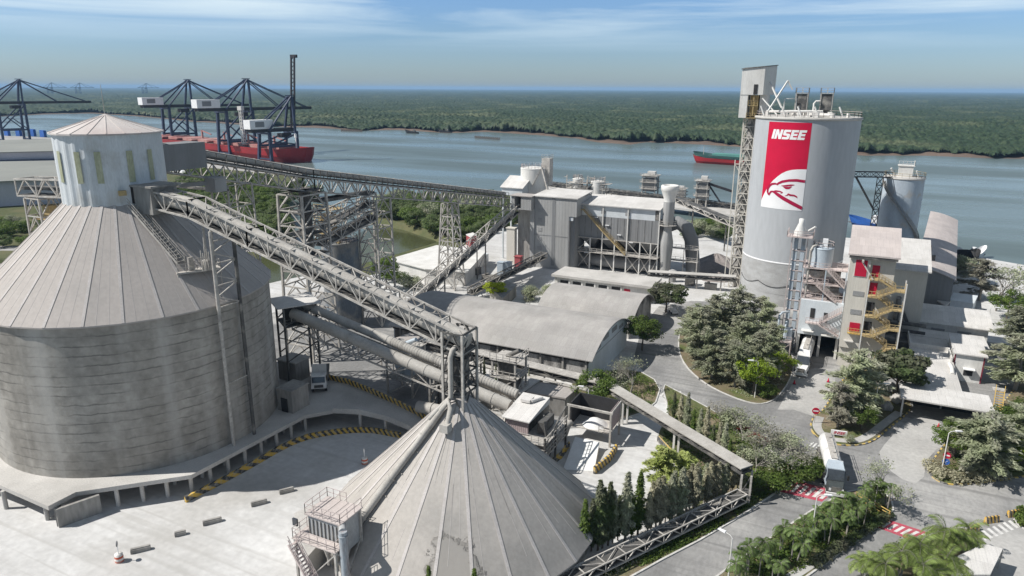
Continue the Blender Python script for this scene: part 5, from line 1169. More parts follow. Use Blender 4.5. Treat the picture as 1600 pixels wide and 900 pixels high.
mb = MB(); mb.bar((69.5,121.5,51.8),(73.0,118.5,46),.3); mb.bar((68.4,119.8,48),(72.5,116.8,44.2),.22); mb.build('brace', M['wall'], t)
# second silo and its bridge
t = thing('second_silo','smaller blue grey silo with spiral stair near the river edge','silo',(102,145,0))
mb = MB(); mb.lathe(102,145,[(4.7,0),(4.7,28.4)],56); mb.build('wall', M['tank'], t)
mb = MB(); mb.lathe(102,145,[(4.7,28.2),(4.85,28.3),(4.85,28.7),(0,28.9)],40); mb.build('roof', M['conc_l'], t)
ringrail(102,145,4.7,28.7,18,t,'rust')
mb = MB(); mb.bx(100.4,103.6,143.6,146.4,28.7,31.4); mb.box((102,145,31.5),(3.8,3.2,.2)); mb.rail([(100.2,143.5,31.6),(103.8,143.5,31.6),(103.8,146.5,31.6)],1.1,.9,.08); mb.tube((99.6,144,28.9),(98.6,143.4,30.8),.25); mb.tube((105,144,28.9),(104.4,143.6,30.4),.2); mb.build('roof_room', M['wall'], t)
mb = MB(); vs = []; n = 44
sp = [(102+5.2*math.cos(R(205)+R(165)*k/n),145+5.2*math.sin(R(205)+R(165)*k/n),27.5-18*k/n) for k in range(n+1)]
for a,b in zip(sp,sp[1:]): mb.bar(a,b,.9,.14)
mb.rail([(102+(p[0]-102)*1.07,145+(p[1]-145)*1.07,p[2]) for p in sp],1.1,2,.08); mb.build('spiral_stair', M['steel'], t)
t = thing('silo_bridge','dark truss footbridge with lattice column between the two silos','bridge',(94,134,0))
p, q = Vector((88.2,128.5,29.6)), Vector((98.4,142.2,28.6))
mb = MB(); mb.truss(p,q,1.6,1.3,8,.16,.1); mb.bar(p+Vector((0,0,.05)),q+Vector((0,0,.05)),1.4,.1); mb.build('truss', M['craned'], t)
mb = MB(); c = p+(q-p)*.8; A = [(c.x-.7,c.y-.7,0),(c.x+.7,c.y-.7,0),(c.x+.7,c.y+.7,0),(c.x-.7,c.y+.7,0)]; Bq = [(a,b,c.z) for a,b,_ in A]
for a,b in zip(A,Bq): mb.bar(a,b,.16)
mb.lattice(A,Bq,14,.12,True); mb.bar((c.x-.5,c.y-.5,20.5),tuple(p+(q-p)*.25),.35); mb.build('column', M['steel_d'], t)
# ------------------------------------------------------------------ packing plant
t = thing('packing_tower','tall cream packing tower with red windows and yellow stairs','building',(95.5,80,0))
mb = MB(); mb.bx(91.9,95.2,75.1,92.8,3.9,21.5); mb.bx(95.2,99.2,75.9,92.8,0,21.5); mb.bx(92.0,95.2,75.6,92.6,0,3.9); mb.build('wall', M['cream'], t)
mb = MB(); mb.add([(91.4,74.5,21.5),(99.7,74.5,21.5),(100.2,93.2,23.6),(91.4,93.2,23.6),(91.4,74.5,21.8),(99.7,74.5,21.8),(100.2,93.2,23.9),(91.4,93.2,23.9)],[(0,3,2,1),(4,5,6,7),(0,1,5,4),(1,2,6,5),(2,3,7,6),(3,0,4,7)]); mb.build('roof', M['roofp'], t)
mb = MB(); mb.bx(91.6,99.4,74.6,75.05,21.0,21.49); mb.build('fascia', M['steel_d'], t)
for x0,x1,z0,z1 in ((92.8,94.7,17.7,20.7),):
    m_ = MB(); m_.bx(x0-.12,x1+.12,75.02,75.1,z0-.12,z1+.12); f_ = m_.build('window_frame', M['wall'], t); m_ = MB(); m_.bx(x0,x1,74.97,75.02,z0,z1); m_.build('red_shutter', M['red'], f_)
m_ = MB(); m_.box((93.9,74.4,20.7),(.35,1.2,.4)); m_.tube((93.9,74.4,20.4),(95.9,73.6,17.6),.14); m_.build('hoist', M['steel'], t)
m_ = MB(); m_.bx(93.2,94.9,75.0,75.08,7.2,8.9); m_.build('red_shutter', M['red'], t)
m_ = MB(); m_.bx(93.0,95.1,74.2,75.05,6.9,7.0); m_.rail([(93.0,74.2,7.0),(95.1,74.2,7.0)],1.0,.5,.07); m_.build('yellow_balcony', M['yellow'], t)
for z in (14.0,10.5): m_ = MB(); m_.bx(93.0,94.8,75.02,75.09,z,z+.9); m_.build('louvre', M['louvre'], t)
m_ = MB(); m_.bx(92.6,94.2,74.2,75.1,5.3,5.45); m_.build('canopy', M['conc_l'], t)
zs = (3.4,7.0,10.7,14.4,17.6)
for k,z in enumerate(zs[1:]): m_ = MB(); m_.bx(95.6,96.8,75.8,75.88,z,z+2.2); m_.build('red_door' if k > 1 else 'door', M['red'] if k > 1 else M['dark'], t)
mb = MB()
for k in range(4):
    za, zb_ = zs[k], zs[k+1]; zm = (za+zb_)/2
    mb.bx(95.3,96.7,73.6,75.8,zb_-.1,zb_); mb.bx(99.6,101.2,73.2,75.8,zm-.1,zm); mb.rail([(99.6,73.2,zm),(101.2,73.2,zm),(101.2,75.7,zm)],1.1,.8,.07); mb.rail([(95.3,73.6,zb_),(96.7,73.6,zb_)],1.1,.7,.07)
    mb.stair((99.6,73.8,zm),(96.7,73.8,za if k else .1),.8); mb.stair((96.7,75.1,zb_),(99.6,75.1,zm),.8)
mb.build('yellow_stair', M['rust'], t)
for p_ in ((101.2,73.2),(101.2,75.8),(95.3,73.6)): m_ = MB(); m_.bar((*p_,0),(*p_,17.6),.2); m_.build('stair_post', M['wall'], t)
t = thing('rear_hall','cream hall with pale pitched roof joined behind the packing tower','building',(103,105,0))
mb = MB(); mb.bx(99.5,106.0,93.4,116,0,15.6); mb.build('wall', M['cream'], t)
mb = MB(); mb.add([(99.2,92.7,15.6),(106.5,92.7,15.6),(107.6,117,17.6),(100.4,117,17.6),(99.2,92.7,15.85),(106.5,92.7,15.85),(107.6,117,17.85),(100.4,117,17.85)],[(0,3,2,1),(4,5,6,7),(0,1,5,4),(1,2,6,5),(2,3,7,6),(3,0,4,7)]); mb.build('roof', M['roof_l'], t)
mb = MB(); mb.path([(101.6,92.6,2),(101.6,92.6,9.5),(101.6,92.0,10.2)],.45,10); mb.bar((101.6,92.4,9.5),(103.8,92.4,5),.6)
for z in (3.6,5.2): mb.tube((99.5,91.5,z),(107,91.5,z),.4)
mb.bx(99.6,108,86,93.3,.0,3.0); mb.build('ducts', M['steel_d'], t)
t = thing('quay_store','long curved roof store running from the packing plant to the quay','building',(110.5,160,0))
n = 12; P_ = [(105.6+8.2*k/n, 11.4-.6*k/n-1.8*(k/n)**2) for k in range(n+1)]
mb = MB()
for (x0,z0),(x1,z1) in zip(P_,P_[1:]): mb.hexa([(x0,117.2,z0),(x1,117.2,z1),(x1+8.6,206,z1),(x0+8.6,206,z0),(x0,117.2,z0+.18),(x1,117.2,z1+.18),(x1+8.6,206,z1+.18),(x0+8.6,206,z0+.18)])
mb.build('roof', M['roofp'], t)
mb = MB(); mb.extr([(105.6,0),(113.4,0),(113.4,8.9)]+[(x,z-.02) for x,z in P_[::-1][1:]],(0,117.8,0),(1,0,0),(0,0,1),(0,1,0),.3); mb.bar((113.35,118.3,4.4),(121.7,205,4.4),.3,8.8); mb.bar((105.8,118.3,5.6),(114.2,205,5.6),.3,11.2); mb.build('wall', M['grey2'], t)
mb = MB()
for y,z in ((128,11),(140,11)): mb.box((109.3,y,z+.7),(1.6,1.2,1.2))
mb.build('roof_vent', M['steel_d'], t)
slabroof('vault_store','small low barrel roofed store in shade behind the white offices',[(1453,462),(1478,478),(1486,470),(1462,456)],4,wall=0,m='roof_l',wm='grey2')
slabroof('guard_hut','little bluish hut with dark window behind the office roofs',[(1482,468),(1522,474),(1528,462),(1490,457)],3.4,wall=0,m='bluewh',wm='bluewh',cat='hut')
# loading tower left of packing tower
t = thing('loading_station','busy truck loading station of pale platforms, pipes and stairs under a small tank','loading station',(87.5,82,0))
mb = MB(); mb.bx(84.3,91.8,78.4,86,4.3,11.2); mb.build('block', M['bluewh'], t)
mb = MB(); mb.bx(84.6,91.6,85.6,85.8,0,4.28); mb.bx(91.3,91.8,79,85.6,0,4.28); mb.bx(84.3,84.7,80,85.6,0,4.28); mb.build('bay_wall', M['dark'], t)  # shade inside the truck bay is put into these near-black walls
for x,y in ((84.6,78.8),(88.4,78.8),(91.5,78.8)): m_ = MB(); m_.bar((x,y,0),(x,y,4.3),.45); m_.build('column', M['wall'], t)
mb = MB()
for x,z,w_,h_ in ((86.2,7.6,.8,2.1),(88.6,7.2,.7,1.9)): mb.bx(x,x+w_,78.32,78.39,z,z+h_)
mb.build('door', M['dark'], t)
mb = MB(); mb.bx(85.0,87.2,77.2,78.4,5.2,5.3); mb.bx(88.6,91.0,77.2,78.4,4.8,4.9); mb.build('canopy', M['wall'], t)
mb = MB(); mb.stair((88.0,77.6,7.0),(91.6,77.6,9.8),.8); mb.stair((91.6,77.0,5.2),(88.0,77.0,7.0),.8); mb.bx(85.6,88.2,77,78.4,6.9,7.0); mb.rail([(85.6,77,7.0),(88.2,77,7.0)],1.1,.6,.07); mb.build('front_stair', M['rail'], t)
mb = MB()
for z in (11.2,14.2,17.2):
    mb.bx(83.9,91.7,79,86,z+.02,z+.17); mb.rail([(83.9,79,z+.17),(88.6,79,z+.17)],1.1,1,.07); mb.rail([(83.9,79,z+.17),(83.9,86,z+.17)],1.1,1.2,.07)
    mb.rail([(89.8,79,z+.17),(91.7,79,z+.17)],1.1,.8,.07)
mb.build('platform', M['rail'], t)
for x,y in ((84,79.1),(88,79.1),(91.6,79.1),(84,85.9),(91.6,85.9)): m_ = MB(); m_.bar((x,y,11.2),(x,y,17.2),.24); m_.build('post', M['tank'], t)
mb = MB(); mb.stair((88.3,78.6,17.3),(91.5,78.6,14.3),.8); mb.stair((86.6,78.6,14.3),(90.4,78.6,11.3),.8); mb.build('stair', M['rail'], t)
mb = MB()
for z in (11.4,14.4): mb.lathe(86.4,82,[(1.6,z+2.2),(1.6,z+1.2),(.4,z)],14); mb.box((89.8,82.5,z+1.0),(1.6,2.0,1.8))
mb.tube((88.6,80.5,12),(90.8,80.5,12.6),.4); mb.tube((84.9,79.4,11.4),(84.9,79.4,20.6),.2); mb.path([(84.9,79.4,20.6),(85.2,79.8,21.4),(86,80.4,21.7)],.2,8)
mb.build('machines', M['steel'], t)
t2 = tank('surge_tank','small light blue tank with white lid on top of the loading station',86.9,81.8,1.95,17.4,21.0,'tank',True,dome=.3)
mb = MB(); mb.box((87.2,81.4,22.0),(.9,.8,1.5)); mb.build('lid_box', M['whitep'], t2)
t = thing('slim_elevator','pair of slim pale blue elevator legs with filter head beside the loading station','elevator',(82.6,81.5,0))
for x in (81.7,83.0): m_ = MB(); m_.bx(x,x+.7,81,82,0,22.8); m_.build('casing', M['tank'], t)
mb = MB()
for z in range(2,22,2): mb.bx(81.5,83.9,80.9,82.1,z,z+.15)
for x,y in ((81.3,80.6),(84.1,80.6)): mb.bar((x,y,0),(x,y,22.8),.16)
mb.bx(80.4,85.0,79.6,83.4,22.8,22.95); mb.rail([(80.4,83.4,22.95),(80.4,79.6,22.95),(85,79.6,22.95),(85,83.4,22.95)],1.1,.9,.07); mb.build('frame', M['rail'], t)
mb = MB(); mb.lathe(82.6,81.5,[(1.1,22.95),(1.2,23.6),(.5,25.4),(.5,26.2),(0,26.3)],12); mb.tube((84,81.5,24),(85.2,80.8,25),.2); mb.build('filter_head', M['wall'], t)
t = thing('pipe_rack','small pipe rack on pinkish steps at the left foot of the loading station','pipe rack',(82,77,0))
mb = MB(); mb.bx(80.5,83.6,75.5,79,2.9,3.05); mb.stair((78.2,78.5,.1),(80.5,77.5,2.9),.8); mb.rail([(80.5,75.5,3.05),(83.6,75.5,3.05)],1.1,.7,.07)
for p_ in ((80.6,75.6),(83.5,75.6),(83.5,78.9),(80.6,78.9)): mb.bar((*p_,0),(*p_,2.9),.18)
mb.bar((80.6,75.6,0),(83.5,75.6,2.8),.1); mb.build('frame', M['rail'], t)
mb = MB(); mb.path([(80.9,76.5,3),(80.9,76.5,8),(81.3,76.8,8.5),(82.4,78,8.5)],.22,8); mb.path([(82.2,76.2,0),(82.2,76.2,6),(82.2,78,6.4)],.18,8); mb.tube((82.6,77.5,3.1),(82.6,77.5,5.2),.9,None,14); mb.build('pipes', M['tank'], t)
# ------------------------------------------------------------------ offices and canopy on the right
t = thing('office_block','white office block with curved pale roof at the back of the offices','building',(112.5,101,0))
mb = MB(); mb.bx(105,118.2,96.6,104.6,0,4.6); mb.build('wall', M['wall'], t)
mb = MB(); n = 10
for k in range(n):
    y0,y1 = 95.8+9.6*k/n, 95.8+9.6*(k+1)/n; z0,z1 = 4.6+1.5*math.sin(PI*.62*k/n)*1.0, 4.6+1.5*math.sin(PI*.62*(k+1)/n)
    mb.hexa([(104.4,y0,z0),(118.8,y0,z0),(118.8,y1,z1),(104.4,y1,z1),(104.4,y0,z0+.2),(118.8,y0,z0+.2),(118.8,y1,z1+.2),(104.4,y1,z1+.2)])
mb.build('roof', M['roof_l'], t)
for x in (108.4,113.0): m_ = MB(); m_.bx(x,x+2.4,96.52,96.62,1.8,3.6); m_.build('window', M['louvre'], t)
m_ = MB(); m_.bx(106.4,107.4,96.52,96.62,.4,2.9); m_.build('door', M['dark'], t)
t = thing('flat_office','low flat roofed office with parapet and drain pipes in the middle of the offices','building',(108,80,0))
mb = MB(); mb.bx(104.2,110.6,63,90,0,3.2); mb.bx(110.6,117,88.2,95.2,0,3.3); mb.bx(104.6,110.6,90,95.2,0,3.3); mb.build('wall', M['wall'], t)
mb = MB(); mb.bx(103.9,110.6,62.9,90.2,3.2,3.36); mb.bx(104.4,117.4,90.2,95.4,3.3,3.46); mb.bx(110.6,117.4,88.0,90.2,3.3,3.46); mb.build('roof', M['roof_l'], t)
mb = MB(); mb.bx(103.9,110.4,82.6,82.9,3.36,4.2); mb.bx(110.15,110.4,77,82.6,3.36,4.2); mb.bx(103.9,104.1,82.9,90.2,3.36,4.2); mb.build('parapet', M['wall'], t)
t = thing('red_edged_office','taller white office with pale roof and dark red corner strips','building',(113,82,0))
mb = MB(); mb.bx(110.7,115.2,77.4,87.8,0,5.0); mb.build('wall', M['wall'], t)
mb = MB(); mb.add([(110.4,77,5.0),(115.6,77,5.0),(115.6,88,5.35),(110.4,88,5.35),(110.4,77,5.2),(115.6,77,5.2),(115.6,88,5.55),(110.4,88,5.55)],[(0,3,2,1),(4,5,6,7),(0,1,5,4),(1,2,6,5),(2,3,7,6),(3,0,4,7)]); mb.build('roof', M['roof_l'], t)
M['darkred'] = mat('dark_red_trim', (.22,.03,.05), sc=1)
for x0,y0 in ((110.64,77.34),(115.05,77.34)): m_ = MB(); m_.bx(x0,x0+.2,y0,y0+.2,0,4.98); m_.build('corner_strip', M['darkred'], t)
m_ = MB(); m_.bx(112.2,114,76.4,77.4,2.5,2.62); m_.build('canopy', M['whitep'], t)
m_ = MB(); m_.bx(112.4,113.8,77.33,77.41,1.2,2.4); m_.build('window', M['dark'], t)
m_ = MB(); m_.path([(109.9,76,3.4),(109.9,72.5,3.8),(109.9,70.5,3.4)],.35,10); m_.build('roof_duct', M['wall'], t)
t = thing('carport','wide flat carport roof over the dark entrance in front of the offices','canopy',(108,60,0))
mb = MB(); mb.bx(101.6,114.2,55.8,63,3.2,3.42); mb.build('roof', M['roof_l'], t)
for p_ in ((102,56.2),(102,62),(108,62.6),(113.8,56.2),(113.8,62.4)): m_ = MB(); m_.bar((*p_,0),(*p_,3.2),.26); m_.build('post', M['wall'], t)
mb = MB(); mb.bx(104,114,62.6,62.9,0,3.1); mb.build('back_wall', M['dark'], t)  # near-black sheet stands in for the shade under the carport roof
t = thing('yellow_ladder','yellow railed steps at the right side of the carport','stair',(116,64,0))
mb = MB(); mb.stair((116.2,66.5,3.2),(115.8,63.2,.2),1.2); mb.build('steps', M['yellow'], t); mb = MB(); mb.bx(115.3,117,66.5,68,3.1,3.2); mb.build('landing', M['steel'], t)
# gravel heap behind the chimney
def heap(name, label, cx, cy, r, h, m, seed, z0=0, squash=1.0):
    rr = random.Random(seed); n, k_ = 40, 9; vs = [(cx,cy,z0+h)]; ph = [rr.uniform(0,6) for _ in range(4)]
    for j in range(1,k_+1):
        for i in range(n):
            a = 2*PI*i/n; f_ = j/k_; rad = r*f_*(1+.12*math.sin(2*a+ph[0])+.07*math.sin(5*a+ph[1])); 
            vs.append((cx+rad*math.cos(a),cy+rad*squash*math.sin(a),z0+max(0,h*(1-f_)*(1+.06*math.sin(7*a+ph[2])))))
    fs = [(0,1+i,1+(i+1)%n) for i in range(n)] + [(1+j*n+i,1+(j+1)*n+i,1+(j+1)*n+(i+1)%n,1+j*n+(i+1)%n) for j in range(k_-1) for i in range(n)]
    mb = MB(); mb.add(vs,fs,True); return solo(name, mb, m, label, 'heap', (cx,cy,z0))
heap('gravel_heap','large brown gravel heap between the chimney and the tallest silo',57.5,141,8.5,4.6,M['sand'],1)
heap('gravel_heap','lower pinkish gravel heap at the foot of the elevator tower',60,130,4.6,1.8,M['sand'],2)
# ------------------------------------------------------------------ vehicles
def wheel(t, x, y, r=.5, w=.32):
    o = MB(); o.tube((x,y-w/2,r),(x,y+w/2,r),r,None,18); k = o.build('wheel', M['black'], t, False)
    h = MB(); s = 1 if y > 0 else -1; h.tube((x,y+s*w/2,r),(x,y+s*(w/2+.03),r),r*.55,None,12); h.build('rim', M['steel'], k, False)
M['truckw'] = mat('truck_white', (.74,.74,.73), (.62,.61,.59), sc=.8, rough=.35, fine=.04, c3=(.5,.48,.45), sc3=.6, lo3=.55, hi3=.75)
M['truckg'] = mat('truck_green', (.05,.12,.11), (.04,.09,.085), sc=.8, rough=.3)
M['truckd'] = mat('truck_dark', (.06,.07,.07), (.05,.055,.055), sc=.8, rough=.35)
def tanker(name, label, loc, head, cabm, bonnet=True):
    t = thing(name, label, 'truck', (*loc,0), head, 'bulk cement tankers')
    LOC[t.name] = None
    c = MB(); c.add([(12.9,-1.2,1.0),(15.0,-1.2,1.0),(15.0,1.2,1.0),(12.9,1.2,1.0),(12.9,-1.15,3.3),(14.3,-1.1,3.3),(14.3,1.1,3.3),(12.9,1.15,3.3)],[(0,3,2,1),(4,5,6,7),(0,1,5,4),(1,2,6,5),(2,3,7,6),(3,0,4,7)]); c.add([(12.7,-1.1,3.28),(14.2,-1.05,3.28),(14.2,1.05,3.28),(12.7,1.1,3.28),(12.7,-.95,3.95),(13.3,-.9,3.85),(13.3,.9,3.85),(12.7,.95,3.95)],[(0,3,2,1),(4,5,6,7),(0,1,5,4),(1,2,6,5),(2,3,7,6),(3,0,4,7)])
    cb = c.build('cab', cabm, t, False)
    m_ = MB(); m_.add([(15.02,-1.08,1.85),(15.02,1.08,1.85),(14.38,1.04,3.2),(14.38,-1.04,3.2),(15.08,-1.08,1.85),(15.08,1.08,1.85),(14.44,1.04,3.2),(14.44,-1.04,3.2)],[(0,1,2,3),(4,7,6,5),(0,4,5,1),(1,5,6,2),(2,6,7,3),(3,7,4,0)]); m_.build('windscreen', M['glass'], cb, False)
    for s in (-1,1):
        m_ = MB(); m_.bx(13.3,14.4,s*1.19-.02,s*1.19+.02,2.05,2.95); m_.build('side_window', M['glass'], cb, False)
        m_ = MB(); m_.bx(15.0,15.2,s*1.5-.14,s*1.5+.14,2.1,2.8); m_.bar((14.9,s*1.2,2.7),(15.1,s*1.5,2.6),.05); m_.build('mirror', M['black'], cb, False)
    h = MB(); h.add([(15.0,-1.1,.85),(16.9,-.95,.85),(16.9,.95,.85),(15.0,1.1,.85),(15.0,-1.05,1.8),(16.8,-.8,1.45),(16.8,.8,1.45),(15.0,1.05,1.8)],[(0,3,2,1),(4,5,6,7),(0,1,5,4),(1,2,6,5),(2,3,7,6),(3,0,4,7)])
    hd_ = h.build('bonnet', cabm if bonnet else M['truckd'], t, False)
    m_ = MB(); m_.bx(16.9,16.96,-.6,.6,.95,1.65); m_.build('grille', M['steel_d'], hd_, False)
    for s in (-1,1): m_ = MB(); m_.bx(16.85,16.97,s*.78-.13,s*.78+.13,1.05,1.4); m_.build('headlight', M['whitep'], hd_, False)
    m_ = MB(); m_.bx(16.8,17.15,-1.2,1.2,.4,.82); m_.build('bumper', M['truckw'], t, False)
    k = MB(); n = 20
    prof = [(.4,0),(.62,.45),(.98,.8),(1.15,1.1),(1.18,5.0),(1.08,6.0),(1.18,7.0),(1.18,11.0),(1.0,11.5),(.4,11.9)]
    vs = [(q[1]+.3, q[0]*math.cos(2*PI*i/n), 2.55+q[0]*math.sin(2*PI*i/n)-.25*(1 if 5.5<q[1]<6.5 else 0)) for q in prof for i in range(n)]
    k.add(vs,[(j*n+i,j*n+(i+1)%n,(j+1)*n+(i+1)%n,(j+1)*n+i) for j in range(len(prof)-1) for i in range(n)],True)
    k.add([vs[i] for i in range(n)],[tuple(range(n))]); k.add(vs[-n:],[tuple(range(n))[::-1]])
    k.add([(2.0,-.5,1.9),(4.2,-.5,1.9),(4.2,.5,1.9),(2.0,.5,1.9),(2.8,-.15,.8),(3.4,-.15,.8),(3.4,.15,.8),(2.8,.15,.8)],[(0,1,5,4),(1,2,6,5),(2,3,7,6),(3,0,4,7),(4,5,6,7)])
    tk = k.build('tank', M['truckw'], t, False)
    for x in (3.4,9.3): m_ = MB(); m_.tube((x,0,3.7),(x,0,3.88),.32,None,14); m_.build('hatch', M['steel'], tk, False)
    m_ = MB(); m_.bx(1.5,11.6,-.45,.45,3.72,3.76); m_.rail([(1.8,.5,3.72),(11.5,.5,3.72)],.7,1.6,.05); m_.build('catwalk', M['steel'], tk, False)
    m_ = MB(); m_.bx(.4,15.2,-.45,.45,.75,1.05); m_.bx(1.0,6.0,-1.15,1.15,1.02,1.12); m_.build('chassis', M['steel_d'], t, False)
    for x in (1.6,3.0,4.4,10.9,12.1):
        for s in (-1,1): wheel(t,x,s*1.0,.5,.45)
    for s in (-1,1): wheel(t,15.9,s*1.0,.5,.32)
    return t
def aim(front, rear): return math.atan2(front[1]-rear[1], front[0]-rear[0])
def place(front, rear, L_): h = aim(front,rear); return ((front[0]-L_*math.cos(h), front[1]-L_*math.sin(h)), h)
loc, h = place((86.3,66.0),(86.6,82.0),17.1); tanker('tanker_truck','white bulk tanker truck standing half under the loading station',loc,h,M['truckw'])
loc, h = place((93.7,26.0),(91.7,38.5),12.7); tanker('tanker_truck','white bulk tanker truck with dark bonnet driving over the red crossing',loc,h,M['tank'],False).scale = (.74,.95,.95)
loc, h = place((18.3,16.6),(14.0,22.4),7.6)
t = thing('dump_truck','white cabbed dump truck with raised tail on the shaded ramp','truck',(*loc,DZ),h); LOC[t.name] = None
m_ = MB(); m_.add([(5.7,-1.2,.8),(7.5,-1.2,.8),(7.5,1.2,.8),(5.7,1.2,.8),(5.7,-1.15,2.9),(7.2,-1.1,2.9),(7.2,1.1,2.9),(5.7,1.15,2.9)],[(0,3,2,1),(4,5,6,7),(0,1,5,4),(1,2,6,5),(2,3,7,6),(3,0,4,7)]); cb = m_.build('cab', M['truckw'], t, False)
m_ = MB(); m_.add([(7.46,-1.0,1.8),(7.46,1.0,1.8),(7.24,1.0,2.7),(7.24,-1.0,2.7),(7.5,-1.0,1.8),(7.5,1.0,1.8),(7.28,1.0,2.7),(7.28,-1.0,2.7)],[(0,1,2,3),(4,7,6,5),(0,4,5,1),(1,5,6,2),(2,6,7,3),(3,7,4,0)]); m_.build('windscreen', M['glass'], cb, False)
for s in (-1,1): m_ = MB(); m_.bx(6.2,7.1,s*1.19-.02,s*1.19+.02,1.8,2.6); m_.build('side_window', M['glass'], cb, False)
m_ = MB(); m_.bx(7.45,7.54,-.7,.7,.95,1.4); m_.build('grille', M['steel_d'], cb, False)
m_ = MB(); m_.bx(.2,7.2,-.45,.45,.7,1.0); m_.build('chassis', M['steel_d'], t, False)
m_ = MB(); m_.hexa([(.1,-1.2,1.05),(5.5,-1.2,1.05),(5.5,1.2,1.05),(.1,1.2,1.05),(-.2,-1.25,2.0),(5.5,-1.25,2.3),(5.5,1.25,2.3),(-.2,1.25,2.0)]); m_.build('tipper_body', M['steel_d'], t, False)
m_ = MB(); m_.hexa([(5.2,-1.15,2.3),(5.5,-1.15,2.3),(5.5,1.15,2.3),(5.2,1.15,2.3),(4.6,-1.15,3.9),(4.8,-1.15,3.9),(4.8,1.15,3.9),(4.6,1.15,3.9)]); m_.build('headboard', M['wall'], t, False)
for x in (1.2,2.5,6.6):
    for s in (-1,1): wheel(t,x,s*1.0,.5,.4)
# small white buggy by the round dark tree
x,y = g(1050,487); t = thing('buggy','small white utility buggy parked by the road near the round dark tree','buggy',(x,y,0),R(-60)); LOC[t.name] = None
m_ = MB(); m_.hexa([(0,-.7,.35),(2.6,-.7,.35),(2.6,.7,.35),(0,.7,.35),(0,-.7,.9),(2.6,-.65,.8),(2.6,.65,.8),(0,.7,.9)]); m_.build('body', M['whitep'], t, False)
m_ = MB(); m_.bx(.3,2.0,-.7,.7,1.75,1.85)
for p_ in ((.4,-.6),(.4,.6),(1.9,-.6),(1.9,.6)): m_.bar((*p_,.85),(*p_,1.75),.07)
m_.build('roof', M['whitep'], t, False)
for xx in (.5,2.1):
    for s in (-1,1): m_ = MB(); m_.tube((xx,s*.6,.28),(xx,s*.78,.28),.28,None,12); m_.build('wheel', M['black'], t, False)
# parked cars far behind the long conveyor
p0 = None
for k in range(9):
    x,y = g(258+ (k%5)*11 + (k//5)*6, 262 + (k//5)*9,-.6)
    if p0 is None:
        mb = MB(); mb.hexa([(-2.1,-.85,.25),(2.1,-.85,.25),(2.1,.85,.25),(-2.1,.85,.25),(-2.1,-.85,.8),(2.1,-.8,.75),(2.1,.8,.75),(-2.1,.85,.8)]); mb.hexa([(-1.5,-.8,.8),(1.0,-.8,.8),(1.0,.8,.8),(-1.5,.8,.8),(-1.1,-.65,1.4),(.3,-.65,1.4),(.3,.65,1.4),(-1.1,.65,1.4)])
        p0 = mb.build('parked_car', M['whitep']); o = p0
        tag(o,'tiny white car parked on the grey lot far behind the long conveyor','car','cars parked on the far lot')
    else: o = p0.copy(); COL.objects.link(o)
    o.location = (x,y,-.59); o.rotation_euler = (0,0,R(-60)+.1*k); o.scale = (1.5,1.3,1.3)
# ------------------------------------------------------------------ lamps, signs, barriers, cones
LB = [(1179,622,6.3,'by the kerb of the round bed below the tallest silo',200),(1363,660,6.2,'beside the footpath on the lawn island',20),(1471,738,5.8,'rising from the grey hedge at the right corner bed',20),(1267,845,5.6,'among the palms in the median',20),(1137,912,5.4,'at the bottom end of the median palms',160),(918,655,5.0,'next to the green tree above the loading bay',190),(1541,517,5.0,'at the corner of the back office',0),(1197,560,5.0,'between the trees in the round bed',90)]
lp = None
for x_,y_,h_,wh,az in LB:
    x,y = g(x_,y_); t = thing('street_lamp','slender white headed street lamp '+wh,'street lamp',(x,y,.1),R(az),'street lamps'); LOC[t.name] = None
    m_ = MB(); m_.tube((0,0,0),(0,0,h_),.09,.06,8); m_.path([(0,0,h_-.02),(.25,0,h_+.25),(.9,0,h_+.35)],.045,6); m_.build('pole', M['wall'], t, False)
    m_ = MB(); m_.hexa([(.8,-.16,h_+.27),(1.7,-.12,h_+.33),(1.7,.12,h_+.33),(.8,.16,h_+.27),(.8,-.14,h_+.45),(1.6,-.1,h_+.43),(1.6,.1,h_+.43),(.8,.14,h_+.45)]); m_.build('lamp_head', M['whitep'], t, False)
def facing(x, y): return math.atan2(CAMY-y, CAMX-x)
x,y = g(1272,662); t = thing('no_entry_sign','round red no entry sign at the tip of the lawn island','sign',(x,y,.1),facing(x,y)+.2); LOC[t.name] = None
m_ = MB(); m_.tube((0,0,0),(0,0,2.3),.05); m_.build('post', M['steel'], t, False)
m_ = MB(); m_.tube((.05,0,2.1),(.09,0,2.1),.55,None,24); d_ = m_.build('disc', M['red'], t, False); m_ = MB(); m_.bx(.092,.10,-.38,.38,2.0,2.2); m_.build('white_bar', M['whitep'], d_, False)
x,y = g(1475,738); t = thing('road_sign','post with red disc above blue arrow disc in the grey hedge','sign',(x,y,.1),facing(x,y)); LOC[t.name] = None
m_ = MB(); m_.tube((0,0,0),(0,0,2.9),.05); m_.build('post', M['steel'], t, False)
m_ = MB(); m_.tube((.05,0,2.5),(.09,0,2.5),.45,None,24); d_ = m_.build('red_disc', M['red'], t, False); m_ = MB(); m_.bx(.092,.10,-.3,.3,2.41,2.59); m_.build('white_bar', M['whitep'], d_, False)
m_ = MB(); m_.tube((.05,0,1.55),(.09,0,1.55),.45,None,24); d_ = m_.build('blue_disc', M['blue'], t, False); m_ = MB(); m_.bar((.097,.22,1.75),(.097,-.2,1.35),.09,.012); m_.bar((.097,-.2,1.35),(.097,.05,1.36),.08,.012); m_.bar((.097,-.2,1.35),(.097,-.19,1.6),.08,.012); m_.build('white_arrow', M['whitep'], d_, False)
x,y = g(1310,683); t = thing('name_board','low white name board with red lettering on the lawn island','sign',(x,y,.12),facing(x,y)+.15); LOC[t.name] = None
m_ = MB(); m_.bx(-.12,.12,-1.1,1.1,.25,.95); b_ = m_.build('board', M['whitep'], t, False)
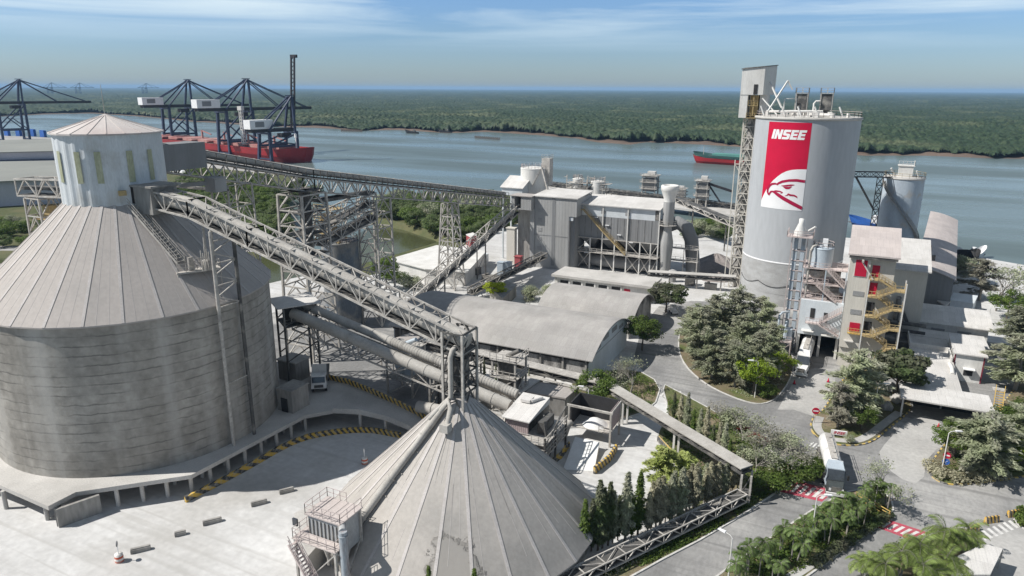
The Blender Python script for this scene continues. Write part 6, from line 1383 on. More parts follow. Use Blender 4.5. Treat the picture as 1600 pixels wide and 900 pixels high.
fc = bpy.data.curves.new('lettering','FONT'); fc.body = 'INSEE'; fc.size = .62; fc.align_x = 'CENTER'; fc.align_y = 'CENTER'; fc.shear = .25; fc.offset = .015; fc.extrude = .005
fo_ = bpy.data.objects.new('tmp_letters', fc); COL.objects.link(fo_); dg = bpy.context.evaluated_depsgraph_get(); me = bpy.data.meshes.new_from_object(fo_.evaluated_get(dg)); bpy.data.objects.remove(fo_)
me.transform(Matrix.Translation((.135,0,.6)) @ Matrix.Rotation(PI/2,4,'Z') @ Matrix.Rotation(PI/2,4,'X')); me.materials.clear(); me.materials.append(M['red']); lo = bpy.data.objects.new('lettering', me); COL.objects.link(lo); lo.parent = b_
for s in (-.9,.9): m_ = MB(); m_.bx(-.1,.1,s-.1,s+.1,0,.25); m_.build('foot', M['conc'], t, False)
M['hazb'] = stripes('barrier_stripes', (.62,.36,.03), (.04,.04,.04), (.3,1), .5, .2)
for k,(x_,y_,L_) in enumerate(((1549,816,1.9),(1585,806,2.1),(1521,829,1.2))):
    x,y = g(x_,y_); mb = MB(); mb.hexa([(-.25,-L_/2,0),(.25,-L_/2,0),(.25,L_/2,0),(-.25,L_/2,0),(-.12,-L_/2,.8),(.12,-L_/2,.8),(.12,L_/2,.8),(-.12,L_/2,.8)])
    o = mb.build('road_barrier', M['hazb']); o.location = (x,y,.012); o.rotation_euler = (0,0,R(-52)); tag(o,['middle orange and black barrier beside the white zebra crossing','orange and black barrier farthest right by the white zebra crossing','short barrier half hidden by the big palms'][k],'barrier','striped road barriers')
t = thing('yellow_fence','yellow tubular barrier fence at the head of the median','fence',(*g(1362,797),.1)); LOC[t.name] = None
t.rotation_euler = (0,0,R(-38)); m_ = MB()
for z in (.35,.75,1.1): m_.tube((-2.4,0,z),(2.4,0,z),.06)
m_.build('bars', M['yellow'], t, False)
for x_ in (-2.3,0,2.3): m_ = MB(); m_.tube((x_,0,0),(x_,0,1.15),.07); m_.build('post', M['yellow'], t, False)
for k,(x_,y_) in enumerate(((1241,600),(1466,668),(1294,597),(1238,690-90))):
    if k == 3: break
    x,y = g(x_,y_); t = thing('traffic_cone',['orange cone left of the tanker at the loading station','orange cone under the edge of the carport','orange cone beside the packing tower wall'][k],'cone',(x,y,.012)); LOC[t.name] = None
    m_ = MB(); m_.lathe(0,0,[(.22,.04),(.05,.75),(0,.76)],12); m_.build('cone', M['hazr'] if k == 9 else mat_cone if 'mat_cone' in globals() else M['red'], t, False); m_ = MB(); m_.bx(-.26,.26,-.26,.26,0,.04); m_.build('base', M['black'], t, False)
mb = MB(); P_ = pxs((1490,900),(1530,880),(1560,888),(1540,930),(1480,930)); 
t = thing('bus_shelter','pale rounded shelter roof at the bottom edge below the big palms','shelter',(*P_[0],0)); mb.prism(P_,2.3,2.5); mb.build('roof', M['roof_l'], t)
for p_ in P_: m_ = MB(); m_.bar((*p_,0),(*p_,2.3),.12); m_.build('post', M['steel'], t)
for k,(x_,y_) in enumerate(((1390,610),(1400,628),(1377,604),(1408,612),(1385,640))):
    x,y = g(x_,y_); r_ = random.Random(k); mb = MB(); bm = bmesh.new(); bmesh.ops.create_icosphere(bm, subdivisions=3, radius=1.0); bm.verts.ensure_lookup_table(); bm.verts.index_update()
    sx_,sy_,sz_ = r_.uniform(.8,1.3),r_.uniform(.8,1.2),r_.uniform(.8,1.1)
    mb.add([(v.co.x*sx_*(1+.18*math.sin(v.co.y*4+k)+.1*math.sin(v.co.z*7)),v.co.y*sy_*(1+.15*math.sin(v.co.x*5+k)),.4+v.co.z*sz_*(1+.15*math.sin(v.co.x*4+v.co.y*3))) for v in bm.verts],[tuple(v.index for v in f.verts) for f in bm.faces]); bm.free()
    o = mb.build('boulder', M['rock']); o.location = (x,y,.1); tag(o,'pale grey boulder under the trees left of the carport','boulder','boulders left of the carport')
# ------------------------------------------------------------------ port: cranes, bulk ship, sheds
QD = Vector((-.972,.236,0)); QN = Vector((.236,.972,0)); QA = math.atan2(QD.y,QD.x)-PI   # x along the quay to the right, y to the water
def crane(label, feet, hb=33.0, ha=56.0, boom=58, back=30, raised=False, house=True, k=0):
    t = thing('gantry_crane', label, 'crane', (*feet,-.6), QA, 'gantry cranes on the quay'); LOC[t.name] = None
    w, gz = 8.0, 11.0
    for i in (-1,1):
        for j in (-1,1): m_ = MB(); m_.bar((i*w,j*gz,0),(i*(w-1.5),j*gz*.9+(2 if j>0 else 0),hb),1.9); m_.build('leg', M['craneb'], t, False)
    m_ = MB()
    for i in (-1,1):
        m_.bar((i*w,-gz,10),(i*w,gz,10),1.5); m_.bar((i*w,-gz,10.5),(i*(w-1),gz,hb-2),1.0); m_.bar((i*w,gz,10.5),(i*(w-1),0,hb*.62),.8)
        m_.bar((i*(w-1.5),gz,hb),(i*2.5,gz+2,ha),1.4); m_.bar((i*(w-1.5),-gz*.9,hb+1),(i*2.5,gz+1.5,ha),1.0)
    for j in (-1,1): m_.bar((-w,j*gz,hb-1),(w,j*gz,hb-1),1.2); m_.bar((-w,j*gz,1.2),(w,j*gz,1.2),1.0)
    m_.bar((-2.5,gz+2,ha),(2.5,gz+2,ha),1.0); m_.bar((-1.5,gz-1,ha+.8),(2,gz+4,ha+.8),1.4,.5); m_.build('frame', M['craneb'], t, False)
    m_ = MB()
    for i in (-2.6,2.6): m_.bar((i,-back,hb+1),(i,gz+2,hb+1),1.5,2.4)
    for y_ in range(-back,int(gz),5): m_.bar((-2.6,y_,hb+1),(2.6,y_,hb+1),.5)
    if not raised:
        for i in (-2.2,2.2): m_.bar((i,gz+2,hb+1),(i,gz+boom,hb+1),1.4,2.2)
        for y_ in range(int(gz)+6,int(gz)+boom,6): m_.bar((-2.2,y_,hb+1),(2.2,y_,hb+1),.45)
    m_.build('girder', M['craned'], t, False)
    if raised:
        m_ = MB(); y0 = gz+2.5
        for i in (-2.0,2.0): m_.bar((i,y0,hb+1),(i,y0+4.5,hb+raised),.9,1.3)
        for q in range(18): z0 = hb+2+(raised-2)*q/18; z1 = hb+2+(raised-2)*(q+1)/18; yy = lambda z: y0+4.5*(z-hb)/raised; m_.bar((-2*(1 if q%2 else -1),yy(z0),z0),(2*(1 if q%2 else -1),yy(z1),z1),.4)
        m_.bar((-2.4,y0+4.5,hb+raised),(3.4,y0+5.5,hb+raised),1.6,2.2); m_.build('raised_boom', M['craned'], t, False)
    m_ = MB()
    for i in (-1.8,1.8):
        m_.bar((i,gz+2,ha),(i,-back+5,hb+2),.7)
        if not raised: m_.bar((i,gz+2,ha),(i,gz+boom*.5,hb+2),.6); m_.bar((i,gz+2,ha),(i,gz+boom*.92,hb+2),.6)
    m_.build('stay', M['craneb'], t, False)
    if house:
        m_ = MB(); m_.bx(-4.2,4.2,-back-1,-back+17,hb+2.2,hb+8.4); hs = m_.build('machinery_house', M['whitep'], t, False)
        m_ = MB(); m_.bx(-4.28,-4.2,-back+3,-back+10,hb+3.6,hb+7.2); m_.build('louvre', M['grey2'], hs, False)
        m_ = MB(); m_.extr([(-.9,-1),(.6,-1),(1.0,.0),(.1,.2),(1.0,1.1),(-.5,1.1),(-1.0,.1),(0,-.1)],(-4.25,-back+13,hb+5.3),(0,1,0),(0,0,1),(-1,0,0),.06); m_.build('emblem', M['craneb'], hs, False)
        m_ = MB(); m_.bx(4.2,4.28,-back+3,-back+10,hb+3.6,hb+7.2); m_.build('louvre', M['grey2'], hs, False)
    m_ = MB(); m_.bx(-3,3,2,10,hb-4.5,hb-1.5); m_.rail([(-3,2,hb-4),(3,2,hb-4)],1.2,2,.15); m_.build('trolley_cab', M['craned'], t, False)
    return t
crane('tall navy gantry crane with white machinery house standing closest to the silo drum', g(283,226,-.6))
crane('tall navy gantry crane with white machinery house in the middle of the quay', g(372,240,-.6))
crane('shorter gantry crane with white house and boom raised upright at the ship bow', g(436,249,-.6), 20, 44, 50, 22, raised=52)
crane('navy gantry crane at the left picture edge beyond the port sheds', g(22,219,-.6), 34, 56, 62, 30, house=False)
x,y = g(383,243,-.6); t = thing('light_mast','slim pale lattice mast between the gantry cranes','mast',(x,y,-.6))
A = [(x-1,y-1,-.6),(x+1,y-1,-.6),(x+1,y+1,-.6),(x-1,y+1,-.6)]; m_ = MB()
for a in A: m_.bar(a,(a[0],a[1],34),.4)
m_.lattice(A,[(a[0],a[1],34) for a in A],14,.25); m_.build('shaft', M['wall'], t); m_ = MB(); m_.bx(x-2,x+2,y-1.5,y+1.5,33,36); m_.build('head', M['wall'], t)
# bulk ship, bow to the right
t = thing('bulk_ship','long red bulk carrier moored behind the navy gantry cranes','ship',(-268,332,-2), QA); LOC[t.name] = None
def hull(mb, L_, B_, h0, h1, z0, z1, bowl=16, n=9):
    """hull from stern x=-L to stem x=0"""
    st = []
    for k in range(n+1):
        f_ = k/n; x_ = -bowl*(1-f_); wd = B_/2*math.sqrt(max(0,1-f_**2.2))
        st.append((x_,max(wd,.3)))
    pts = [(-L_,B_/2*.8),(-L_+min(8,L_*.12),B_/2)] + st
    m = len(pts); vs = []
    for z,fl,ex in ((z0,.82,0),((z0+z1)/2,.96,1.2),(z1,1.0,3.0)):
        for x_,w_ in pts: vs.append((x_+ex*max(0,(x_+bowl)/bowl), w_*fl, z + (2.6*max(0,(x_+bowl*1.6)/(bowl*1.6)) if z == z1 else 0)))
        for x_,w_ in pts[::-1]: vs.append((x_+ex*max(0,(x_+bowl)/bowl), -w_*fl, z + (2.6*max(0,(x_+bowl*1.6)/(bowl*1.6)) if z == z1 else 0)))
    q = 2*m
    mb.add(vs,[(j*q+i,j*q+(i+1)%q,(j+1)*q+(i+1)%q,(j+1)*q+i) for j in range(2) for i in range(q)])
    return [vs[2*q+i] for i in range(q)], mb
m_ = MB(); top, m_ = hull(m_,270,30,0,0,0,8.0); hb_ = m_.build('hull', M['shipred'], t, False)
m_ = MB(); n = len(top)//2
for i in range(n-1): m_.quad((top[i][0],top[i][1],top[i][2]-1.0),(top[i+1][0],top[i+1][1],top[i+1][2]-1.0),(top[2*n-2-i][0],top[2*n-2-i][1],top[2*n-2-i][2]-1.0),(top[2*n-1-i][0],top[2*n-1-i][1],top[2*n-1-i][2]-1.0))
m_.build('deck', M['shipdeck'], t, False)
for k in range(8): m_ = MB(); m_.bx(-34-k*26,-19-k*26,-8,8,8.0,10.3); m_.bx(-42-k*26,-35-k*26,-12,12,9.6,10.1); m_.build('hatch', M['shipdeck'], t, False)
m_ = MB(); m_.bx(-266,-250,-13,13,8,12.5); m_.bx(-262,-256,-4,4,12.5,14); m_.build('superstructure', M['whitep'], t, False)
m_ = MB(); m_.bar((-9,0,9),(-9,0,20),.7); m_.bx(-9.8,-8.2,-.6,.6,17,19.5); m_.build('foremast', M['whitep'], t, False)
m_ = MB()
for k in range(4): m_ = MB(); m_.bar((-37-k*36,0,8),(-37-k*36,0,17),1.3); m_.bar((-37-k*36,0,16.5),(-22-k*36,0,14),.7); m_.build('cargo_crane', M['shipdeck'], t, False)
# coaster under way in the river
x,y = g(1088,253.5,-2); t = thing('cargo_ship','green decked red cargo ship sailing on the river left of the tallest silo','ship',(x,y,-2), R(171)); LOC[t.name] = None
m_ = MB(); top, m_ = hull(m_,80,13,0,0,0,3.2,9); m_.build('lower_hull', M['shipred'], t, False)
m_ = MB(); top, m_ = hull(m_,80,13.2,0,0,3.0,5.4,9.2); m_.build('upper_hull', M['truckg'], t, False)
m_ = MB(); n = len(top)//2
for i in range(n-1): m_.quad((top[i][0],top[i][1],5.2),(top[i+1][0],top[i+1][1],5.2),(top[2*n-2-i][0],top[2*n-2-i][1],5.2),(top[2*n-1-i][0],top[2*n-1-i][1],5.2))
m_.build('deck', M['steel'], t, False)
for k in range(2): m_ = MB(); m_.bx(-38-k*27,-13-k*27,-4.6,4.6,5.2,7.4); m_.build('hatch_cover', M['green'], t, False)
m_ = MB(); m_.bx(-79,-70,-5.5,5.5,5,13); m_.build('superstructure', M['whitep'], t, False); m_ = MB(); m_.bar((-5,0,6),(-5,0,12),.3); m_.build('foremast', M['steel'], t, False)
# smaller craft
def boat(name, label, px, z, L_, B_, h_, hm, cabin=None, rz=0.0, cat='boat', group=None, cm=None, dm='steel_d'):
    x,y = g(*px,-2); t = thing(name,label,cat,(x,y,-2),rz,group); LOC[t.name] = None
    m_ = MB(); top, m_ = hull(m_,L_,B_,0,0,0,h_,L_*.25); m_.build('hull', hm, t, False)
    m_ = MB(); n = len(top)//2
    for i in range(n-1): m_.quad((top[i][0],top[i][1],h_-.15),(top[i+1][0],top[i+1][1],h_-.15),(top[2*n-2-i][0],top[2*n-2-i][1],h_-.15),(top[2*n-1-i][0],top[2*n-1-i][1],h_-.15))
    m_.build('deck', M[dm], t, False)
    if cabin: m_ = MB(); m_.bx(-L_*cabin[0]-cabin[1],-L_*cabin[0],-B_*.32,B_*.32,h_-.2,h_+cabin[2]); m_.bx(-L_*cabin[0]-cabin[1]*.8,-L_*cabin[0]-cabin[1]*.3,-B_*.2,B_*.2,h_+cabin[2],h_+cabin[2]+1.6); m_.build('cabin', cm or M['whitep'], t, False)
boat('tug_boat','bright blue tug with white cabin right of the tallest silo',(1336,357),-2,17,6.5,2.6,M['blue'],(.35,6,3.2),R(165),'boat')
boat('barge','wide black barge moored right of the long quay store',(1502,418),-2,30,9,2.6,M['black'],(.55,9,3.5),R(64),'barge',None,M['black'],'black')
boat('barge','slim black barge outside the wide black barge',(1518,414),-2,28,5,2.2,M['black'],(.6,6,2.0),R(64),'barge',None,M['black'],'black')
boat('launch','small white launch beside the black barges',(1530,403),-2,8,2.8,1.2,M['whitep'],(.4,3,1.3),R(60),'boat')
for k,p_ in enumerate(((636,208),(688,207))): boat('fishing_boat',['left of two tiny dark boats by the far bank','right of two tiny dark boats by the far bank'][k],p_,-2,16,3.5,1.6,M['black'],(.5,4,1.4),R(180),'boat','tiny boats on the river',M['steel_d'])
for k,(xa,ya,xb,yb) in enumerate(((742,216,781,219),(533,205,566,206),(1245,236,1300,241))):
    a,b = g(xa,ya,-2), g(xb,yb,-2); mb = MB(); n = 40
    for i in range(n+1):
        q = lerp(a,b,i/n); mb.bar((q[0],q[1],-3),(q[0],q[1],.6+.4*math.sin(i*2.1)),.35)
    mb.bar((*a,-.3),(*b,-.3),.25); solo('fish_trap', mb, M['mud'], ['long stake fence in the water right of the river middle','faint stake fence in the water near the port crane','stake fence in the water behind the tallest silo'][k], 'fish trap', (*a,-2))
# port sheds on the left
def portshed(label, px, z, mroof, mwall, zb=0, band=None):
    P_ = [g(x,y,z) for x,y in px]; t = thing('port_shed',label,'warehouse',(*P_[0],-.6))
    m_ = MB(); m_.prism(P_,z,z+.5); m_.build('roof', mroof, t)
    c = (sum(p[0] for p in P_)/4,sum(p[1] for p in P_)/4); Q = [(p[0]+(c[0]-p[0])*.03,p[1]+(c[1]-p[1])*.03) for p in P_]
    m_ = MB(); m_.prism(Q,-.6,z-.01); m_.build('wall', mwall, t)
    if band: m_ = MB(); a,b = P_[0],P_[1]; m_.bar((*lerp(a,b,.02),z*.45),(*lerp(a,b,.98),z*.45),1.2,z*.35); m_.build('dark_band', M['craneb'], t)
M['portroof'] = mat('port_roof', (.27,.275,.25), (.23,.235,.215), sc=.03, fine=.06)
M['lilac'] = mat('port_wall', (.55,.55,.60), (.48,.48,.52), sc=.05)
portshed('nearest grey roofed port shed left of the silo drum',[(-160,292),(92,281),(92,252),(-120,256)],10,M['portroof'],M['lilac'])
portshed('farther port shed with dark blue band below its roof edge',[(-160,243),(90,237),(96,218),(-120,222)],11,M['portroof'],M['lilac'],0,True)
for k,(x_,y_,m_n) in enumerate(((12,212,'blue'),(30,212,'blue'),(52,212,'blue'),(68,214,'blue'))):
    x,y = g(x_,y_,-.6); mb = MB(); mb.box((0,0,3.0),(12.2,2.5,7.2)); mb.box((0,0,6.65),(12.3,2.6,.12)); o = mb.build('container_stack', M[m_n]); o.location = (x,y,-.59); o.rotation_euler = (0,0,QA); tag(o,'bright blue container stack under the crane at the left edge','container','blue container stacks')
for k,(px_,n_) in enumerate((((78,130),0),((122,128),1),((226,130),2))):
    x,y = g(px_[0],141.5+k*.6,0); d = math.hypot(x-CAMX,y-CAMY); s = 5200/d; x,y = CAMX+(x-CAMX)*s, CAMY+(y-CAMY)*s
    c = crane(['far hazy crane on the horizon, leftmost of three','far hazy crane on the horizon, middle of three','far hazy crane on the horizon, rightmost of three'][k],(x,y),40,66,70,34,house=False); c['group'] = 'far hazy cranes on the horizon'; c.scale = (1.15,1.15,1.05)
# ------------------------------------------------------------------ jetty
JP = [g(x,y,1.0) for x,y in ((840,296),(1160,338),(1160,325),(840,286))]
t = thing('jetty','long grey concrete jetty on piles along the river behind the mill','jetty',(*JP[0],-2))
m_ = MB(); m_.prism(JP,.2,1.0); m_.build('deck', M['conc_l'], t)
for i in range(15):
    for f_ in (.1,.9):
        a = lerp(lerp(JP[0],JP[1],i/14),lerp(JP[3],JP[2],i/14),f_); m_ = MB(); m_.tube((*a,-6),(*a,.2),.5,None,8); m_.build('pile', M['conc'], t)
m_ = MB(); a,b = lerp(JP[0],JP[3],.75), lerp(JP[1],JP[2],.75); m_.truss((*a,1.2),(*b,1.2),3,2,36,.25,.18); m_.bar((*a,2.4),(*b,2.4),1.6,1.2); m_.build('belt_line', M['steel_d'], t)
for k,(x_,y_,w_,h_) in enumerate(((1015,308,6,12),(1096,322,4.5,13),(1062,312,4,6))):
    x,y = g(x_,y_,1.0); t = thing('unloader',['boxy grey unloader house on legs on the jetty left of the chimney','narrow tower unloader with dark arm on the jetty right of the chimney','small white roofed cabin on the jetty right of the chimney'][k],'unloader',(x,y,1))
    m_ = MB()
    for i,j in ((-1,-1),(1,-1),(1,1),(-1,1)): m_.bar((x+i*w_/2,y+j*w_/2,1),(x+i*w_/2,y+j*w_/2,1+h_*.85),.5)
    for z in (.35,.6,.85): m_.bx(x-w_/2-1,x+w_/2+1,y-w_/2-1,y+w_/2+1,1+h_*z,1.2+h_*z); m_.rail([(x-w_/2-1,y-w_/2-1,1.2+h_*z),(x+w_/2+1,y-w_/2-1,1.2+h_*z)],1.1,1.5,.12)
    m_.build('frame', M['steel'], t)
    m_ = MB(); m_.box((x,y,1+h_*.5),(w_*.9,w_*.9,h_*.5)); m_.build('house', M['grey2'] if k != 2 else M['wall'], t)
    m_ = MB(); m_.box((x,y,1.3+h_*.78),(w_*1.1,w_*1.1,.3)); m_.box((x+.5,y,1.6+h_*.9),(w_*.6,w_*.5,h_*.12)); m_.build('roof', M['roof_l'], t)
    if k == 1: m_ = MB(); m_.bar((x+2,y,11),(x+12,y+2,8),1.0); m_.bar((x+2,y,11),(x+8,y,3),.6); m_.build('arm', M['craned'], t)
t = gallery('conveyor','far truss conveyor between the jetty and the elevator tower',[(36,182,12.0),(62,160,8.2)],2.2,1.6,[12],0,mt='steel',roof='steel_d',br=.2)
for f_ in (.25,.75): m_ = MB(); q = Vector((36,182,12)).lerp(Vector((62,160,8.2)),f_); m_.bar((q.x,q.y,0),tuple(q),.4); m_.build('post', M['steel_d'], t)
# dark tank below the lattice towers and its platforms
t = tank('dark_tank','dark blue grey round tank in shade between the tall lattice towers',-6.2,53,3.9,0,18.6,'shadetank' if 'shadetank' in M else 'tank',True)
m_ = MB(); m_.box((-8,52,21.5),(2.4,2.4,6)); m_.stair((-4,50.5,18.7),(-9,50.5,22),.8)
for z in (20.5,23,25.5): m_.bx(-10,-5.5,50,54.5,z-.1,z); m_.rail([(-10,50,z),(-5.5,50,z),(-5.5,54.5,z)],1.1,1.2,.08)
for p_ in ((-10,50),(-5.6,50),(-5.6,54.4),(-10,54.4)): m_.bar((*p_,18.6),(*p_,25.5),.2)
m_.build('top_platform', M['rust'], t)
# ------------------------------------------------------------------ vegetation
def hgt(x, yb, yt, z0=0.0):
    p = g(x,yb,z0); D = math.hypot(p[0]-CAMX,p[1]-CAMY); d = ray(x,yt); return CAMZ + d[2]*D/math.hypot(d[0],d[1]) - z0
def leafmesh(name, P, N, U, su, sv, m, parent):
    """one small bent leaf (quad) per point: N normal, U long axis"""
    U = U - N*(U*N).sum(1,keepdims=True); U /= np.linalg.norm(U,axis=1,keepdims=True)+1e-9; V = np.cross(N,U)
    su = np.asarray(su).reshape(-1,1); sv = np.asarray(sv).reshape(-1,1)
    q = np.stack([P-V*sv*.5, P+U*su*.5-N*su*.05, P+V*sv*.5, P-U*su*.5], 1).reshape(-1,3).astype(np.float32)
    n = len(P); me = bpy.data.meshes.new(name); me.vertices.add(4*n); me.vertices.foreach_set('co', q.ravel())
    me.loops.add(4*n); me.loops.foreach_set('vertex_index', np.arange(4*n,dtype=np.int32)); me.polygons.add(n)
    me.polygons.foreach_set('loop_start', np.arange(0,4*n,4,dtype=np.int32)); me.polygons.foreach_set('loop_total', np.full(n,4,np.int32))
    me.update(calc_edges=True); me.materials.append(m); o = bpy.data.objects.new(name,me); COL.objects.link(o)
    if parent is not None: o.parent = parent
    return o
def unit(n, r): v = r.normal(size=(n,3)); return v/np.linalg.norm(v,axis=1,keepdims=True)
def proto(name): 
    t = bpy.data.objects.new(name, None); COL.objects.link(t); LOC[t.name] = None; return t
def broad(name, m, mb_, nb=26, nl=170, ls=.5, asp=.6, rx=4.2, rz=3.0, cz=6.4, seed=1, rb=1.35, spread=.75, up=.5):
    """broad crown, about 10 m tall, of leaf clumps on limbs"""
    r = np.random.default_rng(seed); t = proto(name); tr = MB()
    c = unit(nb,r); rad = r.uniform(.35,1,nb)**.5; C = c*np.stack([rad*rx,rad*rx,rad*rz],1); C[:,2] = np.maximum(C[:,2],-rz*.75) + cz
    tr.path([(0,0,0),(.1,.05,cz*.3),(-.05,.1,cz*.55)],[.28,.22,.17],8)
    for k in range(0,nb,2):
        q = C[k]; tr.path([(-.05,.1,cz*.5),(q[0]*.45,q[1]*.45,cz*.5+(q[2]-cz*.5)*.55),tuple(q)],[.12,.08,.03],5)
    tr.build('trunk', mb_, t, False)
    P, N = [], []
    for k in range(nb):
        n = int(nl*r.uniform(.6,1.3)); d = unit(n,r); b = rb*r.uniform(.7,1.25); s = r.uniform(.45,1,(n,1))**.6
        P.append(C[k] + d*s*b*np.array([1.15,1.15,spread])); nn = d + np.array([0,0,up]) + r.normal(size=(n,3))*.45; N.append(nn/np.linalg.norm(nn,axis=1,keepdims=True))
    P = np.concatenate(P); N = np.concatenate(N); n = len(P)
    leafmesh('crown',P,N,unit(n,r),ls*r.uniform(.6,1.3,n),ls*asp*r.uniform(.6,1.3,n),m,t); return t
def feathery(name, m, mb_, seed, nbr=64, h=10, rmax=4.1, droop=.09, ls=.42):
    """dusty tree with long plume-like branches in loose tiers"""
    r = np.random.default_rng(seed); t = proto(name); tr = MB(); tr.path([(0,0,0),(.15,0,h*.35),(0,.15,h*.7),(0,0,h*.97)],[.24,.18,.1,.03],7)
    P, U = [], []
    for k in range(nbr):
        f = r.uniform(.16,.98); z0 = h*f; a = r.uniform(0,2*PI); L_ = rmax*(1-abs(f-.45)*1.25)*r.uniform(.6,1.15); L_ = max(L_,.7); el = r.uniform(.0,.5)
        d = np.array([math.cos(a)*math.cos(el),math.sin(a)*math.cos(el),math.sin(el)]); n = int(46*L_)+12; s = r.uniform(.12,1,(n,1))
        p = np.array([0,0,z0]) + d*s*L_ - np.array([0,0,1])*droop*(s*L_)**1.7
        P.append(p + r.normal(size=(n,3))*(np.array([1,1,.75])*(.10+.40*np.sqrt(s)*(1.12-s)))); U.append(d + r.normal(size=(n,3))*.45)
        if k % 3 == 0: tr.path([(0,0,z0),tuple(d*L_*.5+np.array([0,0,z0])),tuple(d*L_*.85+np.array([0,0,z0-droop*L_]))],[.07,.045,.02],4)
    tr.build('trunk', mb_, t, False); P = np.concatenate(P); U = np.concatenate(U); n = len(P); N = unit(n,r)*.8+np.array([0,0,1.2]); N /= np.linalg.norm(N,axis=1,keepdims=True)
    leafmesh('crown',P,N,U,ls*1.5*r.uniform(.6,1.3,n),ls*.4*r.uniform(.7,1.3,n),m,t); return t
def column(name, m, mb_, seed, h=10, r0=1.15, n=2300, ls=.5, base=.12):
    r = np.random.default_rng(seed); t = proto(name); tr = MB(); tr.path([(0,0,0),(.05,0,h*.5),(0,.05,h*.95)],[.14,.09,.03],6); tr.build('trunk', mb_, t, False)
    f = base + (1-base)*r.uniform(0,1,n)**1.15; a = r.uniform(0,2*PI,n); w = r0*np.clip((1-f),0,1)**.62*(.72+.28*np.sin(a*3+f*26)+.22*np.sin(f*47+a))*np.clip((f-base)*6,.35,1)
    s = r.uniform(.3,1.08,n)**.5; P = np.stack([np.cos(a)*w*s,np.sin(a)*w*s,f*h],1) + r.normal(size=(n,3))*.07
    N = np.stack([np.cos(a)*.7,np.sin(a)*.7,np.full(n,.9)],1)+r.normal(size=(n,3))*.35; N /= np.linalg.norm(N,axis=1,keepdims=True)
    U = np.stack([np.cos(a)*.9,np.sin(a)*.9,np.full(n,-.45)],1)+r.normal(size=(n,3))*.3
    leafmesh('crown',P,N,U,ls*r.uniform(.6,1.3,n),ls*.33*r.uniform(.7,1.3,n),m,t); return t
def bare(name, m, mb_, seed, h=10, leaves=500):
    r = random.Random(seed); t = proto(name); tr = MB(); tips = []
    def grow(p, d, L_, rad, dep):
        q = p + d*L_; mid = p + d*L_*.5 + Vector((r.uniform(-.1,.1),r.uniform(-.1,.1),0))*L_; tr.path([p,mid,q],[rad,rad*.85,rad*.65],4 if dep > 1 else 6)
        if dep >= 5: tips.append(q); return
        for _ in range(3 if dep < 3 else 2):
            nd = (d + Vector((r.uniform(-1,1),r.uniform(-1,1),r.uniform(-.25,.7)))*.75).normalized(); grow(q, nd, L_*r.uniform(.62,.85), rad*.6, dep+1)
    for k in range(3): grow(Vector((0,0,0)), Vector((r.uniform(-.5,.5),r.uniform(-.5,.5),1)).normalized(), h*.26, .12, 1)
    tr.build('branches', mb_, t, False)
    rn = np.random.default_rng(seed); T_ = np.array([tuple(q) for q in tips]); P = T_[rn.integers(0,len(T_),leaves)] + rn.normal(size=(leaves,3))*.4
    N = unit(leaves,rn)+np.array([0,0,.4]); N /= np.linalg.norm(N,axis=1,keepdims=True); leafmesh('sparse_leaves',P,N,unit(leaves,rn),np.full(leaves,.4),np.full(leaves,.2),m,t); return t
def palm(name, m, mb_, seed, stems=2, h=3.6, fl=1.35, nf=7):
    r = random.Random(seed); t = proto(name); tr = MB(); P, N, U, SU, SV = [], [], [], [], []
    for s in range(stems):
        a = r.uniform(0,2*PI); lean = r.uniform(.05,.5) if stems > 1 else .05; hh = h*r.uniform(.75,1.15); b = Vector((math.cos(a)*.35,math.sin(a)*.35,0)) if stems > 1 else Vector((0,0,0)); top = b + Vector((math.cos(a)*lean*hh*.35,math.sin(a)*lean*hh*.35,hh))
        tr.path([b,b.lerp(top,.5)+Vector((0,0,.1)),top],[.10,.08,.07],6)
        for k in range(nf):
            az = 2*PI*k/nf + r.uniform(-.3,.3); el = r.uniform(.35,1.25); L_ = fl*r.uniform(.8,1.15); p = Vector(top); d = Vector((math.cos(az)*math.cos(el),math.sin(az)*math.cos(el),math.sin(el))); pts = [Vector(p)]
            for i in range(9):
                d = (d + Vector((0,0,-.16-.02*i))).normalized(); p = p + d*L_/9; pts.append(Vector(p))
                side = d.cross(Vector((0,0,1))).normalized(); upv_ = side.cross(d)
                for sgn in (-1,1):
                    for q in (0,.5):
                        ll = L_*.30*math.sin(PI*min(.97,(i+q+1.2)/10.5))**.7+.1
                        u = (side*sgn + d*.55 - Vector((0,0,.25))).normalized(); c = p + d*q*L_/9 + u*ll*.5; n_ = (upv_ + side*sgn*.35).normalized()
                        P.append(tuple(c)); N.append(tuple(n_)); U.append(tuple(u)); SU.append(ll*1.2); SV.append(.085)
            tr.path(pts,[.035]*4+[.02]*(len(pts)-4),3)
    tr.build('trunk', mb_, t, False); leafmesh('fronds',np.array(P),np.array(N),np.array(U),np.array(SU),np.array(SV),m,t); return t
M['lf_dust'] = leafmat('dusty_leaves', (.34,.37,.24), (.27,.30,.185), .3, (.40,.395,.31))
M['lf_grey'] = leafmat('grey_dusty_leaves', (.31,.295,.24), (.24,.24,.18), .3, (.36,.34,.29))
M['lf_green'] = leafmat('green_leaves', (.075,.125,.025), (.12,.165,.035), .4)
M['lf_bright'] = leafmat('bright_leaves', (.16,.24,.02), (.24,.31,.03), .35)
M['lf_lime'] = leafmat('lime_leaves', (.36,.42,.015), (.30,.36,.02), .25)
M['lf_dark'] = leafmat('dark_leaves', (.07,.11,.035), (.105,.14,.05), .4, (.18,.18,.125))
M['lf_mang'] = leafmat('mangrove_leaves_near', (.12,.17,.055), (.08,.125,.042), .35, (.18,.21,.10))
M['lf_palm'] = leafmat('palm_leaves', (.11,.165,.05), (.15,.205,.07), .35)
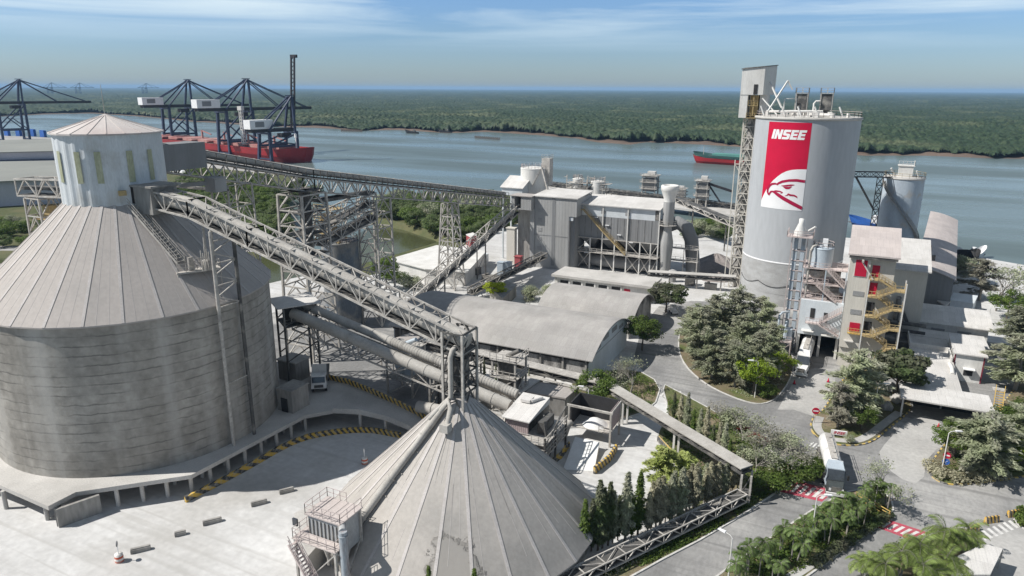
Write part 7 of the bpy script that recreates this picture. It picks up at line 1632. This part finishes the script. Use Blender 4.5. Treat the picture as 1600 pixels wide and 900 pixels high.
M['lf_palm2'] = leafmat('palm_leaves_bright', (.165,.225,.06), (.215,.265,.085), .35)
M['lf_bam'] = leafmat('bamboo_leaves', (.36,.43,.12), (.42,.45,.18), .35)
M['lf_hedge'] = leafmat('hedge_grey', (.38,.36,.265), (.30,.29,.195), .35)
M['lf_red'] = leafmat('red_flowers', (.30,.06,.06), (.20,.08,.06), .3)
B_, BG = M['bark'], M['barkg']
PR = {
 'dust': [feathery('dusty_tree',M['lf_dust'],BG,s) for s in (1,2,3)],
 'greyf': [feathery('grey_feathery_tree',M['lf_grey'],BG,s,nbr=46) for s in (4,5)],
 'broadg': [broad('green_tree',M['lf_green'],B_,seed=6),broad('green_tree',M['lf_green'],B_,seed=7,nb=32)],
 'bright': [broad('bright_tree',M['lf_bright'],B_,seed=8,nb=20,nl=150)],
 'lime': [broad('lime_tree',M['lf_lime'],B_,seed=9,nb=18,rz=2.2)],
 'darkr': [broad('dark_tree',M['lf_dark'],B_,seed=10,nb=44,rx=5.0,rz=2.6,ls=.6)],
 'broadl': [broad('large_leaf_tree',M['lf_dark'],B_,seed=11,nb=30,nl=120,ls=.8,asp=.7)],
 'mang': [broad('mangrove_tree',M['lf_mang'],B_,seed=12+k,nb=34,nl=150,rx=5.2,rz=3.6,cz=5.2,ls=.6,rb=1.6) for k in range(3)],
 'col': [column('column_tree',M['lf_dark'],B_,20),column('column_tree',M['lf_green'],B_,21)],
 'colg': [column('grey_column_tree',M['lf_dust'],BG,22),column('grey_column_tree',M['lf_hedge'],BG,23,base=.2)],
 'bare': [bare('bare_tree',M['lf_grey'],BG,30),bare('bare_tree',M['lf_dust'],BG,31,leaves=650)],
 'palm': [palm('palm_clump',M['lf_palm'],BG,40),palm('palm_clump',M['lf_palm'],BG,41,1),palm('palm_clump',M['lf_palm'],BG,42,3)],
 'bpalm': [palm('big_palm',M['lf_palm2'],BG,43,2,3.0,2.0,10),palm('big_palm',M['lf_palm2'],BG,44,3,2.8,1.9,9)],
 'bam': [feathery('bamboo_clump',M['lf_bam'],BG,50,nbr=70,rmax=4.2,droop=.16,ls=.5)],
 'bush': [broad('bush',M['lf_dust'],B_,seed=60,nb=16,nl=120,rx=4,rz=2.5,cz=3.2,ls=.7,rb=1.8),broad('bush',M['lf_green'],B_,seed=61,nb=16,nl=120,rx=4,rz=2.5,cz=3.2,ls=.7,rb=1.8)],
 'redb': [broad('flower_bush',M['lf_red'],B_,seed=62,nb=10,nl=90,rx=4,rz=2.5,cz=3.2,ls=.8,rb=1.8)],
}
BASEH = {'palm':4.6,'bpalm':5.0,'bush':6.5,'redb':6.5,'broadg':10,'mang':9.6}
USED = set(); rt_ = random.Random(5)
def plant(kind, px, yb, yt, label, cat='tree', group=None, wide=1.0, i=None, z0=0.0, hmul=1.0):
    ps = PR[kind]; p = ps[(rt_.randrange(len(ps)) if i is None else i) % len(ps)]
    x, y = g(px,yb,z0); s = hgt(px,yb,yt,z0)*hmul/BASEH.get(kind,10.0)
    if p.name in USED: o = copy_tree(p)
    else: o = p; USED.add(p.name)
    o.location = (x,y,z0+(.1 if z0 == 0 else 0)); o.rotation_euler = (0,0,rt_.uniform(0,6.28)); o.scale = (s*wide,s*wide*rt_.uniform(.92,1.08),s)
    tag(o,label,cat,group); return o
# round bed below the great silo
G_ = 'dusty trees in the round bed'
for px,yb,yt,w in ((1092,560,478,1.05),(1118,545,462,1.0),(1150,540,452,1.0),(1186,545,466,1.05),(1112,592,515,1.0),(1148,605,530,1.0),(1186,600,520,1.0),(1078,535,480,.95),(1205,575,505,.9),(1160,575,490,1.05)):
    plant('dust',px,yb,yt,'dusty grey green tree in the round bed below the tallest silo',group=G_,wide=w*1.15)
plant('bright',1176,618,555,'small bright green tree beside the street lamp in the round bed')
plant('bright',1215,590,548,'low yellow green tree at the right end of the round bed',wide=1.3)
plant('bush',1200,622,602,'light green shrub on the near kerb of the round bed','shrub',i=1)
# lawn island
plant('dust',1328,655,548,'big dusty tree on the lawn island in front of the packing tower',wide=1.25)
plant('dust',1352,640,560,'second dusty tree close behind the big one on the lawn island',wide=1.1)
plant('broadl',1398,622,545,'dark large leaved tree between the lawn island and the carport',wide=1.15)
plant('greyf',1308,668,600,'leaning grey tree above the no entry sign',wide=1.1)
plant('broadg',1345,672,632,'low green tree behind the name board',wide=1.2)
plant('bush',1326,692,680,'small round yellow green shrub by the name board','shrub',i=0)
# right hand side
plant('bare',1556,486,395,'huge grey half bare tree by the quay at the right edge',wide=1.25,i=1)
plant('greyf',1530,470,405,'grey green tree leaning over the guard hut by the river',wide=1.5)
plant('broadg',1572,500,452,'dark green tree in the shade under the huge grey tree',wide=1.3)
plant('dust',1592,560,470,'dusty tree at the right edge beside the back office',wide=1.35)
plant('dust',1585,610,520,'broad dusty tree at the right edge above the corner bed',wide=1.5)
plant('bush',1508,428,400,'low grey bush beside the black barges','shrub',i=0,wide=1.3)
plant('dust',1532,738,640,'wide dusty tree with pale trunk on the right corner bed',wide=1.6)
plant('dust',1590,715,630,'dusty tree at the right edge of the corner bed',wide=1.5)
plant('broadg',1490,715,660,'green tree behind the blue arrow sign',wide=1.3)
plant('bright',1560,735,680,'bright green bush under the wide dusty tree','shrub',wide=1.3)
plant('broadg',1590,690,625,'bright lit green tree at the far right edge',wide=1.2)
# around the sheds
plant('broadg',1003,548,494,'fresh green tree at the corner of the biggest arched shed',wide=1.05,i=0)
plant('darkr',1040,488,440,'dark round tree beside the smaller arched shed',wide=1.2)
plant('lime',777,472,436,'bright lime yellow tree behind the biggest arched shed',wide=1.3)
plant('bush',830,470,448,'dull green shrub between the sheds and the mill','shrub',i=0,wide=1.2)
plant('bush',858,462,446,'small grey shrub left of the smaller arched shed','shrub',i=0,wide=1.3)
plant('bare',985,618,556,'bare grey tree in front of the white shed gable',wide=1.25,i=1)
plant('bare',962,600,560,'bare grey bush against the shed gable',wide=1.3,i=0)
plant('broadg',925,640,578,'round green tree above the loading bay',wide=1.05,i=1)
plant('col',968,655,622,'pair-mate green column tree right of the loading bay roof',i=1,wide=1.2)
plant('col',981,655,630,'shorter green column tree beside the white conveyor post',i=1,wide=1.2)
plant('col',912,660,628,'thin green column tree left of the round green tree',i=1)
for k,(px,yb,yt) in enumerate(((757,628,563),(775,632,570),(786,635,570),(798,632,574),(816,626,580),(826,620,578))):
    plant('colg' if k in (4,5) else 'col',px,yb,yt,'thin dusty dark column tree in the row before the pale lean-to',group='column trees before the lean-to',i=0,wide=.62)
plant('broadg',604,452,400,'small green tree by the creek beside the lattice tower',wide=.9)
plant('bush',640,450,432,'scrubby bush in front of the white store','shrub',i=0,wide=1.6)
plant('bush',622,440,425,'dark scrub bush left of the white store','shrub',i=1,wide=1.5)
# columns and bamboo along the ground conveyor
for k,(px,yb,yt,kd,i) in enumerate(((912,868,802,'col',1),(924,862,800,'col',0),(934,862,778,'col',0),(941,858,786,'col',0),(950,853,778,'col',0),(957,850,788,'colg',0),(965,845,792,'col',0),(976,848,765,'colg',0),(986,842,792,'col',1),(996,838,762,'col',1))):
    plant(kd,px,yb,yt,'tall column tree in the row between the near cone and the ground conveyor',group='tall column trees by the near cone',i=i,wide=1.2,hmul=1.3)
for k in range(30):
    f_ = k/29; px = 1008+f_*148+rt_.uniform(-6,6); yb = 836-f_*72+rt_.uniform(-8,4); plant('colg',px,yb,yb-rt_.uniform(58,84)*(1 if f_ < .6 else .68),'grey dusty column tree in the dense row along the ground conveyor',group='grey column trees along the conveyor',wide=1.45)
for px in (672,742): plant('col',px,962,886 if px < 700 else 890,'young tree top poking up before the near cone at the bottom edge',group='young trees at the bottom edge',i=1,wide=1.2)
plant('bam',1036,772,700,'feathery light green bamboo clump at the yard edge',wide=1.25)
plant('bam',1068,768,712,'smaller yellow green bamboo clump right of the feathery one',wide=1.4)
for k,(px,yb) in enumerate(((1052,650),(1062,662),(1072,668),(1082,676),(1092,684),(1102,690),(1112,700),(1122,706),(1130,714),(1138,722))):
    plant('colg' if k%3 else 'col',px,yb+6,yb-36-(k%3)*9,'dusty column tree beside the raised covered conveyor',group='column trees beside the covered conveyor',wide=1.2,i=k)
for k,(px,yb,yt,w,wh) in enumerate(((1128,662,622,1.1,'at the upper end of the verge'),(1160,690,636,1.3,'behind the column trees'),(1188,708,652,1.3,'over the pale kerb'),(1212,725,668,1.35,'facing the junction'),(1236,738,690,1.4,'left of the moving tanker'),(1180,740,682,1.3,'above the conveyor corner'))):
    plant('bare',px,yb,yt,'grey twiggy half bare tree '+wh,wide=w*1.25,i=k)
for k,(px,yb,yt,w,i,wh) in enumerate(((1145,668,645,1.6,0,'by the road kerb'),(1240,752,722,1.5,1,'left of the tanker cab'),(1200,768,740,1.4,1,'right of the conveyor corner frame'),(1222,700,680,1.6,0,'on the kerb side'),(1172,722,700,1.4,0,'behind the conveyor'),(1262,742,715,1.3,1,'just beside the tanker'))):
    plant('bush',px,yb,yt,'leafy bush on the junction verge, '+wh,'shrub',i=i,wide=w)
for k,(px,yb) in enumerate(((1162,674),(1178,684),(1192,692))): plant('redb',px,yb,yb-9,'low reddish flowering bush along the verge kerb','shrub','reddish bushes on the verge',wide=1.5)
# palms
for px,yb,yt in ((1152,905,848),(1168,898,842),(1185,905,850),(1196,882,828),(1222,866,812),(1240,878,824),(1252,850,798),(1262,866,815),(1276,842,790),(1292,850,800),(1150,925,872),(1210,915,868)):
    plant('palm',px,yb,yt,'areca palm clump in the lower part of the median',group='palms in the lower median',cat='palm')
for px,yb,yt in ((1296,826,775),(1312,816,768),(1330,812,765),(1350,802,758),(1366,792,738),(1386,800,744),(1320,836,790),(1345,822,778)):
    plant('palm',px,yb,yt,'areca palm clump in the upper part of the median near the junction',group='palms in the upper median',cat='palm')
plant('bare',1384,792,714,'loose leafed grey tree at the head of the median',wide=1.1,i=1)
plant('broadg',1362,786,752,'dark bushy tree at the head of the median',wide=1.0)
for px,yb,yt in ((1350,905,850),(1378,915,848),(1405,905,832),(1432,900,826),(1480,878,800),(1505,868,804),(1442,925,858),(1480,915,850)):
    plant('bpalm',px,yb,yt,'big bushy yellow green palm by the lower crossing',group='big palms by the lower crossing',cat='palm',wide=1.1)
# mangroves by the creek and the harbour
rm = random.Random(9)
def inpoly(x, y, P):
    c = False; j = len(P)-1
    for i in range(len(P)):
        if (P[i][1] > y) != (P[j][1] > y) and x < (P[j][0]-P[i][0])*(y-P[i][1])/(P[j][1]-P[i][1])+P[i][0]: c = not c
        j = i
    return c
def grove(poly_px, z, step, label, group, kinds, hlo, hhi, wide=1.1):
    P = [g(x,y,z) for x,y in poly_px]; xs = [p[0] for p in P]; ys = [p[1] for p in P]; n = 0
    x = min(xs)
    while x < max(xs):
        y = min(ys)
        while y < max(ys):
            qx, qy = x+rm.uniform(-.45,.45)*step, y+rm.uniform(-.45,.45)*step
            if inpoly(qx,qy,P):
                kd = rm.choice(kinds); ps = PR[kd]; p = ps[rm.randrange(len(ps))]; s = rm.uniform(hlo,hhi)/BASEH.get(kd,10)
                if p.name in USED: o = copy_tree(p)
                else: o = p; USED.add(p.name)
                o.location = (qx,qy,z-.3); o.rotation_euler = (0,0,rm.uniform(0,6.28)); o.scale = (s*wide,s*wide,s); tag(o,label,'tree',group); n += 1
            y += step
        x += step
    return n
n1 = grove([(280,392),(400,391),(436,372),(446,343),(430,312),(405,288),(300,282),(280,300)],-.6,5.4,'green mangrove tree on the harbour side of the creek','mangroves on the harbour bank',['mang','mang','broadg'],5.5,9.0)
n2 = grove([(594,342),(640,352),(690,368),(722,384),(768,363),(818,346),(800,312),(690,312),(604,314)],0,5.6,'green mangrove tree on the point between creek and river','mangroves on the creek point',['mang','mang','mang','bush'],4.5,7.0)
n3 = grove([(0,388),(70,388),(70,355),(20,340),(0,345)],-.6,9,'green scrub tree beside the water at the left edge','scrub trees at the left edge',['mang','bush'],3,5)
n4 = grove([(1072,372),(1140,378),(1142,352),(1085,350)],0,5.5,'grey green shore bush behind the gravel heap','shore bushes behind the gravel heap',['bush','mang'],3.5,5.5)
n5 = grove([(440,318),(500,330),(500,300),(440,290)],-.6,9,'green mangrove tree behind the widest lattice tower','mangroves behind the lattice tower',['mang'],5,7)
# clipped hedges and ground cover
def hedge(label, px, w, h, m, dens=60, z=.1, kind=None, name='hedge', jit=.15):
    P = pxs(*px); r = np.random.default_rng(len(px)*7); pts, nn = [], []
    for a,b in zip(P,P[1:]):
        L_ = math.hypot(b[0]-a[0],b[1]-a[1]); n = int(L_*dens); f = r.uniform(0,1,n); d = np.array([(b[0]-a[0])/L_,(b[1]-a[1])/L_]); s = np.array([-d[1],d[0]])
        u = r.uniform(-1,1,n); v = r.uniform(0,1,n)**.6; bul = 1+.25*np.sin(f*L_*2.1)*np.sin(f*L_*.7+1)
        xy = np.array(a)+np.outer(f*L_,d)+np.outer(u*w/2*np.sqrt(1-.5*v**2)*bul,s); pts.append(np.column_stack([xy,z+v*h*bul*np.sqrt(np.clip(1.05-u*u*.6,0,1))])); nn.append(np.column_stack([np.outer(u,s),.4+v]))
    P_ = np.concatenate(pts); N = np.concatenate(nn)+r.normal(size=P_.shape)*.4; N /= np.linalg.norm(N,axis=1,keepdims=True); n = len(P_)
    o = leafmesh(name,P_+r.normal(size=P_.shape)*jit*.4,N,unit(n,r),.3*r.uniform(.6,1.4,n),.2*r.uniform(.6,1.4,n),m,None); return tag(o,label,'hedge',None,kind)
hedge('dusty grey hedge along the curved kerb of the right corner bed',((1456,728),(1462,742),(1480,750),(1510,752),(1570,744)),2.6,1.1,M['lf_hedge'],230)
hedge('dark green clipped hedge along the right side of the median',((1268,888),(1330,846),(1392,806)),1.4,.8,M['lf_dark'],150)
hedge('low dark planting strip between the median palms',((1180,900),(1240,862),(1300,822),(1345,795)),2.4,.55,M['lf_green'],110)
hedge('scrubby growth filling the ditch beside the ground conveyor',((930,905),(1010,862),(1090,815),(1165,772)),2.2,.5,M['lf_dark'],50)
hedge('low planting under the big palms',((1350,892),(1420,858),(1500,838)),3.0,.6,M['lf_green'],90)
hedge('bright flower border on the verge kerb',((1120,652),(1165,676),(1205,702)),1.2,.6,M['lf_green'],90)
hedge('clipped green border at the right picture edge',((1596,800),(1590,812),(1602,826)),1.2,.8,M['lf_green'],160)
def cover(label, poly, n, m, hmax=.25, name='ground_cover'):
    P = pxs(*poly); xs = [p[0] for p in P]; ys = [p[1] for p in P]; r = random.Random(n); Q = []
    while len(Q) < n:
        x, y = r.uniform(min(xs),max(xs)), r.uniform(min(ys),max(ys))
        if inpoly(x,y,P) and math.sin(x*.9)*math.sin(y*.8+1)+r.uniform(-.6,.9) > 0: Q.append((x,y,.11+r.uniform(0,hmax)))
    rn = np.random.default_rng(n); N = unit(n,rn)+np.array([0,0,1.]); N /= np.linalg.norm(N,axis=1,keepdims=True)
    o = leafmesh(name,np.array(Q),N,unit(n,rn),.3*rn.uniform(.5,1.5,n),.14*rn.uniform(.5,1.5,n),m,None); tag(o,label,'ground cover',None,'stuff')
cover('short green and dry ground cover on the junction verge',((1045,620),(1130,655),(1200,706),(1246,744),(1220,762),(1130,760),(1080,730),(1035,690)),9000,M['lf_green'])
cover('dark weeds along the ditch verge',((1160,775),(1210,768),(1120,828),(1010,884),(930,905),(1010,862)),5000,M['lf_green'])
cover('patchy plants in the round bed',((1070,560),(1110,598),(1170,624),(1225,600),(1235,560),(1150,520),(1080,500)),6000,M['lf_dust'])
cover('low green plants on the median',((1130,895),(1225,828),(1290,788),(1390,775),(1390,805),(1330,848),(1230,905)),8000,M['lf_green'])
cover('green plants on the right corner bed',((1470,745),(1600,738),(1600,640),(1520,660)),6000,M['lf_green'])
cover('lawn and low plants beside the loading bay',((905,590),(990,580),(1030,602),(1015,640),(955,655)),5000,M['lf_green'])
for L_ in PR.values():
    for p in L_:
        if p.name not in USED:
            for c in list(p.children): bpy.data.objects.remove(c)
            bpy.data.objects.remove(p)
# ------------------------------------------------------------------ air, sky, sun, camera
m = bpy.data.materials.new('haze_air'); m.use_nodes = True; nt = m.node_tree
for n in list(nt.nodes):
    if n.type == 'BSDF_PRINCIPLED': nt.nodes.remove(n)
pv = nt.nodes.new('ShaderNodeVolumePrincipled'); pv.inputs['Color'].default_value = (.42,.68,1,1); pv.inputs['Density'].default_value = 0.00007; pv.inputs['Anisotropy'].default_value = 0.0
nt.links.new(pv.outputs[0], nt.nodes['Material Output'].inputs['Volume'])
mb = MB(); mb.bx(-31000, 31000, -31000, 31000, -8, 90); hz = mb.build('haze', m); hz['kind'] = 'stuff'; hz['label'] = 'pale blue haze over the river and the far forest'; hz['category'] = 'haze'
SUN_EL, SUN_AZ = R(48), R(-147.5)
sd_ = Vector((math.cos(SUN_AZ)*math.cos(SUN_EL), math.sin(SUN_AZ)*math.cos(SUN_EL), math.sin(SUN_EL)))
l = bpy.data.lights.new('sun', 'SUN'); l.energy = 5.0; l.angle = R(.53); l.color = (1, .965, .91)
so = bpy.data.objects.new('sun', l); COL.objects.link(so); so.rotation_euler = sd_.to_track_quat('Z', 'Y').to_euler(); so.location = (0, 0, 200)
w = bpy.data.worlds.new('World'); SC.world = w; w.use_nodes = True; nt = w.node_tree; N = nt.nodes; L = nt.links
bg = N['Background']; bg.inputs['Strength'].default_value = 0.05
sk = N.new('ShaderNodeTexSky'); sk.sky_type = 'NISHITA'; sk.sun_disc = False; sk.sun_elevation = SUN_EL; sk.sun_rotation = PI/2 - SUN_AZ
sk.altitude = 50; sk.air_density = 1.0; sk.dust_density = 0.3; sk.ozone_density = 2.5
tc = N.new('ShaderNodeTexCoord'); mp = N.new('ShaderNodeMapping'); mp.inputs['Rotation'].default_value = (0, 0, -R(26)); L.new(tc.outputs['Generated'], mp.inputs[0])
m2 = N.new('ShaderNodeMapping'); m2.inputs['Scale'].default_value = (1.5, .9, 27); m2.inputs['Location'].default_value = (2.3,1,.9); m2.inputs['Rotation'].default_value = (0, R(2.0), 0); L.new(mp.outputs[0], m2.inputs[0])
no = N.new('ShaderNodeTexNoise'); no.inputs['Scale'].default_value = 1.3; no.inputs['Detail'].default_value = 6; no.inputs['Roughness'].default_value = .55; no.inputs['Distortion'].default_value = .4; L.new(m2.outputs[0], no.inputs['Vector'])
mr = N.new('ShaderNodeMapRange'); mr.inputs[1].default_value = .43; mr.inputs[2].default_value = .68; mr.inputs[4].default_value = .9; L.new(no.outputs['Fac'], mr.inputs[0])
sp = N.new('ShaderNodeSeparateXYZ'); L.new(mp.outputs[0], sp.inputs[0])
up = N.new('ShaderNodeMapRange'); up.inputs[1].default_value = .045; up.inputs[2].default_value = .1; L.new(sp.outputs['Z'], up.inputs[0])
mu = N.new('ShaderNodeMath'); mu.operation = 'MULTIPLY'; L.new(mr.outputs[0], mu.inputs[0]); L.new(up.outputs[0], mu.inputs[1])
mx = N.new('ShaderNodeMix'); mx.data_type = 'RGBA'; mx.inputs[7].default_value = (13, 15.5, 17, 1); L.new(mu.outputs[0], mx.inputs[0])
tn = N.new('ShaderNodeMix'); tn.data_type = 'RGBA'; tn.blend_type = 'MULTIPLY'; tn.inputs[0].default_value = 1; tn.inputs[7].default_value = (.78,.92,1.05,1); L.new(sk.outputs[0], tn.inputs[6])
cr_ = N.new('ShaderNodeValToRGB'); cr_.color_ramp.elements[0].color = (1.02,1.26,1.70,1); cr_.color_ramp.elements[0].position = 0.0; cr_.color_ramp.elements[1].color = (.20,.30,.54,1); cr_.color_ramp.elements[1].position = .2
e_ = cr_.color_ramp.elements.new(.12); e_.color = (1.25,1.6,2.15,1); L.new(sp.outputs['Z'], cr_.inputs[0]); L.new(cr_.outputs[0], tn.inputs[7])
L.new(tn.outputs[2], mx.inputs[6]); L.new(mx.outputs[2], bg.inputs['Color'])
cd = bpy.data.cameras.new('camera'); co = bpy.data.objects.new('camera', cd); COL.objects.link(co); SC.camera = co
cd.sensor_width = 36; cd.lens = 36*FPX/1600; cd.clip_start = 1; cd.clip_end = 60000
co.location = (CAMX, CAMY, CAMZ)
f = Vector(ray(800,450)).normalized(); rt = (Vector(ray(900,450)) - Vector(ray(700,450))).normalized(); upv = rt.cross(f)
co.rotation_euler = Matrix((rt, upv, -f)).transposed().to_euler()
SC.view_settings.view_transform = 'Standard'; SC.view_settings.look = 'None'; SC.view_settings.exposure = 0.18; SC.view_settings.gamma = 1.0
try: SC.view_settings.use_curve_mapping = False
except Exception: pass
